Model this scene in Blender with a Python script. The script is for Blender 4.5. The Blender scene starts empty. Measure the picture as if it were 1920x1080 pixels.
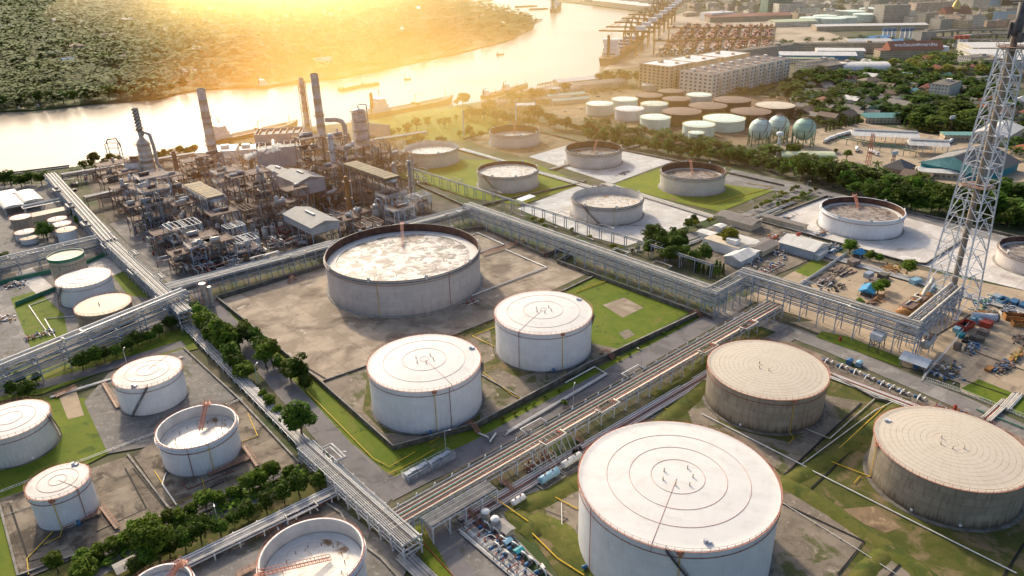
import bpy, math, random
from math import sin, cos, pi, radians as rad, hypot, atan2
random.seed(11)
R_ = random.Random(5)
sc = bpy.context.scene
col = sc.collection
# ------------------------------------------------------------------ camera model (also used to place things on the ground)
CF = 1391.5; PIT = rad(24.727); ROL = rad(-1.448); CH = 150.0
_c, _s = cos(ROL), sin(ROL)
FW = (0, cos(PIT), -sin(PIT)); U0 = (0, sin(PIT), cos(PIT))
RT = (_c, _s*U0[1], _s*U0[2]); UP = (-_s, _c*U0[1], _c*U0[2])
def G(x, y, z=0.0):
    a = (x-960)/CF; b = -(y-540)/CF
    d = [FW[i]+RT[i]*a+UP[i]*b for i in range(3)]
    t = (z-CH)/d[2]
    return (d[0]*t, d[1]*t, z)
def PX(X, Y, Z):
    d = (X, Y, Z-CH); w = sum(d[i]*FW[i] for i in range(3))
    return (960+CF*sum(d[i]*RT[i] for i in range(3))/w, 540-CF*sum(d[i]*UP[i] for i in range(3))/w)
def ztop(p, ytop):                     # height of a vertical thing whose foot is p and whose top shows at image row ytop
    lo, hi = 0.0, 140.0
    for _ in range(40):
        m = (lo+hi)/2
        if PX(p[0], p[1], m)[1] > ytop: lo = m
        else: hi = m
    return lo
AU = rad(41.2); U = (cos(AU), sin(AU)); V = (sin(AU), -cos(AU))       # the site grid: U runs to the upper right, V to the lower right
def sm(h):                                                            # srgb hex -> linear
    h = h.lstrip('#'); o = []
    for i in (0, 2, 4):
        c = int(h[i:i+2], 16)/255; o.append(c/12.92 if c < .04045 else ((c+.055)/1.055)**2.4)
    return tuple(o)
# ------------------------------------------------------------------ mesh builder
class MB:
    def __init__(s): s.v = []; s.f = []; s.sm = []
    def add(s, vs, fs, smooth=False):
        o = len(s.v); s.v += vs; s.f += [tuple(i+o for i in f) for f in fs]; s.sm += [smooth]*len(fs)
    def box(s, x, y, z, sx, sy, sz, rz=0.0):           # centred in x,y; z is the underside
        c, n = cos(rz), sin(rz); vs = []
        for dz in (0, sz):
            for dx, dy in ((-sx/2, -sy/2), (sx/2, -sy/2), (sx/2, sy/2), (-sx/2, sy/2)):
                vs.append((x+dx*c-dy*n, y+dx*n+dy*c, z+dz))
        s.add(vs, [(3, 2, 1, 0), (4, 5, 6, 7), (0, 1, 5, 4), (1, 2, 6, 5), (2, 3, 7, 6), (3, 0, 4, 7)]); return s
    def frame3(s, p, q):
        d = [q[i]-p[i] for i in range(3)]; L = math.sqrt(sum(a*a for a in d)) or 1e-6; d = [a/L for a in d]
        u = (0, 0, 1) if abs(d[2]) < .95 else (1, 0, 0)
        a = (d[1]*u[2]-d[2]*u[1], d[2]*u[0]-d[0]*u[2], d[0]*u[1]-d[1]*u[0]); l = math.sqrt(sum(k*k for k in a)); a = [k/l for k in a]
        b = (a[1]*d[2]-a[2]*d[1], a[2]*d[0]-a[0]*d[2], a[0]*d[1]-a[1]*d[0])
        return a, b
    def bar(s, p, q, w, h=None):
        h = h or w; a, b = s.frame3(p, q); vs = []
        for e in (p, q):
            for i, j in ((-1, -1), (1, -1), (1, 1), (-1, 1)):
                vs.append(tuple(e[k]+a[k]*i*w/2+b[k]*j*h/2 for k in range(3)))
        s.add(vs, [(0, 1, 2, 3), (7, 6, 5, 4), (0, 4, 5, 1), (1, 5, 6, 2), (2, 6, 7, 3), (3, 7, 4, 0)]); return s
    def tube(s, pts, r, n=6, cap=True, closed=False):
        m = len(pts); vs = []
        for i, p in enumerate(pts):
            a_ = pts[i-1] if (i or closed) else p; b_ = pts[(i+1) % m] if (i < m-1 or closed) else p
            a, b = s.frame3(a_, b_)
            k = 1.0
            if 0 < i < m-1:
                d1 = [p[j]-a_[j] for j in range(3)]; d2 = [b_[j]-p[j] for j in range(3)]
                l1 = math.sqrt(sum(q*q for q in d1)) or 1; l2 = math.sqrt(sum(q*q for q in d2)) or 1
                cc = sum(d1[j]*d2[j] for j in range(3))/l1/l2; k = min(1.5, 1/max(.3, math.sqrt(max(0, (1+cc)/2))))
            rr = r[i] if isinstance(r, (list, tuple)) else r
            for t in range(n):
                w = 2*pi*t/n; vs.append(tuple(p[j]+(a[j]*cos(w)*k+b[j]*sin(w))*rr for j in range(3)))
        fs = []
        for i in range(m if closed else m-1):
            o, q = i*n, ((i+1) % m)*n
            for t in range(n): fs.append((o+t, o+(t+1) % n, q+(t+1) % n, q+t))
        s.add(vs, fs, n > 4)
        if cap and not closed:
            s.add(vs[:n], [tuple(range(n))[::-1]]); s.add(vs[-n:], [tuple(range(n))])
        return s
    def ring(s, x, y, z, R, r, n=64, k=4):
        return s.tube([(x+R*cos(2*pi*i/n), y+R*sin(2*pi*i/n), z) for i in range(n)], r, k, closed=True)
    def lathe(s, prof, n=32, x=0, y=0, smooth=True, a0=0.0):
        vs = []
        for r, z in prof:
            for t in range(n): vs.append((x+r*cos(a0+2*pi*t/n), y+r*sin(a0+2*pi*t/n), z))
        fs = []
        for i in range(len(prof)-1):
            o, q = i*n, (i+1)*n
            for t in range(n):
                u = (t+1) % n; fs.append((o+t, o+u, q+u, q+t))
        s.add(vs, fs, smooth); return s
    def cyl(s, x, y, z, r, h, n=16, r2=None, smooth=True):
        r2 = r if r2 is None else r2
        s.lathe([(r, z), (r2, z+h)], n, x, y, smooth)
        s.add([(x+r2*cos(2*pi*t/n), y+r2*sin(2*pi*t/n), z+h) for t in range(n)], [tuple(range(n))]); return s
    def disc(s, x, y, z, r, n=48):
        s.add([(x+r*cos(2*pi*t/n), y+r*sin(2*pi*t/n), z) for t in range(n)], [tuple(range(n))]); return s
    def drum(s, p, q, r, n=14, dish=.35):              # closed horizontal or vertical vessel with domed ends
        d = [q[i]-p[i] for i in range(3)]; L = math.sqrt(sum(a*a for a in d)); d = [a/L for a in d]
        st = [(-dish*r, .05), (-dish*.75*r, .6), (-dish*.3*r, .9), (0, 1)]
        pts = [tuple(p[i]+d[i]*o for i in range(3)) for o, _ in st]+[tuple(q[i]-d[i]*o for i in range(3)) for o, _ in st[::-1]]
        return s.tube(pts, [r*k for _, k in st]+[r*k for _, k in st[::-1]], n)
    def sphere(s, x, y, z, r, n=24, m=14, squash=1.0):
        return s.lathe([(max(.001, r*sin(pi*i/m)), z-r*squash*cos(pi*i/m)) for i in range(m+1)], n, x, y)
    def prism(s, poly, z0, z1):
        n = len(poly)
        a = sum(poly[i][0]*poly[(i+1) % n][1]-poly[(i+1) % n][0]*poly[i][1] for i in range(n))
        if a < 0: poly = poly[::-1]
        vs = [(p[0], p[1], z0) for p in poly]+[(p[0], p[1], z1) for p in poly]
        s.add(vs, [tuple(range(n))[::-1], tuple(range(n, 2*n))]+[(i, (i+1) % n, n+(i+1) % n, n+i) for i in range(n)]); return s
    def sheet(s, poly, z):
        n = len(poly)
        a = sum(poly[i][0]*poly[(i+1) % n][1]-poly[(i+1) % n][0]*poly[i][1] for i in range(n))
        if a < 0: poly = poly[::-1]
        s.add([(p[0], p[1], z) for p in poly], [tuple(range(n))]); return s
    def strip(s, pts, w, z):                            # flat ribbon along a centre line
        L = []
        for i, p in enumerate(pts):
            a = pts[max(0, i-1)]; b = pts[min(len(pts)-1, i+1)]
            dx, dy = b[0]-a[0], b[1]-a[1]; l = hypot(dx, dy) or 1; L.append((-dy/l*w/2, dx/l*w/2))
        vs = [(p[0]+o[0], p[1]+o[1], z) for p, o in zip(pts, L)]+[(p[0]-o[0], p[1]-o[1], z) for p, o in zip(pts, L)]
        n = len(pts); s.add(vs, [(n+i, n+i+1, i+1, i) for i in range(n-1)]); return s
    def gable(s, sx, sy, z, rise, over=.3, t=.12):       # pitched roof, ridge along x
        a = sx/2+over; b = sy/2+over
        s.add([(-a, -b, z), (a, -b, z), (a, 0, z+rise), (-a, 0, z+rise), (-a, b, z), (a, b, z)],
              [(0, 1, 2, 3), (3, 2, 5, 4), (0, 3, 4), (1, 5, 2), (0, 4, 5, 1)]); return s
    def hip(s, sx, sy, z, rise, over=.3):
        a = sx/2+over; b = sy/2+over; r = max(.1, a-b)
        s.add([(-a, -b, z), (a, -b, z), (a, b, z), (-a, b, z), (-r, 0, z+rise), (r, 0, z+rise)],
              [(0, 1, 5, 4), (1, 2, 5), (2, 3, 4, 5), (3, 0, 4), (3, 2, 1, 0)]); return s
    def arch(s, sx, sy, z, rise, n=10):                   # barrel roof, axis along x
        vs = []
        for x in (-sx/2, sx/2):
            for i in range(n+1):
                w = pi*i/n; vs.append((x, -sy/2*cos(w), z+rise*sin(w)))
        s.add(vs, [(i, n+1+i, n+2+i, i+1) for i in range(n)], True)
        s.add(vs, [tuple(range(n+1))[::-1], tuple(range(n+1, 2*n+2))]); return s
    def mesh(s, name):
        me = bpy.data.meshes.new(name); me.from_pydata(s.v, [], s.f)
        me.polygons.foreach_set('use_smooth', s.sm); me.update(); return me
    def build(s, name, m, parent=None, loc=(0, 0, 0), rz=0.0, label=None):
        me = s.mesh(name); me.materials.append(m)
        o = bpy.data.objects.new(name, me); col.objects.link(o); o.location = loc; o.rotation_euler = (0, 0, rz)
        if parent: o.parent = parent
        if label: o['label'] = label
        return o
def tag(o, label=None, cat=None, group=None, kind=None):
    for k, v in (('label', label), ('category', cat), ('group', group), ('kind', kind)):
        if v: o[k] = v
    return o
def thing(name, label, cat, loc=(0, 0, 0), rz=0.0, group=None):
    o = bpy.data.objects.new(name, None); col.objects.link(o); o.empty_display_size = .5
    o.location = (loc[0], loc[1], loc[2] if len(loc) > 2 else 0); o.rotation_euler = (0, 0, rz)
    return tag(o, label, cat, group)
def part(name, mesh, parent, loc=(0, 0, 0), rz=0.0, label=None):      # another part that shares a mesh
    o = bpy.data.objects.new(name, mesh); col.objects.link(o); o.parent = parent; o.location = loc; o.rotation_euler = (0, 0, rz)
    if label: o['label'] = label
    return o
def mesh_of(mb, name, m):
    me = mb.mesh(name); me.materials.append(m); return me
KIDS = {}
def dup(o, loc=None, rz=None, label=None, group=None, scale=None):     # copy a thing with its parts and sub-parts
    c = o.copy(); col.objects.link(c)
    if loc is not None: c.location = (loc[0], loc[1], loc[2] if len(loc) > 2 else 0)
    if rz is not None: c.rotation_euler = (0, 0, rz)
    if scale is not None: c.scale = scale if isinstance(scale, tuple) else (scale,)*3
    if label: c['label'] = label
    if group: c['group'] = group
    if o not in KIDS: KIDS[o] = [(ch, list(ch.children)) for ch in o.children]
    for ch, gs in KIDS[o]:
        d = ch.copy(); col.objects.link(d); d.parent = c
        for g in gs:
            e = g.copy(); col.objects.link(e); e.parent = d
    return c
def struct(name, mb, m, loc=(0, 0, 0)): return tag(mb.build(name, m, None, loc), kind='structure')
# ------------------------------------------------------------------ materials
class NT:
    def __init__(s, name):
        s.m = bpy.data.materials.new(name); s.m.use_nodes = True; s.t = s.m.node_tree; s.n = s.t.nodes
        s.b = s.n['Principled BSDF']; s.b.inputs['Specular IOR Level'].default_value = .3
        s.tc = s.n.new('ShaderNodeTexCoord')
    def L(s, a, b): s.t.links.new(a, b)
    def nd(s, k, **kw):
        n = s.n.new('ShaderNode'+k)
        for a, v in kw.items():
            if a in n.inputs: n.inputs[a].default_value = v
            else: setattr(n, a, v)
        return n
    def math(s, op, a, b=None, clamp=False):
        n = s.n.new('ShaderNodeMath'); n.operation = op; n.use_clamp = clamp
        for i, v in enumerate((a, b)):
            if v is None: continue
            if isinstance(v, (int, float)): n.inputs[i].default_value = v
            else: s.L(v, n.inputs[i])
        return n.outputs[0]
    def coord(s, scale=(1, 1, 1), src='Object'):
        mp = s.nd('Mapping'); mp.inputs['Scale'].default_value = scale if isinstance(scale, tuple) else (scale,)*3
        s.L(s.tc.outputs[src], mp.inputs[0]); return mp.outputs[0]
    def noise(s, scale=1.0, detail=4, rough=.6, vec=None, dist=0.0, sv=(1, 1, 1)):
        n = s.nd('TexNoise'); n.inputs['Scale'].default_value = scale; n.inputs['Detail'].default_value = detail
        n.inputs['Roughness'].default_value = rough; n.inputs['Distortion'].default_value = dist
        s.L(vec if vec is not None else s.coord(sv), n.inputs['Vector']); return n.outputs['Fac']
    def step(s, f, a, b):                                # smooth ramp 0..1 between a and b
        n = s.nd('MapRange', interpolation_type='SMOOTHSTEP'); n.inputs[1].default_value = a; n.inputs[2].default_value = b
        s.L(f, n.inputs[0]); return n.outputs[0]
    def mix(s, f, a, b, mode='MIX'):
        n = s.nd('Mix', data_type='RGBA', blend_type=mode)
        for v, i in ((f, 0), (a, 6), (b, 7)):
            if isinstance(v, (int, float)): n.inputs[i].default_value = v
            elif isinstance(v, tuple): n.inputs[i].default_value = (*v[:3], 1)
            else: s.L(v, n.inputs[i])
        return n.outputs[2]
    def rnd(s, c, amt):
        oi = s.nd('ObjectInfo'); k = s.math('ADD', s.math('MULTIPLY', oi.outputs['Random'], 2*amt), 1-amt)
        hs = s.nd('HueSaturation'); s.L(k, hs.inputs['Value'])
        h = s.math('ADD', s.math('MULTIPLY', oi.outputs['Random'], amt*.08), .5-amt*.04); s.L(h, hs.inputs['Hue'])
        if isinstance(c, tuple): hs.inputs['Color'].default_value = (*c, 1)
        else: s.L(c, hs.inputs['Color'])
        return hs.outputs[0]
    def fin(s, c, rough=.7, metal=0.0, bump=None, bs=.3, bd=.05):
        if isinstance(c, tuple): s.b.inputs['Base Color'].default_value = (*c, 1)
        else: s.L(c, s.b.inputs['Base Color'])
        s.b.inputs['Roughness'].default_value = rough; s.b.inputs['Metallic'].default_value = metal
        if bump is not None:
            n = s.nd('Bump'); n.inputs['Strength'].default_value = bs; n.inputs['Distance'].default_value = bd
            s.L(bump, n.inputs['Height']); s.L(n.outputs[0], s.b.inputs['Normal'])
        return s.m
def mul(c, k): return tuple(min(1, a*k) for a in c)
def M(name, c, rough=.65, metal=0.0, var=.2, scale=.5, rnd=0.0, rust=None, ramt=.55, stain=None):
    t = NT(name); f = t.noise(scale, 5)
    o = t.mix(t.step(f, .3, .7), mul(c, 1-var), mul(c, 1+var*.5))
    if stain: o = t.mix(t.math('MULTIPLY', t.step(t.noise(scale*.35, 4, .65), .5, .72), .7), o, stain)
    if rust: o = t.mix(t.step(t.noise(scale*2.3, 6, .7), ramt, ramt+.12), o, rust)
    if rnd: o = t.rnd(o, rnd)
    return t.fin(o, rough, metal)
def corrugated(name, c, pitch=.9, axis=0, rough=.5, var=.15, rnd=0.0, rust=None):
    t = NT(name); sx = t.nd('SeparateXYZ'); t.L(t.tc.outputs['Object'], sx.inputs[0])
    w = t.math('SINE', t.math('MULTIPLY', sx.outputs[axis], 2*pi/pitch))
    o = t.mix(t.step(t.noise(.25, 5), .3, .7), mul(c, 1-var), mul(c, 1+var*.4))
    o = t.mix(t.math('MULTIPLY', t.step(w, .2, 1.0), .22), o, mul(c, .5))
    pan = t.math('FRACT', t.math('MULTIPLY', sx.outputs[axis], 1/(pitch*4)))
    o = t.mix(t.math('MULTIPLY', t.math('LESS_THAN', pan, .06), .35), o, mul(c, .45))
    if rust: o = t.mix(t.step(t.noise(.6, 6, .7), .55, .68), o, rust)
    if rnd: o = t.rnd(o, rnd)
    return t.fin(o, rough)
def facade(name, c, dark, fx=3.2, fz=3.1, wx=.5, wz=.45, rnd=.15):        # far buildings: rows of windows as a surface pattern
    t = NT(name); sx = t.nd('SeparateXYZ'); t.L(t.tc.outputs['Object'], sx.inputs[0])
    h = t.math('ADD', sx.outputs[0], sx.outputs[1])
    a = t.math('LESS_THAN', t.math('FRACT', t.math('MULTIPLY', h, 1/fx)), wx)
    b = t.math('LESS_THAN', t.math('ABSOLUTE', t.math('SUBTRACT', t.math('FRACT', t.math('MULTIPLY', sx.outputs[2], 1/fz)), .55)), wz/2)
    f = t.math('MULTIPLY', a, b)
    geo = t.nd('NewGeometry'); sn = t.nd('SeparateXYZ'); t.L(geo.outputs['Normal'], sn.inputs[0])
    f = t.math('MULTIPLY', f, t.math('LESS_THAN', sn.outputs[2], .5))
    base = t.rnd(t.mix(t.step(t.noise(.12, 5), .35, .7), mul(c, .75), c), rnd)
    return t.fin(t.mix(t.math('MULTIPLY', f, .85), base, dark), .6)
def tank_paint(name, c, dirt=.25, dirtcol=(.22, .17, .12), rust=None, ramt=.6, course=2.3, cs=.14):
    t = NT(name); sx = t.nd('SeparateXYZ'); t.L(t.tc.outputs['Object'], sx.inputs[0])
    ang = t.math('ARCTAN2', sx.outputs[1], sx.outputs[0])
    cv = t.nd('CombineXYZ'); t.L(t.math('MULTIPLY', ang, 9), cv.inputs[0]); t.L(t.math('MULTIPLY', sx.outputs[2], .05), cv.inputs[1])
    st = t.noise(3.0, 5, .65, cv.outputs[0])
    gz = t.nd('SeparateXYZ'); t.L(t.tc.outputs['Generated'], gz.inputs[0])
    o = t.mix(t.step(t.noise(.18, 4), .3, .75), mul(c, .88), c)
    o = t.mix(t.math('MULTIPLY', t.step(st, .48, .8), dirt), o, dirtcol)
    low = t.math('MULTIPLY', t.step(t.math('ADD', t.math('SUBTRACT', 1.0, gz.outputs[2]), t.math('MULTIPLY', t.math('SUBTRACT', st, .5), .5)), .72, 1.1), dirt*1.3)
    o = t.mix(low, o, dirtcol)
    zr = t.math('MULTIPLY', sx.outputs[2], 1/course); fl = t.math('FLOOR', zr)
    l1 = t.math('LESS_THAN', t.math('FRACT', zr), .035)
    va = t.math('FRACT', t.math('ADD', t.math('MULTIPLY', ang, 14/(2*pi)*2), t.math('MULTIPLY', fl, .5)))
    l2 = t.math('LESS_THAN', va, .012)
    o = t.mix(t.math('MULTIPLY', t.math('MAXIMUM', l1, l2), cs*1.6), o, mul(dirtcol, .8))
    # every course and plate keeps a slightly different tone
    pl = t.nd('TexWhiteNoise'); pv = t.nd('CombineXYZ'); t.L(fl, pv.inputs[0])
    t.L(t.math('FLOOR', t.math('ADD', t.math('MULTIPLY', ang, 14/(2*pi)*2), t.math('MULTIPLY', fl, .5))), pv.inputs[1]); t.L(pv.outputs[0], pl.inputs['Vector'])
    o = t.mix(t.math('MULTIPLY', pl.outputs['Value'], cs), o, mul(c, .6))
    if rust:
        o = t.mix(t.step(t.math('ADD', t.math('MULTIPLY', st, .6), t.math('MULTIPLY', t.noise(.5, 5), .4)), ramt, ramt+.12), o, rust)
    return t.fin(o, .5)
def roof_paint(name, c, lines=(.35, .33, .3), patch=(.55, .5, .45), pamt=.3, k=0.0, nr=0, la=.35, rust=None, ramt=.6, plates=True):
    t = NT(name); sx = t.nd('SeparateXYZ'); t.L(t.tc.outputs['Object'], sx.inputs[0])
    rr = t.math('SQRT', t.math('ADD', t.math('POWER', sx.outputs[0], 2), t.math('POWER', sx.outputs[1], 2)))
    o = t.mix(t.math('MULTIPLY', t.step(t.noise(.22, 6, .65, dist=.4), .45, .75), pamt), c, patch)
    if plates:
        br = t.nd('TexBrick'); br.inputs['Scale'].default_value = 1; br.inputs['Mortar Size'].default_value = .018
        br.inputs['Brick Width'].default_value = 7.; br.inputs['Row Height'].default_value = 2.2
        br.inputs['Color1'].default_value = (1, 1, 1, 1); br.inputs['Color2'].default_value = (.93, .93, .93, 1); br.inputs['Mortar'].default_value = (.72, .72, .72, 1)
        mp = t.nd('Mapping'); mp.inputs['Rotation'].default_value = (0, 0, .35); t.L(t.tc.outputs['Object'], mp.inputs[0]); t.L(mp.outputs[0], br.inputs['Vector'])
        o = t.mix(.75, o, br.outputs['Color'], 'MULTIPLY')
    if k:
        q = t.math('MULTIPLY', rr, 1/k); ring = t.math('LESS_THAN', t.math('FRACT', q), .1)
        fl = t.math('FLOOR', q)
        ang = t.math('ARCTAN2', sx.outputs[1], sx.outputs[0])
        cnt = t.math('MULTIPLY', t.math('ADD', t.math('FLOOR', t.math('MULTIPLY', fl, .34)), 1), nr)
        af = t.math('FRACT', t.math('MULTIPLY', t.math('MULTIPLY', ang, 1/(2*pi)), cnt))
        wid = t.math('DIVIDE', t.math('MULTIPLY', cnt, .03), t.math('ADD', rr, .5))
        rad_ = t.math('LESS_THAN', af, wid)
        brk = t.step(t.noise(.35, 3), .35, .55)
        ln = t.math('MULTIPLY', t.math('MULTIPLY', t.math('MAXIMUM', ring, t.math('MULTIPLY', rad_, .4)), la), t.math('ADD', t.math('MULTIPLY', brk, .7), .3))
        o = t.mix(ln, o, lines)
    if rust: o = t.mix(t.step(t.noise(.45, 7, .72, dist=.6), ramt, ramt+.14), o, rust)
    return t.fin(o, .6)
def deck_floor(name, a, b, c2, scale=.25, lo=.42, hi=.58, rough=.45):
    t = NT(name); f = t.noise(scale, 8, .68, dist=.8)
    o = t.mix(t.step(f, lo, hi), a, b)
    o = t.mix(t.step(t.noise(scale*.55, 6, .6, dist=1.2), .55, .68), o, c2)
    br = t.nd('TexBrick'); br.inputs['Scale'].default_value = 1; br.inputs['Mortar Size'].default_value = .05; br.inputs['Brick Width'].default_value = 8.; br.inputs['Row Height'].default_value = 3.
    br.inputs['Color1'].default_value = (1, 1, 1, 1); br.inputs['Color2'].default_value = (.9, .9, .9, 1); br.inputs['Mortar'].default_value = (.6, .55, .5, 1)
    t.L(t.tc.outputs['Object'], br.inputs['Vector'])
    return t.fin(t.mix(.8, o, br.outputs['Color'], 'MULTIPLY'), rough)
def ground(name, a, b, scale=.12, c=None, cscale=.05, cl=.5, ch=.6, joints=0.0, jcol=(.05, .045, .04), rough=.9, lo=.35, hi=.65, fine=.25, d=None, dl=.55, dh=.62, ds=.4, bump=.4, grid=AU):
    t = NT(name); o = t.mix(t.step(t.noise(scale, 8, .65, dist=.3), lo, hi), a, b)
    if c: o = t.mix(t.step(t.noise(cscale, 6, .62, dist=.6), cl, ch), o, c)
    if d: o = t.mix(t.step(t.noise(ds, 7, .7, dist=.5), dl, dh), o, d)
    fn = t.noise(1.6, 5, .75); o = t.mix(t.math('MULTIPLY', t.math('ABSOLUTE', t.math('SUBTRACT', fn, .5)), fine*4), o, mul(a, .35))
    if joints:
        br = t.nd('TexBrick'); br.inputs['Scale'].default_value = 1; br.inputs['Mortar Size'].default_value = .07; br.offset = 0
        br.inputs['Brick Width'].default_value = joints; br.inputs['Row Height'].default_value = joints*.8
        br.inputs['Color1'].default_value = (1, 1, 1, 1); br.inputs['Color2'].default_value = (.84, .84, .84, 1); br.inputs['Mortar'].default_value = (.42, .4, .38, 1)
        mp = t.nd('Mapping'); mp.inputs['Rotation'].default_value = (0, 0, -grid); t.L(t.tc.outputs['Object'], mp.inputs[0]); t.L(mp.outputs[0], br.inputs['Vector'])
        o = t.mix(.85, o, br.outputs['Color'], 'MULTIPLY')
    return t.fin(o, rough, bump=fn if bump else None, bs=bump, bd=.15)
def soften(t, k):                                   # leaves average many directions: lean the shading normal upward
    g = t.nd('NewGeometry'); a = t.nd('VectorMath', operation='SCALE'); a.inputs['Scale'].default_value = k; t.L(g.outputs['Normal'], a.inputs[0])
    b = t.nd('VectorMath', operation='ADD'); b.inputs[1].default_value = (0, 0, 1); t.L(a.outputs[0], b.inputs[0])
    n = t.nd('VectorMath', operation='NORMALIZE'); t.L(b.outputs[0], n.inputs[0]); t.L(n.outputs[0], t.b.inputs['Normal'])
def leafmat(name, c, rnd=.42, tr=.3):
    t = NT(name); o = t.mix(t.step(t.noise(.35, 3), .35, .7), mul(c, .6), mul(c, 1.35)); o = t.rnd(o, rnd)
    t.L(o, t.b.inputs['Base Color']); t.b.inputs['Roughness'].default_value = .75; t.b.inputs['Specular IOR Level'].default_value = .15; soften(t, 1.3)
    tl = t.nd('BsdfTranslucent'); t.L(t.mix(.5, o, (1.0, .9, .25), 'MULTIPLY'), tl.inputs[0]); ms = t.nd('MixShader'); ms.inputs[0].default_value = tr
    t.L(t.b.outputs[0], ms.inputs[1]); t.L(tl.outputs[0], ms.inputs[2]); t.L(ms.outputs[0], t.n['Material Output'].inputs['Surface']); return t.m
K = {}
K['white'] = tank_paint('white_tank_paint', (.85, .86, .89), .26, (.40, .37, .34), cs=.12)
K['whiteold'] = tank_paint('aged_white_tank_paint', (.70, .70, .70), .4, (.24, .21, .17), cs=.12)
K['pale'] = tank_paint('pale_tank_paint', (.72, .66, .62), .35, (.30, .23, .18), cs=.16)
K['mauve'] = tank_paint('grey_tank_paint', (.60, .555, .54), .4, (.25, .2, .17), cs=.25)
K['concrete_tank'] = tank_paint('dull_grey_tank_shell', (.40, .345, .275), 1.0, (.10, .076, .052), course=2.6, cs=.5)
K['rusty_shell'] = tank_paint('rust_streaked_tank_shell', (.55, .5, .4), .5, (.25, .15, .07), (.22, .09, .03), .52)
K['mint'] = tank_paint('mint_tank_paint', (.66, .78, .70), .15, (.35, .36, .28), cs=.08)
K['ivory'] = tank_paint('ivory_tank_paint', (.72, .71, .60), .2, (.4, .35, .25), cs=.08)
K['brown'] = tank_paint('dark_brown_tank_paint', (.065, .036, .028), .3, (.03, .02, .016), cs=.2)
K['r_white'] = roof_paint('white_tank_roof', (.70, .69, .67), pamt=.5, patch=(.54, .51, .47), rust=(.45, .33, .22), ramt=.7)
K['r_old'] = roof_paint('worn_white_tank_roof', (.65, .63, .60), pamt=.6, patch=(.42, .37, .33), rust=(.3, .16, .08), ramt=.68)
K['r_ring'] = roof_paint('ringed_tank_roof', (.56, .505, .42), lines=(.25, .15, .08), pamt=.45, patch=(.48, .40, .31), k=1.62, nr=12, la=.62, plates=False)
K['r_rust'] = roof_paint('rust_stained_tank_roof', (.62, .54, .42), lines=(.25, .15, .08), pamt=.5, patch=(.45, .32, .18), k=1.3, nr=14, la=.5, rust=(.32, .15, .05), ramt=.6, plates=False)
K['r_brown'] = roof_paint('brown_tank_roof', (.20, .125, .08), pamt=.5, patch=(.28, .2, .14), plates=False)
K['r_mint'] = roof_paint('pale_mint_tank_roof', (.66, .76, .66), pamt=.25, patch=(.6, .62, .5), plates=False)
K['r_mintrust'] = roof_paint('rust_patched_mint_roof', (.62, .68, .55), pamt=.25, patch=(.6, .62, .5), rust=(.35, .17, .06), ramt=.5, plates=False)
K['d_big'] = deck_floor('mud_deck_with_painted_shine', (.66, .61, .56), (.15, .112, .088), (.30, .235, .19), .2, .43, .58, .35)  # mottled mud; the white shine on it is painted in as pale patches
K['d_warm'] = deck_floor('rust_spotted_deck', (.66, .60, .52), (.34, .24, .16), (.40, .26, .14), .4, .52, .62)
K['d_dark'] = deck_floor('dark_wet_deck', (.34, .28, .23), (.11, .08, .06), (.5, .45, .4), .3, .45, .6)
K['d_white'] = deck_floor('white_deck_with_rust', (.74, .71, .66), (.55, .47, .38), (.26, .15, .08), .25, .5, .66)
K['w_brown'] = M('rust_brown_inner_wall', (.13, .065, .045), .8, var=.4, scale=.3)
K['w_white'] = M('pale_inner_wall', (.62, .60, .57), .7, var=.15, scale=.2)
K['conc'] = M('grey_concrete', (.30, .285, .26), .9, var=.35, scale=.35, stain=(.14, .12, .1))
K['concd'] = M('dark_stained_concrete', (.17, .155, .135), .9, var=.45, scale=.3, stain=(.07, .06, .05))
K['steel'] = M('galvanised_blue_grey_steel', (.38, .44, .53), .5, var=.25, scale=.4)
K['steelw'] = M('pale_painted_steel', (.60, .62, .66), .5, var=.2, scale=.4)
K['steeld'] = M('dark_weathered_steel', (.13, .12, .12), .6, var=.4, scale=.5, rust=(.12, .06, .035), ramt=.58)
K['steelb'] = M('brown_weathered_steel', (.27, .175, .13), .6, var=.4, scale=.5, rust=(.2, .08, .04), ramt=.55)
K['grate'] = M('reddish_deck_plate', (.19, .13, .11), .8, var=.35, scale=.4)
K['pipeb'] = M('dull_silver_pipe', (.27, .265, .265), .55, 0, var=.3, scale=.35)
K['pipe'] = M('silver_pipe_cladding', (.47, .46, .45), .55, 0, var=.25, scale=.35, stain=(.4, .36, .32))
K['pipew'] = M('white_pipe_paint', (.74, .73, .70), .45, var=.15, scale=.3)
K['pipec'] = M('cream_pipe_paint', (.58, .535, .46), .5, var=.2, scale=.3)
K['piper'] = M('red_oxide_pipe', (.30, .085, .06), .6, var=.3, scale=.5)
K['piped'] = M('dull_brown_pipe', (.24, .195, .17), .6, var=.35, scale=.4)
K['pipeg'] = M('green_pipe_paint', (.06, .22, .14), .5, var=.2)
K['red'] = M('red_paint', (.42, .07, .045), .5, var=.2)
K['rail'] = M('salmon_handrail_paint', (.50, .22, .15), .6, var=.2)
K['redline'] = M('thin_red_pipe', (.58, .30, .24), .6, var=.15)
K['yellow'] = M('yellow_paint', (.72, .46, .03), .5, var=.15)
K['blue'] = M('blue_machine_paint', (.06, .16, .31), .45, var=.2)
K['ochre'] = M('ochre_scrap', (.34, .24, .07), .7, var=.4)
K['skyblue'] = M('sky_blue_paint', (.26, .45, .58), .4, var=.12)
K['teal'] = M('teal_paint', (.03, .27, .33), .5, var=.2)
K['whitep'] = M('white_paint', (.80, .80, .80), .5, var=.1)
K['vessel'] = M('grey_insulated_vessel', (.50, .47, .44), .42, .2, var=.25, scale=.4, rnd=.12)
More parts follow.
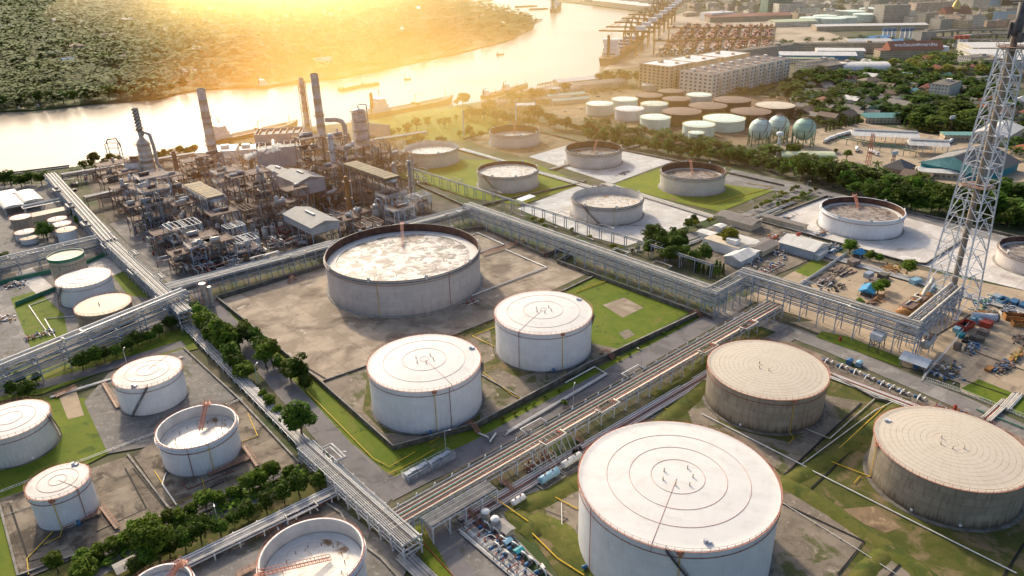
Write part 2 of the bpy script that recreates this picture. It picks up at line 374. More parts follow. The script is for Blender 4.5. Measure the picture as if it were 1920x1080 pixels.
K['vesselw'] = M('white_vessel_paint', (.72, .71, .69), .4, var=.2, scale=.5, stain=(.5, .42, .36))
K['stack'] = M('stack_lining_grey', (.72, .64, .55), .6, var=.25, scale=.2, stain=(.3, .22, .15))
K['orange'] = M('orange_rust_paint', (.40, .19, .06), .6, var=.35, scale=.4)
K['black'] = M('black_gap', (.012, .012, .013), .8)
K['shedg'] = corrugated('grey_cladding_sheet', (.46, .46, .48), .8, rough=.5)
K['shedr'] = corrugated('pale_grey_roof_sheet', (.32, .305, .295), 1.0, rough=.7)
K['cream'] = M('cream_wall', (.62, .53, .40), .7, var=.15)
K['mast'] = M('pale_lattice_paint', (.66, .70, .76), .45, var=.12)
K['flare'] = M('brown_grey_flare_pipe', (.28, .24, .20), .6, var=.3, scale=.3, stain=(.1, .07, .05))
K['glass'] = M('dark_window_glass', (.03, .035, .045), .25, var=.3)
K['hullb'] = M('dark_hull_paint', (.055, .045, .045), .5, var=.3, scale=.1)
K['hullr'] = M('red_brown_hull_paint', (.22, .075, .045), .55, var=.3, scale=.1)
K['deckr'] = M('rusty_ship_deck', (.26, .14, .09), .7, var=.4, scale=.15)
K['crane'] = M('orange_crane_paint', (.46, .27, .09), .5, var=.2)
K['bark'] = M('tree_bark', (.12, .09, .065), .9, var=.3, scale=1.5)
# ------------------------------------------------------------------ the setting: land, river, island, pads, roads
GM = {}
GM['land'] = ground('mixed_ground', (.075, .085, .035), (.15, .125, .085), .05, c=(.045, .075, .02), cscale=.03, cl=.48, ch=.6, d=(.22, .19, .15), ds=.16, dl=.6, dh=.68)
GM['island'] = ground('island_undergrowth', (.06, .085, .018), (.09, .11, .025), .02, c=(.09, .09, .035), cscale=.012)
GM['yard'] = ground('refinery_yard_concrete', (.19, .155, .12), (.115, .093, .076), .12, c=(.065, .052, .045), cscale=.09, cl=.5, ch=.62, joints=9, d=(.36, .3, .24), ds=.3, dl=.62, dh=.7)
GM['road'] = ground('asphalt', (.165, .155, .162), (.20, .188, .19), .15, c=(.135, .128, .13), cscale=.12, fine=.12, joints=0, bump=.15)
GM['lane'] = ground('worn_asphalt', (.25, .235, .225), (.20, .188, .18), .12, c=(.31, .29, .27), cscale=.1, fine=.15, joints=14, bump=.15)
GM['slab'] = ground('stained_dike_slab', (.44, .36, .28), (.31, .25, .19), .09, c=(.17, .13, .10), cscale=.06, cl=.48, ch=.7, joints=13, d=(.60, .53, .46), ds=.11, dl=.6, dh=.68, lo=.42, hi=.58)
GM['slabd'] = ground('dark_mottled_slab', (.30, .255, .20), (.165, .135, .105), .14, c=(.085, .07, .056), cscale=.12, cl=.48, ch=.62, joints=11, d=(.42, .36, .28), ds=.25, dl=.6, dh=.68)
GM['white'] = ground('white_lime_slab', (.66, .63, .60), (.54, .50, .46), .08, c=(.42, .37, .33), cscale=.06, cl=.56, ch=.7, joints=10, fine=.08, d=(.74, .72, .7), ds=.15, dl=.55, dh=.65, bump=.1)
GM['tan'] = ground('tan_yard_concrete', (.47, .37, .26), (.38, .30, .21), .09, c=(.24, .19, .14), cscale=.08, cl=.56, ch=.68, joints=12, fine=.12, d=(.55, .45, .34), ds=.2, dl=.6, dh=.7)
GM['brown'] = ground('brown_dirt_pad', (.27, .19, .11), (.2, .14, .085), .1, c=(.12, .085, .055), cscale=.07, d=(.34, .25, .15), ds=.3)
GM['gravel'] = ground('grey_gravel', (.235, .222, .21), (.17, .158, .15), .2, c=(.11, .11, .07), cscale=.08, cl=.56, ch=.66, fine=.5, d=(.31, .285, .26), ds=.5)
GM['gravelb'] = ground('brownish_gravel', (.26, .22, .175), (.165, .138, .11), .15, c=(.085, .095, .03), cscale=.09, cl=.52, ch=.62, fine=.5, d=(.36, .31, .25), ds=.3, dl=.57, dh=.66)
GM['grass'] = ground('mown_grass', (.095, .15, .006), (.14, .175, .011), .12, c=(.18, .165, .035), cscale=.06, cl=.54, ch=.68, fine=.45, d=(.05, .09, .006), ds=.2, dl=.55, dh=.66)
GM['grassy'] = ground('sunlit_yellow_green_grass', (.20, .225, .012), (.14, .185, .012), .1, c=(.17, .145, .045), cscale=.06, cl=.55, ch=.68, fine=.3)
GM['grassd'] = ground('rough_olive_grass', (.062, .078, .010), (.11, .105, .026), .16, c=(.20, .15, .08), cscale=.09, cl=.5, ch=.62, fine=.55, d=(.06, .08, .01), ds=.4, dl=.54, dh=.64)
GM['sand'] = ground('pale_port_paving', (.46, .38, .28), (.38, .31, .23), .02, c=(.3, .24, .18), cscale=.02, fine=.1, bump=0)
GM['town'] = ground('town_ground', (.14, .12, .09), (.075, .085, .04), .03, c=(.05, .075, .02), cscale=.018, cl=.45, ch=.6, d=(.26, .22, .17), ds=.06, dl=.6, dh=.68)
# river
def water():
    t = NT('silty_river_water')
    o = t.mix(t.step(t.noise(.004, 5, .6), .35, .65), (.40, .345, .27), (.34, .29, .22))
    w1 = t.noise(.06, 6, .7, sv=(1, .45, 1)); w2 = t.noise(.35, 4, .6)
    h = t.math('ADD', t.math('MULTIPLY', w1, 1.0), t.math('MULTIPLY', w2, .35))
    m = t.fin(o, .22, 0, h, .2, .5); t.b.inputs['Specular IOR Level'].default_value = .055
    return m
struct('river', MB().sheet([(-9000, -900), (9000, -900), (9000, 12000), (-9000, 12000)], -2.0), water())
SH = [(-60, 340), (0, 328), (60, 322), (130, 314), (200, 302), (245, 296), (300, 287), (370, 280), (400, 268), (490, 252), (560, 240), (690, 226), (780, 207), (850, 198), (905, 190), (960, 173), (1060, 161), (1118, 143), (1128, 130), (1180, 92), (1250, 35), (1243, 27), (1190, 20), (1110, 9), (1040, 1)]
lp = [G(*p)[:2] for p in SH]
land = [(-1500, -300)] + lp + [(-300, 4200), (-2600, 5600), (-8800, 8000), (-8800, 11800), (8800, 11800), (8800, -800), (-1500, -800)]
struct('ground', MB().prism(land, -8, 0), GM['land'])
IS = [(-160, 216), (0, 207), (60, 205), (120, 199), (180, 192), (232, 189), (300, 183), (345, 171), (385, 166), (470, 162), (560, 153), (640, 144), (745, 123), (790, 113), (850, 101), (950, 76), (1000, 51), (1002, 42), (985, 36), (940, 22), (890, 10), (845, 1)]
ip = [G(*p)[:2] for p in IS]
isl = [(-2600, 100)] + ip + [(-700, 3600), (-3200, 4800), (-8000, 6600), (-8600, 100)]
struct('island_ground', MB().prism(isl, -8, -.4), GM['island'])
LV = [0]
def pad(name, m, px, h=None):
    LV[0] += 1
    return struct(name, MB().sheet([G(*p)[:2] for p in px], h if h else .03+.006*LV[0]), GM[m])
# broad grounds
pad('town_ground', 'town', [(900, 205), (1060, 163), (1130, 135), (1420, 90), (1600, 10), (2300, 0), (2600, 560), (1910, 440), (1500, 318), (1080, 235)])
pad('refinery_yard', 'yard', [(150, 322), (240, 300), (400, 280), (500, 262), (690, 232), (760, 250), (742, 320), (790, 372), (872, 386), (640, 455), (402, 540), (330, 548), (205, 420)])
pad('port_paving', 'sand', [(1130, 131), (1182, 92), (1251, 35), (1290, 20), (1500, 45), (1600, 75), (1500, 100), (1270, 118), (1200, 125)])
pad('tank_park_ground', 'brown', [(1000, 195), (1110, 158), (1200, 170), (1310, 178), (1480, 180), (1520, 240), (1440, 268), (1310, 280), (1180, 245), (1050, 215)])
pad('depot_yard', 'tan', [(1440, 275), (1520, 243), (1620, 230), (1760, 255), (1930, 285), (1930, 340), (1800, 350), (1700, 330), (1620, 330), (1540, 300), (1480, 300)])
pad('bank_green', 'grassy', [(690, 228), (780, 209), (860, 200), (915, 205), (960, 232), (880, 262), (740, 262)])
# main plant roads
def road(name, px, w, m='road', kerb=True):
    pts = [G(*p)[:2] for p in px]; LV[0] += 1; z = .03+.006*LV[0]
    struct(name, MB().strip(pts, w, z), GM[m])
    if kerb:
        k = MB()
        for sgn in (-1, 1):
            L = []
            for i, p in enumerate(pts):
                a = pts[max(0, i-1)]; b = pts[min(len(pts)-1, i+1)]; dx, dy = b[0]-a[0], b[1]-a[1]; l = hypot(dx, dy)
                L.append((p[0]-dy/l*sgn*(w/2+.12), p[1]+dx/l*sgn*(w/2+.12), .1))
            for a, b in zip(L, L[1:]): k.bar(a, b, .2, .22)
        struct('kerb', k, K['conc'])
# dike compounds
pad('verge', 'grass', [(372, 590), (410, 560), (740, 842), (895, 805), (1315, 590), (1345, 600), (1130, 730), (905, 842), (735, 905), (640, 865), (560, 740)])
pad('dike_slab', 'slab', [(414, 562), (612, 500), (872, 432), (905, 430), (1100, 514), (830, 640), (606, 716)])
pad('tank_compound_gravel', 'gravelb', [(606, 716), (830, 640), (1060, 545), (1130, 515), (1306, 580), (890, 795), (738, 832)])
pad('compound_grass', 'grass', [(1055, 545), (1133, 514), (1300, 582), (1165, 656), (1095, 640)])
pad('bare_patch', 'slab', [(1130, 572), (1170, 558), (1206, 577), (1168, 596)])
pad('bare_patch', 'gravelb', [(1160, 624), (1178, 617), (1190, 628), (1172, 637)])
pad('compound_grass', 'grassd', [(690, 700), (850, 630), (925, 595), (940, 680), (1000, 700), (905, 725), (900, 790), (840, 818), (720, 812), (680, 770)])
pad('gravel_pad', 'gravelb', [(830, 660), (918, 618), (928, 672), (890, 690)])
pad('gravel_pad', 'gravelb', [(905, 700), (935, 690), (985, 715), (925, 760), (903, 745)])
pad('asphalt_apron', 'road', [(612, 800), (668, 838), (722, 885), (760, 905), (735, 935), (715, 958), (640, 895), (590, 810)])
road('road', [(372, 545), (420, 600), (500, 688), (575, 772), (640, 845), (700, 905), (730, 935)], 8.2)
road('road', [(722, 925), (790, 890), (905, 838), (1060, 752), (1220, 664), (1352, 590), (1400, 560)], 8.6)
road('road', [(1352, 588), (1440, 607), (1560, 652), (1700, 712), (1820, 763), (2000, 850)], 9.0, 'lane')
road('road', [(1180, 470), (1262, 455), (1330, 432), (1420, 395), (1510, 357)], 6.5, 'lane')
pad('refinery_lane', 'lane', [(205, 420), (255, 405), (330, 480), (400, 540), (345, 552), (300, 520)])
pad('asphalt_lane', 'road', [(790, 985), (848, 960), (935, 1100), (830, 1100)])
pad('grass_strip', 'grass', [(772, 990), (795, 985), (860, 1100), (810, 1100)])
# right front compounds
pad('compound_turf', 'grassd', [(960, 955), (1090, 895), (1330, 640), (1390, 600), (1480, 640), (1700, 740), (2000, 900), (2100, 1200), (1130, 1200)])
pad('gravel_floor', 'gravelb', [(1022, 955), (1100, 905), (1130, 960), (1110, 1070), (1085, 1050), (1035, 1000)])
pad('gravel_floor', 'gravelb', [(1440, 930), (1480, 925), (1625, 1012), (1570, 1090), (1440, 1090)])
pad('gravel_floor', 'gravelb', [(1280, 745), (1325, 720), (1350, 800), (1480, 830), (1545, 790), (1540, 740), (1620, 755), (1470, 893), (1380, 860), (1300, 800)])
pad('sandy_patch', 'brown', [(1580, 955), (1640, 950), (1690, 990), (1660, 1000), (1600, 975)])
pad('gravel_floor', 'gravelb', [(1655, 1040), (1700, 1070), (1720, 1100), (1640, 1100)])
pad('pipe_track', 'gravel', [(830, 985), (905, 945), (1080, 870), (1290, 740), (1420, 640), (1480, 612), (1500, 630), (1410, 690), (1110, 880), (950, 960), (1000, 1100), (905, 1100)])
pad('pipe_track', 'slabd', [(1395, 640), (1480, 640), (1790, 770), (1960, 840), (1940, 860), (1700, 765)])
# right yard
pad('white_slab', 'white', [(970, 392), (1092, 345), (1240, 375), (1338, 408), (1175, 462), (1090, 440)])
pad('white_slab', 'white', [(985, 292), (1090, 265), (1262, 303), (1148, 345)])
pad('brown_slab', 'brown', [(870, 262), (962, 238), (1080, 268), (985, 296), (920, 280)])
pad('compound_grass', 'grassy', [(745, 330), (830, 300), (985, 300), (1098, 345), (975, 385), (880, 372), (800, 345)])
pad('compound_grass', 'grassy', [(1150, 347), (1240, 315), (1370, 322), (1470, 350), (1350, 398), (1240, 372)])
pad('white_slab', 'white', [(1425, 415), (1548, 372), (1790, 425), (1920, 455), (2080, 480), (2080, 570), (1920, 545), (1700, 492)])
pad('track', 'lane', [(1350, 345), (1372, 318), (1500, 345), (1700, 395), (1930, 455), (1930, 470), (1560, 372)])
pad('works_yard', 'slabd', [(1330, 430), (1420, 400), (1560, 470), (1400, 540), (1300, 480)])
pad('scrap_yard', 'tan', [(1395, 560), (1560, 472), (1740, 510), (1990, 560), (1990, 790), (1720, 690), (1590, 625)])
pad('front_yard', 'tan', [(1480, 605), (1580, 600), (1760, 660), (1990, 770), (1990, 800), (1800, 735), (1800, 706), (1700, 690)])
pad('grass_strip', 'grass', [(1540, 622), (1590, 632), (1690, 672), (1690, 690), (1640, 672), (1530, 633)])
pad('grass_strip', 'grass', [(1800, 730), (1835, 712), (1990, 775), (1990, 815)])
pad('lawn', 'grass', [(1490, 510), (1530, 485), (1560, 495), (1515, 520)])
# left compounds
pad('left_yard', 'gravel', [(-90, 350), (100, 345), (205, 425), (345, 560), (345, 600), (-90, 715)])
pad('grass_plot', 'grass', [(20, 560), (70, 545), (120, 590), (130, 640), (60, 670), (35, 600)])
pad('grass_plot', 'grass', [(205, 510), (235, 510), (282, 560), (240, 555)])
pad('pale_slab', 'white', [(150, 500), (205, 478), (235, 508), (195, 525)])
pad('pale_slab', 'white', [(28, 515), (60, 503), (100, 540), (68, 552)])
pad('side_lane', 'lane', [(0, 535), (14, 545), (58, 655), (35, 662), (-20, 560)])
pad('verge', 'grass', [(60, 700), (345, 615), (372, 655), (215, 690), (80, 740), (-40, 760), (-40, 730)])
road('road', [(-40, 745), (80, 722), (200, 690), (345, 645)], 6.5, 'road', False)
pad('grass_plot', 'grass', [(-90, 790), (60, 745), (162, 748), (203, 852), (60, 925), (-90, 985)])
pad('gravel_pad', 'gravel', [(158, 755), (205, 700), (345, 655), (447, 745), (300, 835), (203, 852)])
pad('stained_slab', 'slabd', [(-2, 938), (245, 855), (325, 972), (60, 1082), (35, 1075)])
pad('stained_slab', 'slabd', [(248, 853), (450, 748), (560, 872), (330, 970)])
pad('footpath', 'tan', [(108, 738), (142, 730), (158, 780), (128, 788)])
pad('tree_strip', 'grassd', [(50, 1090), (560, 872), (640, 895), (600, 930), (250, 1100)])
road('road', [(150, 1090), (240, 1045), (330, 1000), (430, 955), (560, 905)], 5.0, 'road', False)
pad('grass_strip', 'grass', [(-90, 945), (-5, 940), (38, 1100), (-90, 1100)])
pad('gravel_pad', 'gravel', [(320, 1075), (480, 985), (610, 930), (770, 1055), (740, 1120), (300, 1120)])
pad('concrete_curb_pad', 'slabd', [(480, 985), (600, 938), (640, 965), (560, 985), (500, 1040)])
# raised grass berms and drains of the right front compounds
def berm(px, w, h, m='grassd'):
    raw = [G(*p)[:2] for p in px]; pts = [raw[0]]; vs = []; fs = []; r0 = random.Random(len(px)+int(px[0][0])); w *= 1.45; h *= .7
    for a, b in zip(raw, raw[1:]):
        n = max(1, int(hypot(b[0]-a[0], b[1]-a[1])/2)); pts += [(a[0]+(b[0]-a[0])*i/n, a[1]+(b[1]-a[1])*i/n) for i in range(1, n+1)]
    pr = [(-.5, 0), (-.36, .3), (-.2, .78), (-.08, 1), (.08, 1), (.2, .78), (.36, .3), (.5, 0)]
    for i, p in enumerate(pts):
        a = pts[max(0, i-2)]; b = pts[min(len(pts)-1, i+2)]; dx, dy = b[0]-a[0], b[1]-a[1]; l = hypot(dx, dy) or 1; nx, ny = -dy/l, dx/l
        e = .25 if i in (0, len(pts)-1) else 1
        for o, z in pr: q = w*o+r0.uniform(-.1, .1); vs.append((p[0]+nx*q, p[1]+ny*q, max(-.05, z*h*e+(r0.uniform(-.03, .03) if z else -.05))))
    for i in range(len(pts)-1):
        for k in range(7): fs.append((i*8+k, i*8+k+1, i*8+k+9, i*8+k+8))
    mb = MB(); mb.add(vs, fs, True); struct('grass_bank', mb, GM['bank'])
GM['bank'] = ground('grassed_earth_bank', (.085, .105, .012), (.13, .125, .027), .2, c=(.06, .08, .012), cscale=.14, cl=.5, ch=.62, fine=.5, d=(.22, .17, .08), ds=.35, dl=.58, dh=.68)
berm([(960, 955), (1020, 935), (1092, 898), (1200, 830), (1330, 715)], 6, 1.7, 'grassy')
berm([(975, 1000), (1010, 980), (1050, 1000), (1120, 1075), (1150, 1110)], 7, 1.7, 'grassy')
berm([(960, 955), (985, 985), (1010, 985)], 6, 1.6, 'grassy')
berm([(1465, 900), (1560, 958), (1665, 1030), (1770, 1105)], 5, 1.5, 'grassy')
berm([(1700, 748), (1640, 800), (1560, 860), (1472, 905)], 5, 1.2, 'grassd')
berm([(1390, 612), (1330, 665), (1290, 715), (1230, 745)], 5, 1.4, 'grassy')
berm([(1665, 1032), (1625, 1068), (1600, 1100)], 4.5, 1.2, 'grassy')
berm([(1400, 640), (1540, 700), (1690, 760)], 4.5, 1.2, 'grassy')
for px in ([(1000, 1010), (1065, 975), (1000, 950), (1090, 905)], [(1030, 1000), (1100, 1060), (1130, 1085)], [(1615, 757), (1470, 893), (1440, 870)], [(1640, 805), (1520, 918)],
           [(1455, 940), (1620, 1017), (1570, 1080)], [(1700, 1045), (1660, 1090)], [(20, 950), (55, 1055), (110, 1040)], [(250, 880), (310, 955), (420, 905)], [(180, 1000), (275, 955), (235, 880)],
           [(445, 612), (612, 712)], [(1800, 650), (1930, 700)], [(1740, 640), (1830, 585)], [(1780, 705), (1905, 748)], [(1920, 1020), (1870, 1100)]):
    struct('drain', MB().strip([G(*p)[:2] for p in px], .55, .03+.006*(LV[0]+3)), K['black'])
# ------------------------------------------------------------------ storage tanks
def at_h(X, Y, R, h0, h1):
    k = (CH-h1)/(CH-h0); return X*k, Y*k, R*k, h1
def arc(r, z0, z1, a0, a1, n=24): return [(r*cos(a0+(a1-a0)*i/n), r*sin(a0+(a1-a0)*i/n), z0+(z1-z0)*i/n) for i in range(n+1)]
def railing(t, R, h, m, step=2.0, rr=.045, out=.35):
    mb = MB(); n = max(24, int(2*pi*R/step)); Rr = R+out
    for i in range(n):
        a = 2*pi*i/n; mb.bar((Rr*cos(a), Rr*sin(a), h-.1), (Rr*cos(a), Rr*sin(a), h+1.1), rr*1.6)
    mb.ring(0, 0, h+1.1, Rr, rr, n, 4); mb.ring(0, 0, h+.55, Rr, rr*.8, n, 4); mb.lathe([(R, h-.02), (Rr+.1, h-.02)], 72)
    mb.build('railing', m, t)
VENT = None
def stair(t, R, h, a0, a1, m):
    mb = MB(); n = 40
    for r in (R+.25, R+1.05):
        pts = arc(r, .4, h, a0, a1, n); mb.tube(pts, .09, 4)
        mb.tube([(x, y, z+1.0) for x, y, z in arc(r, .4, h, a0, a1, n)], .05, 4)
        for p in pts[::2]: mb.bar(p, (p[0], p[1], p[2]+1.0), .07)
    k = int(h/.33)
    for i in range(k):
        a = a0+(a1-a0)*i/k; z = .4+(h-.4)*i/k
        mb.bar(((R+.25)*cos(a), (R+.25)*sin(a), z), ((R+1.05)*cos(a), (R+1.05)*sin(a), z), .3, .06)
    mb.build('spiral_stair', m, t)
def tank(label, D, shell='white', roof='r_white', rail='rail', foam=True, drop=None, yellow=None, rings=(.25, .6), spoke=None, vents=5, steps=None, n=96,
         rise=.045, base='concd', group=None, manholes=(), mixer=None, detail=True, hatch=None, apron=.9):
    X, Y, R, h = D; ph = atan2(-Y, -X)                     # ph: the side towards the viewpoint
    t = thing('storage_tank', label, 'storage tank', (X, Y, 0), 0, group)
    MB().lathe([(R+apron, .05), (R+apron, .35), (R+.02, .38)], 72).build('base_ring', K[base], t)
    MB().lathe([(R, .3), (R, h)], n).build('shell', K[shell], t)
    rz = lambda f: h+R*rise*(1-f*f)
    rf_ = MB().lathe([(R+.12, h-.15), (R+.12, h+.03)]+[(R*f+.0, rz(f)) for f in (1, .9, .8, .7, .6, .5, .4, .3, .2, .1)]+[(.01, rz(0))], n).build('roof', K[roof], t)
    if rail: railing(t, R, h, K[rail])
    if not detail: return t
    if foam:
        mb = MB().ring(0, 0, h-2.0, R+.3, .09, 96, 5)
        for i in range(18):
            a = ph-1.6+i*.188; mb.bar((R*cos(a), R*sin(a), h-2), ((R+.3)*cos(a), (R+.3)*sin(a), h-2), .12)
        mb.build('spray_ring', K['piper'], t)
        if drop is not None:
            a = ph+drop; r = R+.3
            MB().tube([(r*cos(a), r*sin(a), .3), (r*cos(a), r*sin(a), h+.15)], .1, 5).build('riser_pipe', K['piper'], t, label='red riser pipe')
    for f in rings:
        MB().ring(0, 0, rz(f)+.06, R*f, .05, 96, 5).build('roof_ring', K['redline'], t)
    if spoke is not None:
        a = ph+spoke
        MB().tube([(R*f*cos(a), R*f*sin(a), rz(f)+.07) for f in (.05, .3, .6, .8, 1.0)]+[((R+.3)*cos(a), (R+.3)*sin(a), h-2)], .06, 5).build('roof_pipe', K['redline'], t)
    if vents:
        vm = globals().get('VM')
        if vm is None:
            vm = globals()['VM'] = mesh_of(MB().cyl(0, 0, 0, .2, .45, 8).cyl(0, 0, .45, .13, .4, 8).cyl(0, 0, .85, .27, .18, 8, .1), 'vent', K['cream'])
        for i in range(vents):
            a = ph-1.9+i*2*pi/max(6, vents+1); f = .15+.02*(i % 2); part('vent', vm, rf_, (R*f*cos(a), R*f*sin(a), rz(f)))
    if yellow is not None:
        a = ph+yellow; r = R+.32
        MB().tube([(r*cos(a), r*sin(a), h+.3), (r*cos(a), r*sin(a), .8), ((r+3)*cos(a), (r+3)*sin(a), .6), ((r+3)*cos(a)-3, (r+3)*sin(a)-3, .6)], .11, 5).build('foam_riser', K['yellow'], t, label='yellow foam riser pipe')
        mb = MB(); mb.box((R+.5)*cos(a), (R+.5)*sin(a), h-1.0, .9, .9, .1, a)
        for dx in (-.42, .42): mb.box((R+.5)*cos(a)-dx*sin(a), (R+.5)*sin(a)+dx*cos(a), h-1.0, .07, .9, 1.1, a)
        mb.cyl((R+.5)*cos(a), (R+.5)*sin(a), h-.8, .22, .9, 8); mb.build('gauge_platform', K['rail'], t)
    if steps: stair(t, R, h, ph+steps[0], ph+steps[1], K['steeld'])
    for a in manholes:
        a += ph; MB().tube([(R*cos(a), R*sin(a), 1.2), ((R+.35)*cos(a), (R+.35)*sin(a), 1.2)], .42, 12).build('manhole', K['whitep'], t)
    if mixer is not None:
        a = ph+mixer; MB().drum(((R+.3)*cos(a), (R+.3)*sin(a), 1.5), ((R+1.6)*cos(a), (R+1.6)*sin(a), 1.5), .5, 10).box((R+.9)*cos(a), (R+.9)*sin(a), .35, .7, .7, .8, a).build('mixer', K['blue'], t, label='blue mixer motor at the foot of the shell')
    if hatch is not None:
        a = ph+hatch; f = .9
        MB().cyl(R*f*cos(a), R*f*sin(a), rz(f), .5, .9, 10).box(R*f*cos(a)+1, R*f*sin(a), rz(f)-.1, 1.2, .9, .6, a).build('hatch', K['steelw'], rf_)
    return t
def open_tank(label, D, shell='pale', inner='w_brown', floor='d_warm', free=4.0, pont=.84, pontm='r_white', tabs=7, ladder=0.0, ring='piped', girder=True, diag=None, n=110, drop=(), rail=None, lad_len=.9):
    X, Y, R, h = D; ph = atan2(-Y, -X); hd = h-free
    t = thing('storage_tank', label, 'storage tank', (X, Y, 0))
    MB().lathe([(R+1.3, .05), (R+1.3, .3), (R+.02, .34)], 72).build('base_ring', K['conc'], t)
    MB().lathe([(R, .3), (R, h)], n).build('shell', K[shell], t)
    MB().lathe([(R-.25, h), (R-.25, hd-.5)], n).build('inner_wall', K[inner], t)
    mb = MB().lathe([(R-.25, h), (R-.25, h+.14), (R+.15, h+.14), (R+.15, h-.2), (R, h-.2)], n, smooth=False)
    rim_ = mb.build('rim', K['piped'] if shell != 'white' else K['whitep'], t)
    if girder:
        MB().lathe([(R, h-1.0), (R+.75, h-1.0), (R+.75, h-1.12), (R, h-1.2)], n, smooth=False).build('wind_girder', K['piped' if shell != 'white' else 'whitep'], t)
    MB().lathe([(R-.45, hd-.6), (R-.45, hd+.35), (R*pont, hd+.25), (R*pont, hd-.2)], n, smooth=False).build('pontoon', K[pontm], t)
    fd = MB().disc(0, 0, hd-.05, R*pont+.05, 72).build('floating_deck', K[floor], t)
    MB().ring(0, 0, h-2.2, R+.25, .1, 96, 5).build('spray_ring', K['piper' if ring == 'red' else 'piped'], t)
    if ladder is not None:
        a = ph+ladder; mb = MB(); ex, ey = cos(a), sin(a); px_, py_ = -ey, ex
        P0 = (R*ex, R*ey, h+.6); P1 = (R*ex*(1-lad_len), R*ey*(1-lad_len), hd+.6)
        N = 18
        for o in (-.55, .55):
            mb.bar((P0[0]+px_*o, P0[1]+py_*o, P0[2]), (P1[0]+px_*o, P1[1]+py_*o, P1[2]), .16)
            mb.bar((P0[0]+px_*o, P0[1]+py_*o, P0[2]+1.1), (P1[0]+px_*o, P1[1]+py_*o, P1[2]+1.1), .12)
            for i in range(N+1):
                f = i/N; b = [P0[k]+(P1[k]-P0[k])*f for k in range(3)]; mb.bar((b[0]+px_*o, b[1]+py_*o, b[2]), (b[0]+px_*o, b[1]+py_*o, b[2]+1.1), .08)
        for i in range(N*2):
            f = i/N/2; b = [P0[k]+(P1[k]-P0[k])*f for k in range(3)]; mb.bar((b[0]-px_*.55, b[1]-py_*.55, b[2]), (b[0]+px_*.55, b[1]+py_*.55, b[2]), .2, .05)
        mb.build('rolling_ladder', K['rail'], t)
        g = MB(); g.box((R+.3)*ex, (R+.3)*ey, h+.2, 2.4, 2.4, .15, a)
        for o in (-1.1, 1.1):
            for q in (-1.1, 1.1): g.bar(((R+.3)*ex+ex*o+px_*q, (R+.3)*ey+ey*o+py_*q, h-.6), ((R+.3)*ex+ex*o+px_*q, (R+.3)*ey+ey*o+py_*q, h+1.7), .12)
        for q in (-1.1, 1.1): g.bar(((R+.3)*ex-ex*1.1+px_*q, (R+.3)*ey-ey*1.1+py_*q, h+1.4), ((R+.3)*ex+ex*1.1+px_*q, (R+.3)*ey+ey*1.1+py_*q, h+1.4), .1)
        g.build('gauge_platform', K['rail'], t)
    if tabs:
        tm = mesh_of(MB().box(0, 0, 0, .25, 1.5, 1.2).box(.3, 0, -.8, .5, .6, 1.0), 'foam_chamber', K['pipew'])
        for i in range(tabs):
            a = ph+.25+2*pi*i/tabs; part('foam_chamber', tm, rim_, (R*cos(a), R*sin(a), h), a)
    if diag:
        stair(t, R, h, ph+diag[0], ph+diag[1], K['steelb'])
    for a, m in drop:
        a += ph; MB().tube([((R+.28)*cos(a), (R+.28)*sin(a), .3), ((R+.28)*cos(a), (R+.28)*sin(a), h-.2)], .11, 5).build('riser_pipe', K[m], t)
    if rail: railing(t, R, h, K[rail])
    lg = mesh_of(MB().cyl(0, 0, 0, .12, .9, 6), 'deck_leg', K['steelb'])
    for i in range(14):
        a = i*2*pi/14+.2; part('deck_leg', lg, fd, (R*.6*cos(a), R*.6*sin(a), hd-.05))
    return t
T1 = (42.2, 155.6, 25.7, 22.0)
tank('huge white cone roof tank in front with three red roof rings', T1, 'white', 'r_white', drop=-.9, yellow=.08, rings=(.27, .49, .72), spoke=-.18, vents=6, steps=(.55, -.05), n=128, rise=.035, manholes=(-.7,), mixer=-.95, hatch=.33)
tank('white cone roof tank at the dike corner beside the road bend', (-31.7, 228.3, 19.8, 17.2), 'white', 'r_white', drop=.38, yellow=.12, rings=(.39, .73, .08), spoke=.45, steps=(2.0, 1.35), manholes=(-.1, .15), mixer=.0, hatch=1.9)
tank('white cone roof tank next to the bright green lawn inside the dike', (12.3, 266.4, 19.4, 16.6), 'white', 'r_white', drop=-.5, yellow=.38, rings=(.41, .75, .07), spoke=-.5, steps=(2.1, 1.45), manholes=(.1,), mixer=.2, hatch=2.2)
tank('dull grey shelled tank with ringed pale roof beside the diagonal pipe bridge', (88.8, 223.8, 20.1, 13.6), 'concrete_tank', 'r_ring', drop=None, yellow=.5, rings=(), vents=3, rise=.04, manholes=(-.3,), apron=1.2)
tank('grey streaked tank with a cream plated roof at the right edge of the front', (128.3, 178.1, 20.5, 13.2), 'concrete_tank', 'r_ring', foam=False, yellow=-1.05, rings=(), vents=4, rise=.05, manholes=(-.25, .35), hatch=-1.7, apron=1.3)
tank('small white tank with two red roof rings standing on grey gravel', (-134., 235.2, 11.5, 11.8), 'white', 'r_old', drop=None, rings=(.33, .66), spoke=2.4, vents=0, steps=(-.75, -.1), manholes=(.3,), hatch=-.6)
tank('small white tank with rusty red rail standing on dark stained concrete', (-133.6, 174.2, 8.1, 11.6), 'white', 'r_old', drop=.45, yellow=-.35, rings=(.3, .66), spoke=.5, vents=0, mixer=.15, manholes=(.1,), hatch=2.4)
tank('white tank cut by the left edge, standing on bright green grass', (-167.6, 207., 11.6, 11.4), 'whiteold', 'r_white', drop=None, rings=(.33, .66), vents=0, manholes=(.2,), steps=(1.4, 1.0))
tank('white tank with two faint roof rings beside the rust streaked tank', (-204.8, 326.7, 11.9, 10.8), 'white', 'r_white', drop=None, rings=(.3, .66), vents=0, steps=(-1.5, -.9))
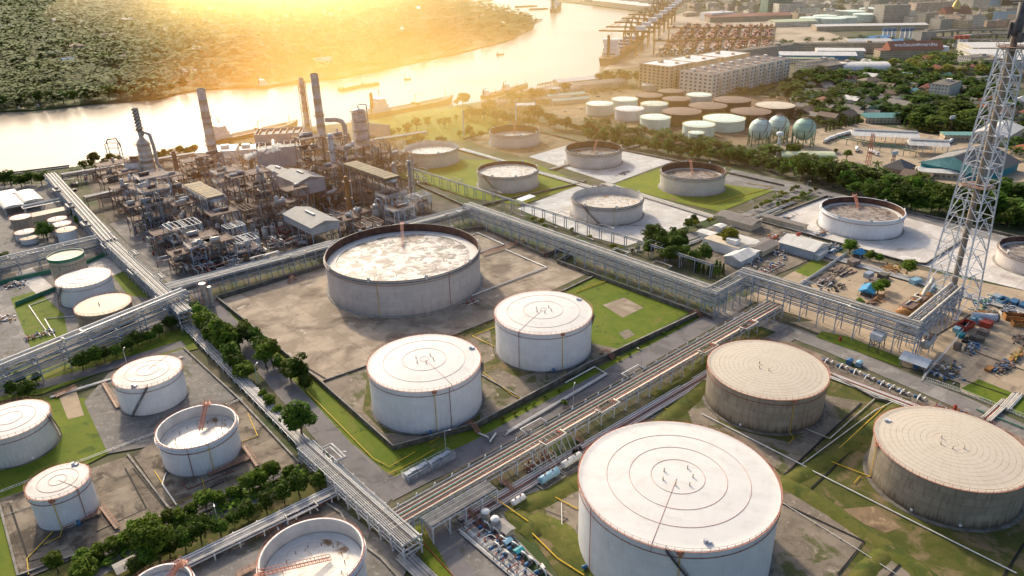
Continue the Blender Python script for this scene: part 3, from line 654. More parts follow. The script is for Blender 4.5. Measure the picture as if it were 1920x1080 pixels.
tank('low grey tank with a rusty tan roof behind the long pipe bridge', (-182.8, 300., 11.3, 8.9), 'concrete_tank', 'r_rust', drop=None, rings=(), vents=2, rise=.03)
tk = tank('rust streaked tank with a green band around its rim', (-222.3, 345.5, 8., 15.), 'rusty_shell', 'r_rust', rail=None, foam=False, rings=(), vents=0, rise=-.06)
MB().lathe([(8.02, 13.9), (8.2, 13.9), (8.2, 15.5), (7.9, 15.5), (7.9, 15.1)], 64, smooth=False).build('rim_band', K['pipeg'], tk)
MB().ring(0, 0, 12.2, 8.3, .1, 64, 5).build('spray_ring', K['piper'], tk)
open_tank('enormous floating roof tank with a muddy deck with painted white shine inside the big dike', (-52.5, 335.1, 37.1, 17.5), 'mauve', 'w_brown', 'd_big', 4.2, .87, 'r_old', 9, pi-.02, 'red', drop=((.55, 'piper'), (-.35, 'yellow')), n=160, lad_len=.62)
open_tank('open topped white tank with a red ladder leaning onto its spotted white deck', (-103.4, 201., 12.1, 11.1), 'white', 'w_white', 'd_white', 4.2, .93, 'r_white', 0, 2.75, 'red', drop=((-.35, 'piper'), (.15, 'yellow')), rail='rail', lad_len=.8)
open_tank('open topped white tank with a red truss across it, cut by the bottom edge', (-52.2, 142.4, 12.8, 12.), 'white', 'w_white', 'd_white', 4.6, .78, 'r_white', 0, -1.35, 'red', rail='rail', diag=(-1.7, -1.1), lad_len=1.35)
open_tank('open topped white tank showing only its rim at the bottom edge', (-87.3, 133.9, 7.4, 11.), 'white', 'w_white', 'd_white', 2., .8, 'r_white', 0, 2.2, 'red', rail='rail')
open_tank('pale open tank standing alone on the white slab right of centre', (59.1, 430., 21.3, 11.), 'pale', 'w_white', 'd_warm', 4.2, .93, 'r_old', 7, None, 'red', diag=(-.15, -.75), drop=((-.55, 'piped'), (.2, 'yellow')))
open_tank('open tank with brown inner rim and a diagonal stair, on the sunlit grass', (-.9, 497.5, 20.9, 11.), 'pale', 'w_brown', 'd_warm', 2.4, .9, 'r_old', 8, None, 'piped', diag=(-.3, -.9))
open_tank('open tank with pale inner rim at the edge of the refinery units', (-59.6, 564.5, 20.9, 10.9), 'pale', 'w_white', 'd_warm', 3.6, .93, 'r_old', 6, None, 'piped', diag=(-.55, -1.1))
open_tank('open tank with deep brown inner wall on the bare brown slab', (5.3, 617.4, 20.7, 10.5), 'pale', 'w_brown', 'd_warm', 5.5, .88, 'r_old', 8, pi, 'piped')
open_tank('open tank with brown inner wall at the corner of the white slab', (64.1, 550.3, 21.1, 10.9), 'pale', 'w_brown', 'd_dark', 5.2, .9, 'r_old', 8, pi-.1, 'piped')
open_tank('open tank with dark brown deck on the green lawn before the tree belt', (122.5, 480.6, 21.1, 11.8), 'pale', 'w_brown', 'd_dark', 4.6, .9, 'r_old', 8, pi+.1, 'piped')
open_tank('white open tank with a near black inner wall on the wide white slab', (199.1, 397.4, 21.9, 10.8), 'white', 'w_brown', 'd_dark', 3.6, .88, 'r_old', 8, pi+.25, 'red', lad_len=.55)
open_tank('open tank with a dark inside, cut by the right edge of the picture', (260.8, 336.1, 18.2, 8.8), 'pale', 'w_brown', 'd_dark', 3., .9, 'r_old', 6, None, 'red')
# small tanks at the left edge
for D, l, s, r in (((-293.8, 425.4, 5.6, 9.3), 'small dull grey tank beside the arched canopies', 'concrete_tank', 'r_white'),
        ((-272.7, 426.1, 5.1, 7.3), 'small white tank with rusty roof edge, rear one of the three in a row', 'white', 'r_old'),
        ((-264.9, 416.5, 5., 7.4), 'small white tank with clean white roof, middle one of the three in a row', 'white', 'r_white'),
        ((-256.8, 406.6, 5.2, 7.3), 'small white tank with tan roof, front one of the three in a row', 'white', 'r_rust'),
        ((-284., 411.2, 5.3, 5.), 'squat white tank with patchy roof beside the bushy tree', 'whiteold', 'r_old'),
        ((-278.5, 404.9, 4.5, 3.6), 'squat white tank with cream roof in front of the patchy one', 'whiteold', 'r_rust')):
    tank(l, D, s, r, foam=False, rings=(), vents=1, n=48, rise=.06)
# the far tank park: mint, white and dark brown tanks
FARM = [((89.2, 724.6, 13., 10.2), 'ivory', 'r_mint', 'ivory tank at the left end of the far tank park'), ((118.7, 759.3, 13.1, 7.3), 'mint', 'r_mint', 'pale mint tank behind the ivory one in the far tank park'),
        ((113.7, 698.3, 13.3, 9.9), 'whiteold', 'r_white', 'plain white tank in the front row of the far tank park'), ((143.7, 733.1, 13.3, 7.2), 'mint', 'r_mintrust', 'mint tank with a rust stained roof'),
        ((131.3, 661.6, 13.5, 9.3), 'mint', 'r_mint', 'mint tank nearest the tree belt, left of the small mint tank'), ((149.8, 795.2, 13.9, 3.8), 'brown', 'r_brown', 'dark brown tank behind the rust stained mint one'),
        ((172.4, 766.7, 13.8, 5.), 'brown', 'r_brown', 'dark brown tank left of the blue mint tank by the apartments'), ((175.6, 809.2, 13.4, 5.3), 'brown', 'r_brown', 'dark brown tank at the foot of the tan apartment block'),
        ((157.9, 677.4, 17.5, 10.6), 'brown', 'r_brown', 'wide dark brown tank in the middle of the far tank park front'), ((200.8, 787.6, 13., 4.6), 'mint', 'r_mint', 'bluish mint tank at the foot of the white apartment blocks'),
        ((192.6, 719.1, 17.7, 6.7), 'brown', 'r_brown', 'wide dark brown tank in the centre of the far tank park'), ((223.7, 745.8, 18.1, 6.7), 'brown', 'r_brown', 'wide dark brown tank at the rear of the far tank park'),
        ((222.2, 681.1, 17.7, 8.2), 'brown', 'r_brown', 'wide dark brown tank just behind the green spheres'), ((258.2, 721.5, 18.3, 5.), 'brown', 'r_rust', 'dark tank with a pale tan roof at the town side'),
        ((189.1, 649.5, 18., 9.4), 'mint', 'r_mint', 'wide mint tank with a white roof before the brown tanks'), ((161.5, 626.5, 13.4, 9.8), 'mint', 'r_mint', 'mint tank with the small tank standing before it'),
        ((154., 603.5, 6.2, 8.1), 'mint', 'r_mint', 'smallest mint tank, at the very front of the far tank park')]
for D, s, r, l in FARM:
    if s == 'brown' or D[3] < 9: D = at_h(*D, 11.0)
    tank(l, D, s, r, 'yellow' if s != 'brown' else 'steelb', foam=False, rings=(), vents=1, n=64, rise=.05)
# spheres
def sphere_tank(px, xr, ybot, label, m='mint'):
    g = G(*px); R = xr*.95*math.sqrt(g[0]**2+g[1]**2+CH**2)/CF; zc = R+4.0
    t = thing('sphere_tank', label, 'gas sphere', g)
    MB().sphere(0, 0, zc, R, 40, 24).build('shell', K[m], t)
    lm = mesh_of(MB().cyl(0, 0, 0, .4, zc, 8).box(0, 0, 0, 1.3, 1.3, .5), 'leg', K['teal2'])
    for i in range(9):
        a = 2*pi*i/9+.2; part('leg', lm, t, ((R-.3)*cos(a), (R-.3)*sin(a), 0))
    mb = MB()
    for i in range(9):
        a = 2*pi*i/9+.2; b = a+2*pi/9; r = R-.3
        mb.bar((r*cos(a), r*sin(a), .6), (r*cos(b), r*sin(b), zc*.62), .12); mb.bar((r*cos(b), r*sin(b), .6), (r*cos(a), r*sin(a), zc*.62), .12)
    mb.build('brace', K['teal2'], t)
    mb = MB().ring(0, 0, zc, R+.12, .1, 60, 5).ring(0, 0, zc+R*.55, R*.84+.1, .1, 60, 5); mb.build('spray_ring', K['steelb'], t)
    mb = MB().cyl(0, 0, zc+R*.97, 3, .2, 14); mb.ring(0, 0, zc+R+1.1, 3, .07, 16)
    for i in range(6): mb.bar((3*cos(i), 3*sin(i), zc+R*.97), (3*cos(i), 3*sin(i), zc+R+1.1), .1); mb.cyl(1.5*cos(i*1.1), 1.5*sin(i*1.1), zc+R, .25, 1.6+.4*(i % 3), 6)
    mb.build('top_platform', K['steelb'], t)
    mb = MB(); a0 = -2.2; N = 26
    for k in range(N):
        f0, f1 = k/N, (k+1)/N
        def q(f, e): w = pi*(.12+.8*f); rr = (R+.6)*sin(w); a = a0+f*1.5; return (rr*cos(a+e), rr*sin(a+e), zc-(R+.6)*cos(w))
        mb.bar(q(f0, 0), q(f1, 0), .5, .12); mb.bar(tuple(v+(1 if i == 2 else 0) for i, v in enumerate(q(f0, 0))), tuple(v+(1 if i == 2 else 0) for i, v in enumerate(q(f1, 0))), .08)
    mb.build('stair', K['steelb'], t)
    return t
K['teal2'] = M('dark_green_steel', (.05, .18, .13), .6, var=.2)
K['sphg'] = tank_paint('green_sphere_paint', (.46, .66, .52), .2, (.35, .36, .28), cs=.08)
sphere_tank((1422, 272), 20, 275, 'pale mint gas sphere on green legs beside the white water tower, leftmost of the three')
sphere_tank((1456, 264), 19, 268, 'mint gas sphere on legs standing behind the other two')
sphere_tank((1504, 272), 20, 278, 'green gas sphere with a stair curling over it, rightmost of the three', 'sphg')
g = G(1457, 296); t = thing('water_tower', 'slim white mushroom water tower beside the gas spheres', 'water tower', g)
zt = ztop(g, 247); MB().lathe([(1.6, 0), (.9, 2), (.9, zt-3.5)], 16).build('stem', K['whitep'], t)
MB().lathe([(.9, zt-4.2), (2.6, zt-2.6), (2.6, zt-.6), (1.2, zt), (.01, zt)], 20).build('bowl', K['whitep'], t)
# ------------------------------------------------------------------ pipe bridges, pipe tracks, walls, fences
def rack(label, pa, pb, w, levels, bay=7.0, post='steel', loops=(), name='pipe_bridge', cat='pipe bridge', ext=(0, 0), brace=True, rail=None, seed=1, posts2=True, truss=False, z_top=None):
    rn = random.Random(seed)
    A = G(*pa) if len(pa) == 2 else pa; B = G(*pb) if len(pb) == 2 else pb
    L = hypot(B[0]-A[0], B[1]-A[1]); a = atan2(B[1]-A[1], B[0]-A[0])
    t = thing(name, label, cat, (A[0], A[1], 0), a)
    x0, x1 = -ext[0], L+ext[1]; n = max(1, int(round((x1-x0)/bay))); H = max(z for z, _ in levels)
    mb = MB()
    for y in (-w/2, w/2): mb.bar((0, y, 0), (0, y, H+.9 if rail else H), .34, .34)
    for z, _ in levels: mb.bar((0, -w/2-.5, z-.25), (0, w/2+.5, z-.25), .25, .4)
    if brace and H > 4: mb.bar((0, -w/2, .3), (0, w/2, min(z for z, _ in levels)-.4), .14)
    fm = mesh_of(mb, 'support_frame', K[post])
    for i in range(n+1): part('support_frame', fm, t, (x0+(x1-x0)*i/n, 0, 0))
    for z, _ in levels:
        mb = MB()
        for y in (-w/2, w/2): mb.bar((x0, y, z-.28), (x1, y, z-.28), .22, .36)
        if truss and z == H:
            for y in (-w/2, w/2):
                for i in range(n):
                    xa, xb = x0+(x1-x0)*i/n, x0+(x1-x0)*(i+1)/n; zl = levels[1][0] if len(levels) > 1 else z-3
                    mb.bar((xa, y, z-.3), ((xa+xb)/2, y, zl-.3), .13); mb.bar(((xa+xb)/2, y, zl-.3), (xb, y, z-.3), .13)
        mb.build('side_beam', K[post], t)
    for z, spec in levels:
        ps = []
        for cnt, r, m in spec: ps += [(r, 'pipeb' if m == 'pipe' and rn.random() < .4 else m) for _ in range(cnt)]
        if z < H: ps = [(r, 'pipeb' if rn.random() < .4 else m) for r, m in ps if rn.random() < .66] or ps[:2]  # shade below the top level painted in: some lower pipes swapped for darker ones
        rn.shuffle(ps); wt = sum(2*r for r, _ in ps); gap = (w-.5-wt)/max(1, len(ps)-1) if len(ps) > 1 else 0
        y = -(w-.5)/2
        for j, (r, m) in enumerate(ps):
            yc = y+r; y += 2*r+gap; xs = [(x0-.2, yc, z+r)]
            if z == H:
                for lx, side, k in loops:
                    order = j if side < 0 else len(ps)-1-j
                    if order < k:
                        yo = side*(w/2+2.3-order*.95); dx = 4.6-order*.85; q = x0+(x1-x0)*lx
                        xs += [(q-dx, yc, z+r), (q-dx, yc, z+r+1.0), (q-dx, yo, z+r+1.0), (q+dx, yo, z+r+1.0), (q+dx, yc, z+r+1.0), (q+dx, yc, z+r)]
            xs.append((x1+.2, yc, z+r))
            MB().tube(xs, r, 7).build('pipe', K[m], t)
    if rail:
        mb = MB()
        for y in (-w/2-.4, w/2+.4):
            for z in (.5, 1.0): mb.bar((x0, y, H+z), (x1, y, H+z), .07)
            for i in range(int((x1-x0)/3)+1): mb.bar((x0+i*3, y, H-.1), (x0+i*3, y, H+1), .08)
        mb.build('handrail', K[rail], t)
    return t
P_, W_, C_, R2, D_, G_ = 'pipe', 'pipew', 'pipec', 'piper', 'piped', 'pipeg'
# main diagonal bridge in front
rack('long diagonal pipe bridge packed with cream and rusty pipes in the front', (786, 980), (1446, 595), 7.4,
     [(6.3, [(3, .27, C_), (2, .17, W_), (3, .16, R2), (3, .16, D_), (1, .17, G_)]), (4.6, [(4, .15, D_)])], 6.5, 'steelw',
     [(.30, -1, 2), (.30, 1, 2), (.43, -1, 3), (.55, 1, 2), (.72, -1, 2), (.86, -1, 2)], ext=(10.5, 2), seed=3, rail='piped')
rack('short branch of silver pipes on stilts beside the front corner of the diagonal bridge', (838, 990), (922, 940), 5.4, [(6.0, [(8, .16, P_), (2, .22, P_)])], 6, 'steelw', seed=4, ext=(6.5, 0))
# left bridge toward the front corner
rack('raised silver pipe bridge coming down to the front corner of the road', (588, 872), (764, 1036), 5.6, [(6.6, [(2, .28, P_), (4, .17, P_), (2, .13, W_), (1, .14, D_)]), (4.6, [(6, .15, P_), (3, .12, D_)]), (3.0, [(5, .15, P_)])], 6, 'steelw', [(.2, 1, 2)], seed=5, ext=(3, 3))
rack('low bed of silver pipes beside the tree lined road', (352, 615), (600, 868), 4.2, [(2.0, [(11, .17, P_), (2, .26, P_)])], 6, 'steelw', seed=6, brace=False, name='pipe_track', cat='pipe track')
rack('wide blue grey pipe bridge with bright pipes and small loops beside the refinery lane', (212, 480), (352, 615), 6.0, [(9.0, [(3, .36, P_), (6, .2, P_), (3, .13, W_)]), (6.6, [(8, .16, P_)]), (4.6, [(8, .16, D_)])], 6, 'steel', [(.28, 1, 2), (.62, 1, 2), (.5, -1, 1), (.85, -1, 1), (.1, -1, 1)], seed=7, ext=(2, 2), truss=True)
rack('wide pipe bridge with thick bright pipes running up to the river side', (102, 352), (212, 480), 7.5, [(9.5, [(4, .55, P_), (4, .24, P_), (3, .14, W_)]), (7, [(8, .18, P_)]), (4.8, [(8, .16, D_)])], 8, 'steel', [(.55, -1, 1), (.8, -1, 1), (.3, -1, 1)], seed=8, ext=(2, 2), truss=True)
rack('tall pipe bridge on slender blue posts crossing the left edge below the rusty roofed tank', (-40, 762), (345, 594), 5.5, [(12.2, [(2, .42, W_), (3, .16, P_)]), (9.6, [(6, .18, P_)]), (7.4, [(7, .2, C_)]), (5.4, [(8, .17, P_)]), (3.6, [(7, .15, D_)])], 11, 'steel', [(.42, -1, 2), (.70, -1, 1)], seed=9, ext=(0, 3), truss=True)
rack('pipe bridge with open blue frames at the left edge above the rust streaked tank', (-40, 530), (208, 470), 6.0, [(9.5, [(2, .2, P_), (1, .3, W_)]), (7, [(6, .2, P_)]), (4.8, [(8, .2, P_)]), (3, [(6, .16, D_)])], 9, 'steel', [(.3, -1, 1), (.55, -1, 1)], seed=10, ext=(0, 3))
rack('broad pipe bridge of pale pipes along the rear dike wall left of the enormous tank', (333, 566), (628, 484), 8.0, [(8.6, [(3, .4, P_), (5, .24, C_), (6, .15, P_)]), (6.2, [(8, .18, P_)]), (4.2, [(8, .16, D_)])], 6, 'steel', [(.55, 1, 2), (.75, -1, 2), (.62, 1, 3)], seed=11, ext=(3, 0))
rack('pipe bridge passing behind the enormous tank', (628, 484), (884, 414), 7.0, [(8.4, [(3, .36, P_), (6, .2, C_)]), (6.2, [(8, .17, P_)]), (4.2, [(6, .16, D_)])], 7, 'steel', [(.8, -1, 2)], seed=12, ext=(0, 3))
rack('long four level pipe bridge along the right side of the big dike', (884, 418), (1340, 588), 7.0, [(11.4, [(2, .42, C_), (3, .2, P_), (3, .13, W_)]), (9.4, [(8, .17, P_)]), (7.4, [(7, .18, C_)]), (5.4, [(7, .16, P_)])], 7, 'steel', [(.22, 1, 1), (.37, 1, 1), (.52, 1, 1), (.66, 1, 2), (.8, 1, 1)], seed=13, ext=(3, 2))
rack('short pipe bridge turning the corner behind the dike gate', (1340, 586), (1392, 556), 7.0, [(11.9, [(2, .42, C_), (3, .2, P_)]), (9.2, [(6, .17, P_)]), (7.2, [(6, .18, C_)])], 6, 'steel', seed=14, ext=(3, 3))
rack('high pipe bridge with blue legs crossing the front of the scrap yard', (1392, 562), (1704, 668), 6.5, [(14.6, [(1, .5, C_), (3, .2, P_), (2, .14, W_)]), (12.2, [(7, .18, P_)]), (9.6, [(6, .2, P_)]), (7.8, [(4, .16, P_)])], 8, 'steel', [(.72, -1, 1), (.4, 1, 1)], seed=15, ext=(2, 2), truss=True)
rack('high pipe bridge with two fat cream pipes leading to the lattice flare tower', (1704, 662), (1778, 596), 6.0, [(15.0, [(2, .55, C_), (1, .3, P_)]), (12.4, [(5, .18, P_)]), (9.8, [(4, .2, P_)])], 6, 'steel', seed=16, ext=(2, 0), truss=True)
rack('slim trestle carrying two pipes past the green tank yards', (742, 322), (1000, 408), 1.8, [(7.0, [(1, .3, P_), (1, .16, P_)])], 9, 'steel', [(.22, 1, 1), (.48, 1, 1), (.75, 1, 1)], seed=17, brace=False, name='pipe_trestle', cat='pipe trestle')
rack('slim trestle carrying two pipes in front of the white slab tank', (1000, 408), (1332, 520), 1.8, [(7.0, [(1, .3, P_), (1, .16, P_)])], 9, 'steel', [(.2, 1, 1), (.45, 1, 1), (.72, 1, 1)], seed=18, brace=False, name='pipe_trestle', cat='pipe trestle')
rack('pipe bridge of pale pipes between the lane and the river side units', (165, 392), (330, 352), 6.0, [(8.0, [(3, .3, P_), (5, .2, C_)]), (5.8, [(7, .2, D_)])], 8, 'steelb', [(.5, 1, 2)], seed=19)
rack('long dim pipe bridge along the river bank behind the stacks', (120, 345), (470, 286), 6.0, [(7.0, [(4, .35, P_), (4, .2, D_)]), (5, [(6, .2, D_)])], 10, 'steelb', seed=20)
rack('pipe bridge in the golden light between the grey towers and the river', (560, 300), (800, 262), 6.0, [(7.0, [(4, .3, C_), (4, .2, P_)]), (5, [(6, .2, D_)])], 10, 'steelb', seed=21)
def track(label, pa, pb, w, spec, seed=1, sl=8, z=.55, m='conc', nm='pipe_track'):
    rn = random.Random(seed); A = G(*pa); B = G(*pb); L = hypot(B[0]-A[0], B[1]-A[1]); a = atan2(B[1]-A[1], B[0]-A[0])
    t = thing(nm, label, 'pipe track', A, a)
    sm_ = mesh_of(MB().box(0, 0, 0, .35, w, z-.02), 'sleeper', K[m]); n = min(60, int(L/sl))
    for i in range(n+1): part('sleeper', sm_, t, (L*i/max(1, n), 0, 0))
    ps = []
    for cnt, r, mt in spec: ps += [(r, 'pipeb' if mt == 'pipe' and rn.random() < .4 else mt) for _ in range(cnt)]
    rn.shuffle(ps); gap = (w-.2-sum(2*r for r, _ in ps))/max(1, len(ps)-1); y = -(w-.2)/2
    for r, mt in ps:
        yc = y+r; y += 2*r+gap; e0, e1 = rn.uniform(0, 2), rn.uniform(0, 2)
        MB().tube([(e0, yc, z+r), (L-e1, yc, z+r)], r, 7).build('pipe', K[mt], t)
    return t
track('ground level bed of white, red and grey pipes below the diagonal bridge', (862, 984), (1412, 655), 5.6, [(6, .2, W_), (5, .16, P_), (3, .2, R2), (5, .12, D_)], 31)
track('ground level bed of pipes along the right road, beside the blue pumps', (1404, 648), (1790, 795), 5.0, [(6, .2, W_), (3, .2, R2), (4, .14, P_)], 32)
track('ground level bed of pipes behind the cream roofed tank at the right edge', (1790, 795), (1990, 878), 5.0, [(6, .2, W_), (3, .16, R2), (4, .14, P_)], 33)
track('bed of silver pipes running out of the picture below the pump row', (868, 990), (1010, 1110), 5.0, [(7, .2, P_), (4, .14, P_), (2, .2, W_)], 34)
track('bed of silver pipes leaving the front corner toward the bottom edge', (752, 1040), (840, 1125), 5.0, [(7, .22, P_), (4, .16, P_)], 35)
track('wide bed of bright pipes along the edge of the right white slab', (1480, 462), (1960, 598), 6.5, [(9, .26, P_), (6, .16, W_)], 36)
track('bed of pipes between the four open tanks', (862, 280), (1190, 378), 6.0, [(6, .3, C_), (4, .2, P_)], 37, 10)
track('bed of pipes between the white slabs and the grass lawn', (1130, 345), (1340, 410), 6.0, [(6, .3, C_), (4, .2, P_)], 38, 10)
track('bed of rusty pipes crossing beside the open tank with dark brown deck', (1030, 320), (1240, 262), 4.0, [(4, .25, C_), (3, .2, D_)], 39, 10)
track('row of pipes along the service road by the shanty sheds', (1245, 478), (1490, 380), 3.0, [(4, .22, P_), (2, .16, W_)], 40)
rack('silver pipe bed with a rusty walkway in the lower left among the trees', (300, 1092), (655, 918), 4.6, [(2.6, [(8, .18, P_), (3, .24, W_), (2, .14, D_)])], 7, 'steelw', [(.7, -1, 1)], seed=41, brace=False, name='pipe_track', cat='pipe track')
track('bundle of pipes in front of the small white tank with rust red rail', (180, 1050), (560, 880), 2.4, [(3, .16, P_), (2, .12, D_)], 42)
track('pair of white pipes running along the dike road', (945, 818), (1140, 702), 1.4, [(2, .24, W_)], 43, 12)
track('pipes under the left bridge next to the small tank', (95, 748), (345, 672), 1.6, [(3, .2, W_)], 44, 12)
track('short stack of pipes beside the right road near the picture edge', (1846, 792), (1890, 752), 3.5, [(5, .3, C_), (2, .2, R2)], 45)
track('short stack of pipes across the right road from the other stack', (1882, 770), (1910, 740), 3.5, [(5, .3, C_), (2, .2, W_)], 46)
def pipe_run(label, pts, r, m, z=.6, name='pipeline', grp=None):
    P = [G(*p[:2]) for p in pts]; o = P[0]
    q = [(p[0]-o[0], p[1]-o[1], (pp[2] if len(pp) > 2 else z)) for p, pp in zip(P, pts)]
    t = thing(name, label, 'pipeline', o, 0, grp)
    MB().tube(q, r, 7).build('pipe', K[m], t)
    sm_ = {}
    for a, b in zip(q, q[1:]):
        L = hypot(b[0]-a[0], b[1]-a[1]); n = int(L/9)
        for i in range(n+1):
            f = (i+.5)/(n+1); x, y = a[0]+(b[0]-a[0])*f, a[1]+(b[1]-a[1])*f; zz = a[2]+(b[2]-a[2])*f
            hz = round(max(.1, zz-r*.5), 2)
            if hz not in sm_: sm_[hz] = mesh_of(MB().box(0, 0, 0, .3, .3, hz), 'pipe_support', K['conc'])
            part('pipe_support', sm_[hz], t, (x, y, 0))
    return t
for l, pts, r, m in (
    ('long white pipe crossing the front right turf toward the bottom right corner', [(1315, 778), (1505, 875), (1520, 884), (1720, 985), (1905, 1078)], .2, W_),
    ('white pipe along the drain left of the cream roofed tank', [(1690, 748), (1640, 772), (1502, 874)], .16, W_),
    ('yellow foam pipe along the grass bank between the two grey tanks', [(1660, 762), (1550, 865), (1632, 897)], .16, 'yellow'),
    ('yellow foam pipe beside the grey tank with ringed roof', [(1285, 732), (1240, 765), (1255, 772)], .16, 'yellow'),
    ('tan pipe along the bank from the right pipe bed', [(1640, 750), (1555, 825), (1500, 802)], .2, C_),
    ('thin white pipe across the gravel right of the huge tank', [(1466, 945), (1600, 1028), (1680, 1080)], .1, W_),
    ('pair of yellow pipes by the huge tank, lower stretch', [(998, 1003), (1045, 1050), (1095, 1082)], .2, 'yellow'),
    ('yellow pipe crossing the grass bank in front of the huge tank', [(1028, 928), (1078, 955), (1090, 958)], .17, 'yellow'),
    ('yellow pipe crossing over the pipe bed near the hut', [(905, 925, 1.5), (990, 985, 1.5)], .18, 'yellow'),
    ('thin white pipe running to the valve box by the huge tank', [(1053, 945), (1054, 1020), (1068, 1020)], .1, W_),
    ('yellow foam pipe along the dike foot by the road', [(575, 735), (700, 862), (730, 878), (778, 850)], .13, 'yellow'),
    ('yellow foam pipe beside the fenced units', [(728, 892), (780, 866), (815, 845)], .13, 'yellow'),
    ('bright yellow pipe on the lawn behind the second white tank', [(1078, 550), (1145, 525)], .2, 'yellow'),
    ('white bent pipe on the slab right of the enormous tank', [(885, 556), (1025, 503), (948, 470)], .32, W_),
    ('white looped pipe on the slab behind the enormous tank', [(890, 478), (945, 460), (895, 438), (880, 445)], .3, W_),
    ('yellow pipe on the gravel between the two white tanks', [(928, 615), (886, 632), (928, 652)], .13, 'yellow'),
    ('yellow pipe on the gravel in front of the second white tank', [(905, 700), (960, 742), (980, 752)], .13, 'yellow'),
    ('yellow pipe across the lawn of the tank with dark brown deck', [(1330, 385), (1450, 352), (1400, 345)], .18, 'yellow'),
    ('yellow pipe on the stained slab behind the open white tank', [(465, 777), (484, 820), (450, 832)], .13, 'yellow'),
    ('white pipe on the slab beside the open white tank', [(312, 890), (305, 910), (332, 950)], .25, W_),
    ('yellow pipe leaving the small white tank with rust red rail', [(100, 1000), (52, 1050), (55, 1080)], .16, 'yellow'),
    ('yellow pipe beside the open white tank leading to the trees', [(290, 885), (330, 950), (385, 920), (380, 900)], .13, 'yellow'),
    ('red fire main on the stained slab right of the open white tank', [(340, 905), (352, 920), (440, 885)], .12, R2),
    ('white pipe loop on the grass by the low rusty roofed tank', [(98, 560), (55, 575), (80, 612), (95, 632)], .22, W_),
    ('second white pipe loop on the grass by the low rusty roofed tank', [(140, 595), (85, 600), (105, 635)], .22, W_),
    ('white pipe bending around the white slab in the golden light', [(1470, 415), (1490, 405), (1465, 395), (1420, 415)], .25, W_),
    ('red pipe lying along the front of the pale tank on the white slab', [(1100, 420), (1205, 425), (1240, 435)], .12, R2),
    ('white pipe pair at the foot of the second white tank', [(1140, 705), (1115, 690), (1060, 720)], .25, W_),
    ('white bent pipes by the road under the dike stairs', [(898, 815), (915, 822), (918, 832), (930, 815)], .28, W_),
    ('grey pipe along the concrete wall at the lower left', [(0, 972), (60, 952), (100, 938)], .1, P_),
    ('green and white pipe beside the right road', [(1830, 770), (1900, 798), (1960, 822)], .25, G_)):
    pipe_run(l, pts, r, m)
# walls of the dikes
def wall(label, px, h=1.6, th=.45, m='concd', name='dike_wall', cat='dike wall', cap=True):
    P = [G(*p) for p in px]; o = P[0]; t = thing(name, label, cat, o)
    mb = MB(); cp = MB()
    for a, b in zip(P, P[1:]):
        p = (a[0]-o[0], a[1]-o[1], h/2); q = (b[0]-o[0], b[1]-o[1], h/2); mb.bar(p, q, th, h)
        if cap: cp.bar((p[0], p[1], h+.06), (q[0], q[1], h+.06), th+.16, .13)
        L = hypot(q[0]-p[0], q[1]-p[1]); n = int(L/5); dx, dy = (q[0]-p[0])/L, (q[1]-p[1])/L
        for i in range(1, n): mb.box(p[0]+dx*L*i/n, p[1]+dy*L*i/n, 0, .3, th+.3, h*.97, atan2(dy, dx))
    mb.build('wall', K[m], t)
    if cap: cp.build('coping', K['conc'], t)
    return t
wall('grey concrete dike wall along the tree lined road and the road bend', [(406, 562), (600, 720), (738, 844), (893, 802)], 2.0)
wall('grey concrete dike wall along the front road up to the far corner', [(893, 802), (1100, 690), (1312, 590), (1335, 600)], 2.0)
wall('grey concrete dike wall behind the enormous tank', [(406, 562), (612, 500), (872, 434), (905, 430), (1020, 482), (1052, 470), (1072, 480), (1045, 494), (1310, 592)], 2.0)
wall('low inner kerb wall between the slab and the gravel compound', [(606, 716), (830, 638), (1060, 545), (1120, 516)], .7)
wall('low inner wall between the two white tanks', [(800, 648), (905, 706), (985, 752)], .6)
wall('concrete dike wall around the yards of the four open tanks', [(742, 330), (880, 392), (1090, 345), (1098, 340)], 1.3)
wall('pale concrete wall between the grass yard and the brown slab', [(742, 300), (830, 275), (990, 318), (1098, 345)], 1.2)
wall('pale wall around the golden brown slab by the tree belt', [(870, 262), (962, 236), (1082, 266), (1265, 303), (1470, 350)], 1.4)
wall('low dark wall around the white slab of the near black tank', [(1425, 417), (1548, 370), (1640, 385), (1930, 452)], 1.4)
wall('low concrete wall in front of the near black tank', [(1425, 417), (1700, 494), (1735, 497), (1800, 455)], 1.2)
wall('dark concrete dike wall beside the silver pipe bed at the lower left', [(345, 655), (450, 752), (562, 872)], 1.0)
wall('low kerb wall between the lower left slabs', [(240, 855), (330, 972)], .8)
wall('low kerb wall around the stained slab of the rust railed tank', [(-2, 940), (35, 1082), (335, 975), (560, 874)], .8)
wall('kerb wall curving past the open tank at the bottom edge', [(480, 985), (602, 940), (640, 965), (662, 1010), (715, 1050), (760, 1100)], .8)
wall('kerb wall along the bottom pump row', [(930, 975), (1000, 1050), (1050, 1100)], .7)
wall('grey stone retaining wall beside the right pipe bed', [(1548, 700), (1640, 750), (1665, 755)], 1.1)
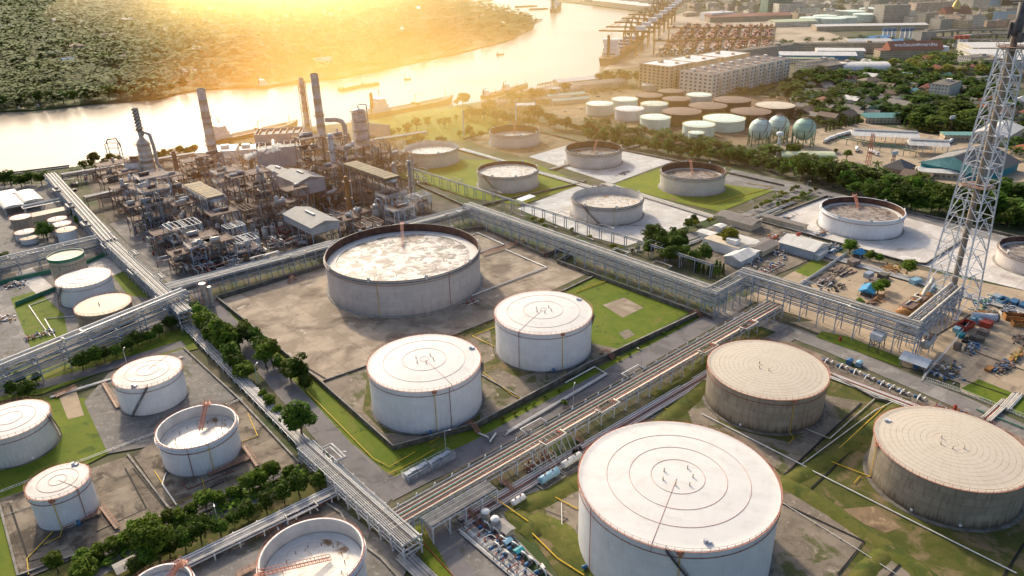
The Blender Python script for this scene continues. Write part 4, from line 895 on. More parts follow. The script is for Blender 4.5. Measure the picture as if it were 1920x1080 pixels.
def fence(label, px, h=1.4, step=2.2, m='whitep', name='fence', infill=False, cat='fence'):
    P = [G(*p) for p in px]; o = P[0]; t = thing(name, label, cat, o); pm = mesh_of(MB().bar((0, 0, 0), (0, 0, h), .14), 'post', K[m]); rl = MB(); inf = MB()
    for a, b in zip(P, P[1:]):
        L = hypot(b[0]-a[0], b[1]-a[1]); n = max(1, int(L/step)); an = atan2(b[1]-a[1], b[0]-a[0])
        n = min(n, 45)
        for i in range(n): part('post', pm, t, (a[0]-o[0]+(b[0]-a[0])*i/n, a[1]-o[1]+(b[1]-a[1])*i/n, 0), an)
        for z in (.25, .6, h-.06): rl.bar((a[0]-o[0], a[1]-o[1], z), (b[0]-o[0], b[1]-o[1], z), .09)
        if infill: inf.bar((a[0]-o[0], a[1]-o[1], h*.52), (b[0]-o[0], b[1]-o[1], h*.52), .05, h*.8)
        else:
            for i in range(int(L/.7)): f = (i+.5)/int(L/.7); x, y = a[0]-o[0]+(b[0]-a[0])*f, a[1]-o[1]+(b[1]-a[1])*f; inf.bar((x, y, .25), (x, y, h-.1), .05)
    rl.build('rail', K[m], t); inf.build('infill', K[m], t); return t
fence('white railing between the grass plot and the stained slabs', [(-10, 930), (157, 866), (292, 815)], 1.2)
fence('white railing behind the open white tank with red ladder', [(425, 762), (455, 750)], 1.2)
fence('white picket fence dividing the scrap yard from the shelter', [(1727, 716), (1828, 596)], 2.0)
fence('white picket fence along the front of the scrap yard', [(1736, 714), (1800, 736), (1900, 776), (1990, 812)], 1.6)
fence('pale wall like fence between the lawn and the scrap yard', [(1500, 538), (1588, 478)], 2.2, infill=True)
fence('green board fence behind the white tank at the left edge', [(30, 575), (105, 545)], 2.4, m='pipeg', infill=True)
fence('green board fence below the open blue frames at the left edge', [(-40, 545), (30, 528), (160, 498), (205, 478), (270, 535)], 2.6, m='pipeg', infill=True)
fence('red and white striped kerb rail beside the asphalt lane at the bottom', [(795, 1022), (850, 1082)], .6, 1.2, 'red', name='barrier', cat='barrier')
# steps over the dike wall, walkways
def crossover(px, rz, label, L=6, m='rail', h=2.3, w=1.2):
    g = G(*px); t = thing('wall_steps', label, 'wall steps', g, rz); mb = MB()
    for i in range(8): mb.box(-L/2+i*L/18+.2, 0, h*(i+1)/8-.1, .4, w, .08); mb.box(L/2-i*L/18-.2, 0, h*(i+1)/8-.1, .4, w, .08)
    mb.box(0, 0, h, L/8, w, .1); mb.build('treads', K['steelb'], t); mb = MB()
    for y in (-w/2, w/2):
        mb.bar((-L/2, y, 0), (-L/18, y, h), .12); mb.bar((L/2, y, 0), (L/18, y, h), .12)
        for z in (.55, 1.05): mb.bar((-L/2, y, z), (-L/18, y, h+z), .08); mb.bar((L/2, y, z), (L/18, y, h+z), .08); mb.bar((-L/18, y, h+z), (L/18, y, h+z), .08)
        for x in (-L/2, -L/4, L/4, L/2): mb.bar((x, y, 0), (x, y, h*(1-abs(x)/(L/2))+1.05), .08)
    mb.build('handrail', K[m], t)
crossover((885, 805), AU+pi/2, 'red steps over the dike wall beside the first white tank', 8)
crossover((1138, 668), AU+pi/2, 'red steps over the dike wall beside the second white tank', 7)
crossover((1305, 592), AU+pi/2, 'red steps at the right corner of the dike', 6)
crossover((690, 545), .2, 'red steps by the foot of the enormous tank', 5)
crossover((1020, 480), AU+pi/2, 'red steps at the notch in the rear dike wall', 6)
crossover((548, 528), AU+.4, 'red steps over the rear dike wall left of the enormous tank', 6)
def walkway(label, pa, pb, w=1.3, z=1.0, m='rail'):
    A = G(*pa); B = G(*pb); L = hypot(B[0]-A[0], B[1]-A[1]); t = thing('walkway', label, 'walkway', A, atan2(B[1]-A[1], B[0]-A[0]))
    MB().bar((0, 0, z), (L, 0, z), w, .12).build('deck', K['steelb'], t); mb = MB()
    for y in (-w/2, w/2):
        for q in (.55, 1.05): mb.bar((0, y, z+q), (L, y, z+q), .07)
        for i in range(int(L/1.8)+1): x = min(L, i*1.8); mb.bar((x, y, 0), (x, y, z+1.05), .08)
    mb.build('handrail', K[m], t)
for l, a, b in (('red walkway at the foot of the rust railed tank', (120, 995), (190, 965)), ('red walkway leading from the rust railed tank to the trees', (192, 955), (222, 995)),
        ('red walkway in front of the open white tank', (392, 895), (470, 862)), ('red walkway right of the open white tank', (458, 840), (484, 878)),
        ('red walkway crossing the pipe bed below the diagonal bridge', (935, 902), (965, 925)), ('red walkway crossing the pipe bed farther up', (1075, 822), (1093, 835)),
        ('brown walkway crossing the pipe bed near the front hut', (862, 945), (893, 978)), ('red walkway beside the small tank on grey gravel', (195, 722), (222, 768)),
        ('brown walkway along the silver pipe bed at the lower left', (480, 1010), (640, 930)), ('red walkway by the white steps in the lower left grass', (105, 748), (145, 730)),
        ('red walkway at the bottom left of the open tank with truss', (445, 1085), (490, 1062)), ('brown walkway across the slab behind the enormous tank', (905, 480), (985, 455))):
    walkway(l, a, b)
# vessels, pumps, huts and enclosures of the front
def bund_drum(px, L, r, m, label, rz=AU, bund=True):
    g = G(*px); t = thing('horizontal_tank', label, 'small tank', g, rz)
    MB().drum((-L/2, 0, r+.9), (L/2, 0, r+.9), r, 20).build('shell', K[m], t)
    sm_ = mesh_of(MB().box(0, 0, 0, .4, r*1.7, .9+r*.35), 'saddle', K['conc'])
    for x in (-L*.3, L*.3): part('saddle', sm_, t, (x, 0, 0))
    MB().ring(0, 0, 0, 0, 0, 3, 3) if 0 else None
    mb = MB()
    for x in (-L*.25, .2*L): mb.cyl(x, 0, 2*r+.85, .3, .45, 8)
    mb.build('manhole', K['steelb'], t)
    mb = MB()
    for x in (-.05*L,): mb.lathe([(r+.03, -.08), (r+.03, .08)], 20)
    mb2 = MB(); mb2.tube([(L*.05+x, r*1.02*cos(w), r+.9+r*1.02*sin(w)) for w in [i*pi/12 for i in range(-2, 15)] for x in (0,)], .07, 4); mb2.build('strap', K['steelw'], t)
    if bund:
        b = MB(); bw, bl = 2*r+2.2, L+2.4
        for y in (-bw/2, bw/2): b.box(0, y, 0, bl, .25, .9)
        for x in (-bl/2, bl/2): b.box(x, 0, 0, .25, bw-.3, .9)
        b.box(0, 0, 0, bl-.3, bw-.3, .12); b.build('bund', K['conc'], t)
    return t
bund_drum((1030, 902), 7.2, 1.25, 'skyblue', 'sky blue horizontal tank with a strap in a concrete bund')
bund_drum((1072, 872), 7.6, 1.15, 'vesselw', 'cream horizontal tank in a bund next to the huge white tank')
bund_drum((972, 946), 4.4, .95, 'whitep', 'short white horizontal tank with a rust spot on its own grey plinth')
bund_drum((1082, 852), 3, .8, 'black', 'small black drum tucked between the cream tank and the huge tank', bund=False)
for px, l in (((911, 978), 'white round silo on the grey plinth, rear one of the pair'), ((929, 992), 'white round silo beside the sloping hut roof')):
    t = thing('silo', l, 'silo', G(*px)); MB().cyl(0, 0, .9, 1.25, 2.9, 24).build('shell', K['vessel'], t); MB().lathe([(1.3, 3.8), (1.0, 4.25), (.01, 4.5)], 24).build('dome', K['whitep'], t)
    lm = mesh_of(MB().bar((0, 0, 0), (0, 0, 1.0), .2), 'leg', K['steeld'])
    for a in (0.8, 2.3, 3.9, 5.4): part('leg', lm, t, (1.1*cos(a), 1.1*sin(a), 0))
def hut(label, px, sx, sy, h, rise, wallm, roofm, rz=AU, name='hut', open_=False, hip=False):
    g = G(*px); t = thing(name, label, name.replace('_', ' '), g, rz)
    if open_:
        pm = mesh_of(MB().bar((0, 0, 0), (0, 0, h), .2), 'post', K['steel'])
        nx = max(2, int(sx/5)+1)
        for i in range(nx):
            for y in (-sy/2+.3, sy/2-.3): part('post', pm, t, (-sx/2+.3+(sx-.6)*i/(nx-1), y, 0))
    else:
        MB().box(0, 0, 0, sx, sy, h).build('wall', K[wallm], t)
        MB().box(sx/2-1, -sy/2-.02, 0, .9, .06, 2).build('door', K['steeld'], t)
        if sx > 5:
            wm = mesh_of(MB().box(0, 0, 0, 1.2, .06, .9), 'window', K['glass'])
            for i in range(int(sx/3.2)): part('window', wm, t, (-sx/2+1.6+i*3, -sy/2-.02, 1.2))
    mb = MB(); (mb.hip if hip else mb.gable)(sx, sy, h, rise, .4); mb.build('roof', K[roofm], t); return t
hut('small hut with a sloping grey sheet roof beside the white silos', (946, 1000), 5, 3, 2.6, .6, 'cream', 'shedr', AU-pi/2)
hut('blue grey gabled shelter beside the white picket fence', (1713, 690), 9, 7, 3.2, 1.9, 'steel', 'bluegrey', -.6, 'shelter', True) if 0 else None
K['bluegrey'] = corrugated('blue_grey_roof_sheet', (.36, .42, .50), .5, rough=.4)
hut('blue grey gabled shelter beside the white picket fence', (1716, 688), 9.5, 7.5, 3.2, 2.0, 'steel', 'bluegrey', AU-pi/2, 'shelter', True)
hut('small white flat roofed shelter by the tree lined path at the bottom left', (240, 1072), 5, 4, 2.6, .35, 'whitep', 'shedr', AU, 'shelter', True)
t = thing('flat_canopy', 'white tilted sheet canopy standing on the grass yard', 'canopy', G(986, 380), AU); MB().bar((-6, 0, 3), (6, 0, 3.6), 6, .15).build('roof', K['whitep'], t)
pm = mesh_of(MB().bar((0, 0, 0), (0, 0, 3.1), .2), 'post', K['steel'])
for x in (-5, 5):
    for y in (-2.4, 2.4): part('post', pm, t, (x, y, 0))
for px, l in (((782, 888), 'wire cage holding grey equipment cabinets, nearer the road bend'), ((826, 866), 'wire cage holding blue grey equipment cabinets, nearer the dike steps')):
    t = thing('equipment_cage', l, 'equipment cage', G(*px), AU); mb = MB()
    for x in (-4.5, -1.5, 1.5, 4.5):
        for y in (-2, 2): mb.bar((x, y, 0), (x, y, 2.2), .1)
    for y in (-2, 2):
        for z in (.1, 1.1, 2.2): mb.bar((-4.5, y, z), (4.5, y, z), .08)
        for i in range(24): mb.bar((-4.5+i*.39, y, 0), (-4.5+i*.39, y, 2.2), .03)
    for x in (-4.5, 4.5):
        for z in (.1, 1.1, 2.2): mb.bar((x, -2, z), (x, 2, z), .08)
    mb.build('cage', K['steelw'], t); MB().box(0, 0, .05, 9, 4, .1).build('plinth', K['conc'], t)
    cm = mesh_of(MB().box(0, 0, .15, 1.9, 1.5, 1.9).box(0, 0, 2.05, 2.0, 1.6, .1), 'cabinet', K['bluegrey'])
    for i in range(4): part('cabinet', cm, t, (-3.3+i*2.1, .3*(i % 2), 0))
# pump sets: motor, casing and bent pipes
def pump_proto():
    t = thing('pump_set', 'x', 'pump'); MB().box(0, 0, 0, 2.8, 1.2, .35).build('plinth', K['conc'], t)
    MB().drum((.1, 0, .9), (1.3, 0, .9), .5, 12).box(.7, 0, .35, .9, .8, .3).build('motor', K['blue'], t)
    MB().lathe([(.01, -.3), (.55, -.3), (.62, 0), (.55, .3), (.01, .3)], 14, -.7, 0).build('casing', K['steeld'], t, (0, 0, .95))
    MB().tube([(-.7, 0, 1.2), (-.7, 0, 2.2), (-.7, 1.8, 2.2), (-.7, 2.6, 1.4), (-.7, 2.6, .4)], .2, 7).build('discharge_pipe', K['pipew'], t)
    MB().tube([(-1.2, 0, .9), (-2.0, 0, .9), (-2.0, -1.6, .9), (-2.0, -1.6, .3)], .22, 7).build('suction_pipe', K['pipew'], t)
    return t
pp = pump_proto(); pn = 0
def pumps(pts, lab, rz):
    global pn
    for i, p in enumerate(pts):
        g = G(*p); r = rz+R_.uniform(-.2, .2)
        if pn == 0: pp.location = g; pp.rotation_euler = (0, 0, r); o = pp; o['label'] = lab; o['group'] = 'blue pumps'
        else: o = dup(pp, g, r, lab, 'blue pumps')
        pn += 1
pumps([(905, 990), (922, 1002), (935, 1018), (958, 1030), (975, 1048), (990, 1060), (1010, 1075), (925, 1030), (945, 1048)], 'blue motor pump with white bent pipes in the row at the bottom edge', AU+pi)
pumps([(1575, 690), (1600, 700), (1625, 710), (1652, 722), (1690, 738), (1720, 748), (1548, 680), (1672, 730)], 'blue motor pump with white bent pipes along the right road', AU+pi/2)
pumps([(532, 985), (565, 965), (600, 948)], 'blue motor pump beside the open tank with red truss', AU)
pumps([(1440, 470), (1455, 478), (1470, 485), (1425, 490), (1445, 498), (1410, 500)], 'pump among the rusty valves by the scrap yard', AU)
for px, m, l in (((952, 1022), 'skyblue', 'light blue machine housing among the bottom pumps'), ((973, 1040), 'teal', 'teal machine housing among the bottom pumps'), ((1610, 686), 'skyblue', 'light blue machine housing beside the right road pumps'), ((1592, 682), 'blue', 'blue machine housing by the right road'), ((1718, 690), 'blue', 'blue generator below the gabled shelter')):
    t = thing('machine_housing', l, 'machine housing', G(*px), AU); MB().box(0, 0, .2, 2.4, 1.8, 1.6).build('casing', K[m], t); MB().gable(2.4, 1.8, 1.8, .35, .15).build('lid', K[m], t); MB().box(0, -.92, .5, 1.4, .06, .9).build('louvre', K['steeld'], t); MB().box(0, 0, 0, 2.6, 2, .2).build('plinth', K['conc'], t)
# valve manifolds: upright valves on pipe stubs, one thing each
def manifold(label, px, n, L, rz, seed):
    rn = random.Random(seed); t = thing('valve_manifold', label, 'valve manifold', G(*px), rz)
    for k in range(3): MB().tube([(-L/2, -1.6+k*1.6, .7), (L/2, -1.6+k*1.6, .7)], .2, 7).build('header', K[['pipew', 'piper', 'pipe'][k]], t)
    vm = mesh_of(MB().cyl(0, 0, .4, .28, .9, 8).cyl(0, 0, 1.3, .07, .7, 6).ring(0, 0, 2.0, .4, .06, 10).bar((-.4, 0, 2), (.4, 0, 2), .07), 'valve', K['piper']); v2 = mesh_of(MB().cyl(0, 0, .4, .3, .8, 8).drum((-.3, 0, 1.6), (.3, 0, 1.6), .3, 8), 'valve', K['blue'])
    for i in range(n): part('valve', vm if rn.random() < .65 else v2, t, (-L/2+L*(i+.5)/n, -1.6+rn.randrange(3)*1.6, 0))
    for i in range(n//2):
        x = -L/2+L*(i+.5)/(n//2); MB().tube([(x, -3.2, .3), (x, -3.2, 1.5), (x, rn.uniform(0, 2), 1.5), (x, rn.uniform(0, 2), .6)], .14, 6).build('branch_pipe', K[rn.choice(['pipew', 'pipe', 'piper'])], t)
manifold('row of red valves and pipe headers beside the shanty sheds', (1480, 466), 16, 26, AU, 1)
manifold('second row of red valves and headers nearer the high bridge', (1445, 505), 14, 20, AU, 2)
manifold('rusty valve cluster between the bottom pumps and the pipe bed', (915, 1012), 10, 14, AU-pi/2, 3)
manifold('rusty valve cluster at the bottom edge', (968, 1065), 10, 14, AU-pi/2, 4)
manifold('valve cluster at the crossing of the pipe beds between the open tanks', (1120, 352), 8, 16, AU, 5)
manifold('valve cluster left of the low rusty roofed tank', (75, 630), 10, 12, AU, 6)
manifold('valve cluster beside the branch pipes of the diagonal bridge', (1010, 868), 10, 12, AU, 7)
manifold('valve cluster at the foot of the enormous tank', (884, 568), 5, 6, AU, 8)
manifold('valve cluster on the right pipe bed behind the cream roofed tank', (1780, 775), 8, 10, AU-pi/2, 9)
# bent pipes dropping from the diagonal bridge to the ground bed
for i in range(9):
    g = G(1000+i*9, 885-i*5.5)
    t = thing('drop_pipe', 'silver pipe bending down from the diagonal bridge to the ground bed', 'pipe', g, AU-pi/2, 'pipes dropping from the diagonal bridge')
    MB().tube([(-4.2, 0, 6.6), (-1.5, 0, 6.6), (-.4, 0, 5.6), (2.2, 0, 1.9), (3.4, 0, 1.1), (6, 0, 1.0)], .17, 7).build('pipe', K['pipe'], t)
# lamp posts
lt = thing('lamp_post', 'x', 'lamp post'); MB().lathe([(.14, 0), (.07, 8)], 8).build('pole', K['steelw'], lt); MB().bar((0, 0, 8), (1.4, 0, 8.4), .09).build('arm', K['steelw'], lt); MB().box(1.7, 0, 8.33, .9, .3, .16).build('lamp_head', K['whitep'], lt)
LP = [((1202, 690), 'lamp post on the verge of the front road by the second white tank'), ((836, 846), 'lamp post at the road bend below the first white tank'), ((410, 985), 'lamp post among the trees at the lower left'), ((1075, 760), 'lamp post on the front road beside the diagonal bridge'),
      ((484, 720), 'lamp post beside the tree lined road'), ((644, 885), 'lamp post on the asphalt at the bend'), ((1512, 362), 'lamp post at the end of the service road'), ((240, 690), 'lamp post under the tall left bridge'), ((1352, 300), 'lamp post before the tree belt'), ((1410, 400), 'lamp post beside the shanty sheds'), ((1455, 385), 'lamp post on the service road with bushes')]
for i, (p, l) in enumerate(LP):
    g = G(*p)
    if i == 0: lt.location = g; lt['label'] = l; lt.rotation_euler = (0, 0, 2.6)
    else: dup(lt, g, R_.uniform(0, 6), l)
# ------------------------------------------------------------------ lattice flare tower
g = G(1777, 578); zt = ztop(g, 78); t = thing('flare_tower', 'tall pale lattice flare tower around a brown grey pipe at the right', 'flare tower', g, .55)
def corner(k, z): r = 11.8-(11.8-4.6)*(z/zt)**.85; return (r*cos(pi/4+k*pi/2), r*sin(pi/4+k*pi/2), z)
zs = [0]; st = 9.5
while zs[-1] < zt-4: zs.append(min(zt, zs[-1]+st)); st *= .955
for k in range(4):
    mb = MB()
    for a, b in zip(zs, zs[1:]): mb.bar(corner(k, a), corner(k, b), .5)
    mb.box(*corner(k, 0), 1.6, 1.6, .7); mb.build('leg', K['mast'], t)
for i, (a, b) in enumerate(zip(zs, zs[1:])):
    mb = MB()
    for k in range(4):
        j = (k+1) % 4; m = tuple((corner(k, b)[q]+corner(j, b)[q])/2 for q in range(3))
        mb.bar(corner(k, b), corner(j, b), .24); mb.bar(corner(k, a), m, .26); mb.bar(corner(j, a), m, .26)
        q1 = tuple((corner(k, a)[q]+m[q])/2 for q in range(3)); mb.bar(q1, corner(k, (a+b)/2), .15); q2 = tuple((corner(j, a)[q]+m[q])/2 for q in range(3)); mb.bar(q2, corner(j, (a+b)/2), .15)
    if i % 2: mb.bar(corner(0, b), corner(2, b), .16); mb.bar(corner(1, b), corner(3, b), .16)
    mb.build('bracing', K['mast'], t)
MB().lathe([(2.6, 0), (2.6, 9.5), (1.25, 12), (1.25, zt+3)], 18).build('flare_pipe', K['flare'], t)
MB().tube([(1.9, .5, 2), (1.9, .5, zt)], .3, 6).tube([(-1.7, -.8, 3), (-1.7, -.8, zt)], .18, 6).build('pilot_pipe', K['flare'], t)
mb = MB()
for z, r in ((zt*.985, 5.4), (zt*.5, 6.2)):
    mb.lathe([(1.4, z), (r, z), (r, z-.25), (1.4, z-.25)], 12, smooth=False)
    for i in range(12): mb.bar((r*cos(i*pi/6), r*sin(i*pi/6), z), (r*cos(i*pi/6), r*sin(i*pi/6), z+1.2), .12)
    mb.ring(0, 0, z+1.2, r, .08, 12)
mb.build('platform', K['steelb'], t)
MB().lathe([(1.3, zt+2), (1.9, zt+3), (1.9, zt+7), (1.3, zt+8), (1.5, zt+14), (.9, zt+14)], 16).cyl(2.3, 0, zt+1, .6, 8, 8).cyl(-1.8, 1.6, zt+1, .5, 6, 8).box(-1, -2.4, zt, 2.2, 1.6, 3.5).build('flare_tip', K['steeld'], t)
mb = MB()
for z in range(3, int(zt), 1): mb.bar((2.6, .8, z), (2.6, 1.4, z), .07)
for y in (.8, 1.4): mb.bar((2.6, y, 1), (2.6, y, zt), .1)
mb.build('ladder', K['mast'], t)
# rusty boiler and the vessel beside the tower
t = thing('rusty_boiler', 'long orange rusted boiler drum lying under brown gratings beside the high bridge', 'boiler', G(1712, 592), AU)
MB().drum((-13, 0, 4), (12, 0, 4), 3.7, 22).build('shell', K['orange'], t)
for x, w in ((-7, 8), (3, 6)): MB().box(x, 0, 7.8, w, 5, .18).build('grating', K['grate'], t)
MB().tube([(6, 0, 7), (9, 0, 10), (13, 0, 11), (15, 0, 13)], .9, 10).build('duct', K['pipec'], t)
mb = MB()
for x in (-11, -3, 0, 6):
    for y in (-2.5, 2.5): mb.bar((x, y, 0), (x, y, 7.8), .2); mb.bar((x, y, 7.9), (x, y, 8.9), .1)
mb.build('frame', K['steelb'], t); MB().tube([(-9, 1, 8.3), (-4, 1, 8.3), (-4, -1, 8.3), (2, -1, 8.3), (2, 2, 8.3), (7, 2, 8.3)], .35, 7).build('pipe', K['pipec'], t)
for x in (-6, 4): MB().tube([(x+.01*k, 3.75*cos(w), 4+3.75*sin(w)) for k, w in enumerate([i*pi/8 for i in range(9)])], .14, 5).build('band', K['steeld'], t)
t = thing('knockout_drum', 'grey round ended drum on stilts beneath the fat cream pipes', 'drum', G(1736, 660), AU+.1); MB().drum((-4.5, 0, 5), (4.5, 0, 5), 1.9, 18).build('shell', K['vessel'], t); MB().box(0, 0, 7.0, 7, 2.4, .2).build('platform', K['grate'], t)
lm = mesh_of(MB().bar((0, 0, 0), (0, 0, 4.5), .35), 'leg', K['steelw'])
for x in (-3, 3):
    for y in (-1.4, 1.4): part('leg', lm, t, (x, y, 0))
MB().tube([(-3, 0, 6.8), (-3, 0, 9), (-3, 3, 10)], .45, 8).build('pipe', K['steelw'], t)
t = thing('square_hopper', 'grey square hopper on crossed legs under the high bridge', 'hopper', G(1642, 655), AU); MB().box(0, 0, 5, 5.5, 4.5, 2.6).lathe([(.8, 3.4), (3.2, 5)], 4, a0=pi/4, smooth=False).build('body', K['steelw'], t)
mb = MB()
for x in (-2.6, 2.6):
    for y in (-2, 2): mb.bar((x, y, 0), (x*.9, y*.9, 5), .3)
    mb.bar((x, -2, 0), (x, 2, 5), .18); mb.bar((x, 2, 0), (x, -2, 5), .18)
mb.build('leg_frame', K['steeld'], t)
# ------------------------------------------------------------------ refinery units
def platform_ring(t, x, y, z, r, m='steelb', w=1.2):
    mb = MB().lathe([(r, z), (r+w, z), (r+w, z-.2), (r, z-.2)], 16, x, y, smooth=False); mb.ring(x, y, z+1.1, r+w, .09, 16, 4)
    for i in range(10): a = i*2*pi/10; mb.bar((x+(r+w)*cos(a), y+(r+w)*sin(a), z), (x+(r+w)*cos(a), y+(r+w)*sin(a), z+1.1), .12)
    mb.build('platform', K[m], t)
def stack(label, px, ytop, r0, r1, m='stack', rings=(), straked=False, name='chimney_stack', seg=8):
    g = G(*px); h = ztop(g, ytop); t = thing(name, label, 'chimney stack', g)
    pr = []
    for i in range(seg+1): z = h*i/seg; r = r0+(r1-r0)*i/seg; pr += [(r, z), (r+.12, z+.01), (r+.12, z+.5), (r, z+.51)] if 0 < i < seg else [(r, z)]
    MB().lathe(pr, 24).build('shaft', K[m], t)
    MB().lathe([(r1, h), (r1-.3, h), (r1-.3, h-3)], 20, smooth=False).build('rim', K['steeld'], t)
    for f in rings: platform_ring(t, 0, 0, h*f, r0+(r1-r0)*f)
    if straked:
        for k in range(3):
            MB().tube([((r1+.25)*cos(k*2.09+i*.42), (r1+.25)*sin(k*2.09+i*.42), h*(.45+.55*i/30)) for i in range(31)], .3, 4).build('strake', K['steeld'], t)
    mb = MB()
    for y in (-.3, .3): mb.bar((r0+.3, y, 0), (r1+.3, y, h), .12)
    mb.build('ladder', K['steelb'], t); return t, h
def column(label, px, ytop, r, m='vessel', plats=4, goose=True, pipes=2, seed=1):
    rn = random.Random(seed); g = G(*px); h = ztop(g, ytop); t = thing('process_column', label, 'process column', g)
    MB().lathe([(r*1.15, 0), (r*1.15, 2.5), (r, 2.6), (r, h-r*.5), (r*.8, h-.15*r), (.01, h)], 24).build('shell', K[m], t)
    for i in range(plats): platform_ring(t, 0, 0, h*(i+1)/(plats+.3), r+.05)
    if goose:
        MB().tube([(0, 0, h-.3), (0, 0, h+2.2), (.8, 0, h+3), (r+.9, 0, h+2.6), (r+1.2, 0, h+1.2), (r+1.2, 0, 2)], .42, 8).build('overhead_pipe', K['pipe'], t)
    for i in range(pipes):
        a = rn.uniform(0, 6.28); MB().tube([((r+.6)*cos(a), (r+.6)*sin(a), 1), ((r+.6)*cos(a), (r+.6)*sin(a), h*rn.uniform(.5, .95)), (r*cos(a), r*sin(a), h*.95)], .22, 6).build('riser_pipe', K[rn.choice(['pipe', 'piped'])], t)
    return t
t, h = stack('fat banded furnace column with a slim spiral straked stack on top, leftmost stack', (287, 352), 268, 4.8, 4.2, 'stack', (.35, .6, .97))
g = G(287, 352); z2 = ztop(g, 203)
MB().lathe([(4.2, h), (1.6, h+3.5), (1.6, z2)], 18).build('upper_shaft', K['stack'], t)
for k in range(3): MB().tube([(2.0*cos(k*2.09+i*.5), 2.0*sin(k*2.09+i*.5), h+8+(z2-h-8)*i/30) for i in range(31)], .34, 4).build('strake', K['steeld'], t)
MB().tube([(0, 0, h+4), (3, -1, h+8), (7, -2, h+6), (8, -2, h-2), (8, -2, h-14), (11, -3, h-20), (11, -3, 2)], 1.1, 10).build('duct', K['vessel'], t)
platform_ring(t, 0, 0, h+9, 1.8)
t = thing('painted_silo', 'white silo with a yellow green band and round emblems beside the leftmost stack', 'silo', G(262, 352)); zt_ = ztop(G(262, 352), 302)
MB().lathe([(6.2, 0), (6.2, zt_)], 32).build('shell', K['whitep'], t); MB().lathe([(6.25, zt_), (4, zt_+1.6), (.01, zt_+2)], 32).build('roof', K['r_old'] if 0 else K['steelb'], t)
ph = atan2(-352, 262*.9)
MB().lathe([(6.24, zt_*.36), (6.24, zt_*.5)], 32).build('band', M('lime_band', (.50, .62, .05), .5), t)
MB().lathe([(6.24, zt_*.32), (6.24, zt_*.345)], 32).build('band', M('orange_band', (.6, .25, .03), .5), t)
pc = atan2(-G(262, 352)[1], -G(262, 352)[0])
def emblem(t, R, z, da, r, m, n=20):
    a = pc+da; mb = MB(); mb.add([((R+.06)*cos(a+r*cos(w)/R), (R+.06)*sin(a+r*cos(w)/R), z+r*sin(w)) for w in [2*pi*i/n for i in range(n)]], [tuple(range(n))]); mb.build('emblem', m, t)
emblem(t, 6.2, zt_*.68, -.45, 1.3, M('emblem_blue', (.03, .18, .42), .5)); emblem(t, 6.2, zt_*.6, .5, 2.2, M('emblem_green', (.12, .42, .12), .5)); emblem(t, 6.2, zt_*.57, .65, 1.3, M('emblem_lime', (.55, .65, .08), .5))
mb = MB()
for i in range(14): a = i*2*pi/14; mb.bar((5.9*cos(a), 5.9*sin(a), zt_), (5.9*cos(a), 5.9*sin(a), zt_+2.4), .2)
mb.ring(0, 0, zt_+2.4, 5.9, .15, 24); mb.box(1, 0, zt_+1.5, 5, 3, 2.2); mb.build('top_gear', K['steelb'], t)
stack('tall tapering pale stack with one ring platform, second from the left', (404, 312), 166, 3.7, 2.9, 'stack', (.64, .28), seg=7)
stack('tall stack in the golden glare with a side duct', (612, 320), 138, 3.1, 2.6, 'stack', (.58, .3), seg=8)
g = G(612, 320); t = thing('bent_duct', 'thick grey duct bending down beside the tall glowing stack', 'duct', (g[0]+4, g[1], 0)); MB().tube([(0, 0, 38), (8, 0, 38), (12, 0, 36.5), (13.5, 0, 33), (13.5, 0, 0)], 1.7, 10).build('duct', K['vessel'], t)
t, h = stack('slender golden stack in an open frame, left of the tall glowing stack', (581, 272), 146, 2.2, 1.8, 'stack', (.3, .55, .8), seg=9)
mb = MB(); hw = 3.0
for x, y in ((-hw, -hw), (hw, -hw), (hw, hw), (-hw, hw)): mb.bar((x, y, 0), (x*.8, y*.8, h*.95), .35)
for i in range(11):
    z = h*.95*i/11; c_ = hw*(1-.2*i/11); q = [(-c_, -c_), (c_, -c_), (c_, c_), (-c_, c_)]
    for k in range(4): a, b = q[k], q[(k+1) % 4]; mb.bar((*a, z), (*b, z), .2); mb.bar((*a, z), (*b, z+h*.95/11), .16)
mb.build('frame', K['steelb'], t)
column('big pale process column with a hooked overhead pipe, right of the stacks', (683, 312), 203, 5.2, 'vessel', 6, True, 5, 1)
column('slimmer process column leaning close to the big hooked one', (697, 318), 262, 2.6, 'vessel', 5, True, 3, 2)
column('slim pale column beside the upper grey box', (632, 358), 250, 1.9, 'vesselw', 4, False, 2, 3)
column('slim rusty column in front of the long fan gallery', (657, 402), 330, 1.5, 'orange', 2, False, 1, 4)
column('thick short column near the rear pipe bridge', (708, 420), 382, 2.1, 'vessel', 2, True, 2, 5)
column('slim column at the right end of the refinery units', (772, 372), 300, 1.4, 'vessel', 3, True, 2, 6)
column('second slim column at the right end of the refinery units', (742, 352), 305, 1.6, 'vessel', 3, False, 2, 7)
column('white round topped vessel standing beside the cream fan gallery', (449, 432), 392, 2.3, 'vesselw', 0, False, 0, 8)
column('slender column with a crown of pipes above the left refinery frame', (336, 338), 283, 1.5, 'steelb', 5, False, 2, 9)
column('slender column in the golden light left of the grey boxes', (478, 345), 290, 1.4, 'steelb', 4, True, 2, 10)
column('short dark column behind the cream fan gallery', (420, 352), 305, 1.6, 'vessel', 3, True, 2, 11)
column('slim column rising between the two elevated sheds', (520, 395), 330, 1.3, 'vessel', 3, True, 2, 12)
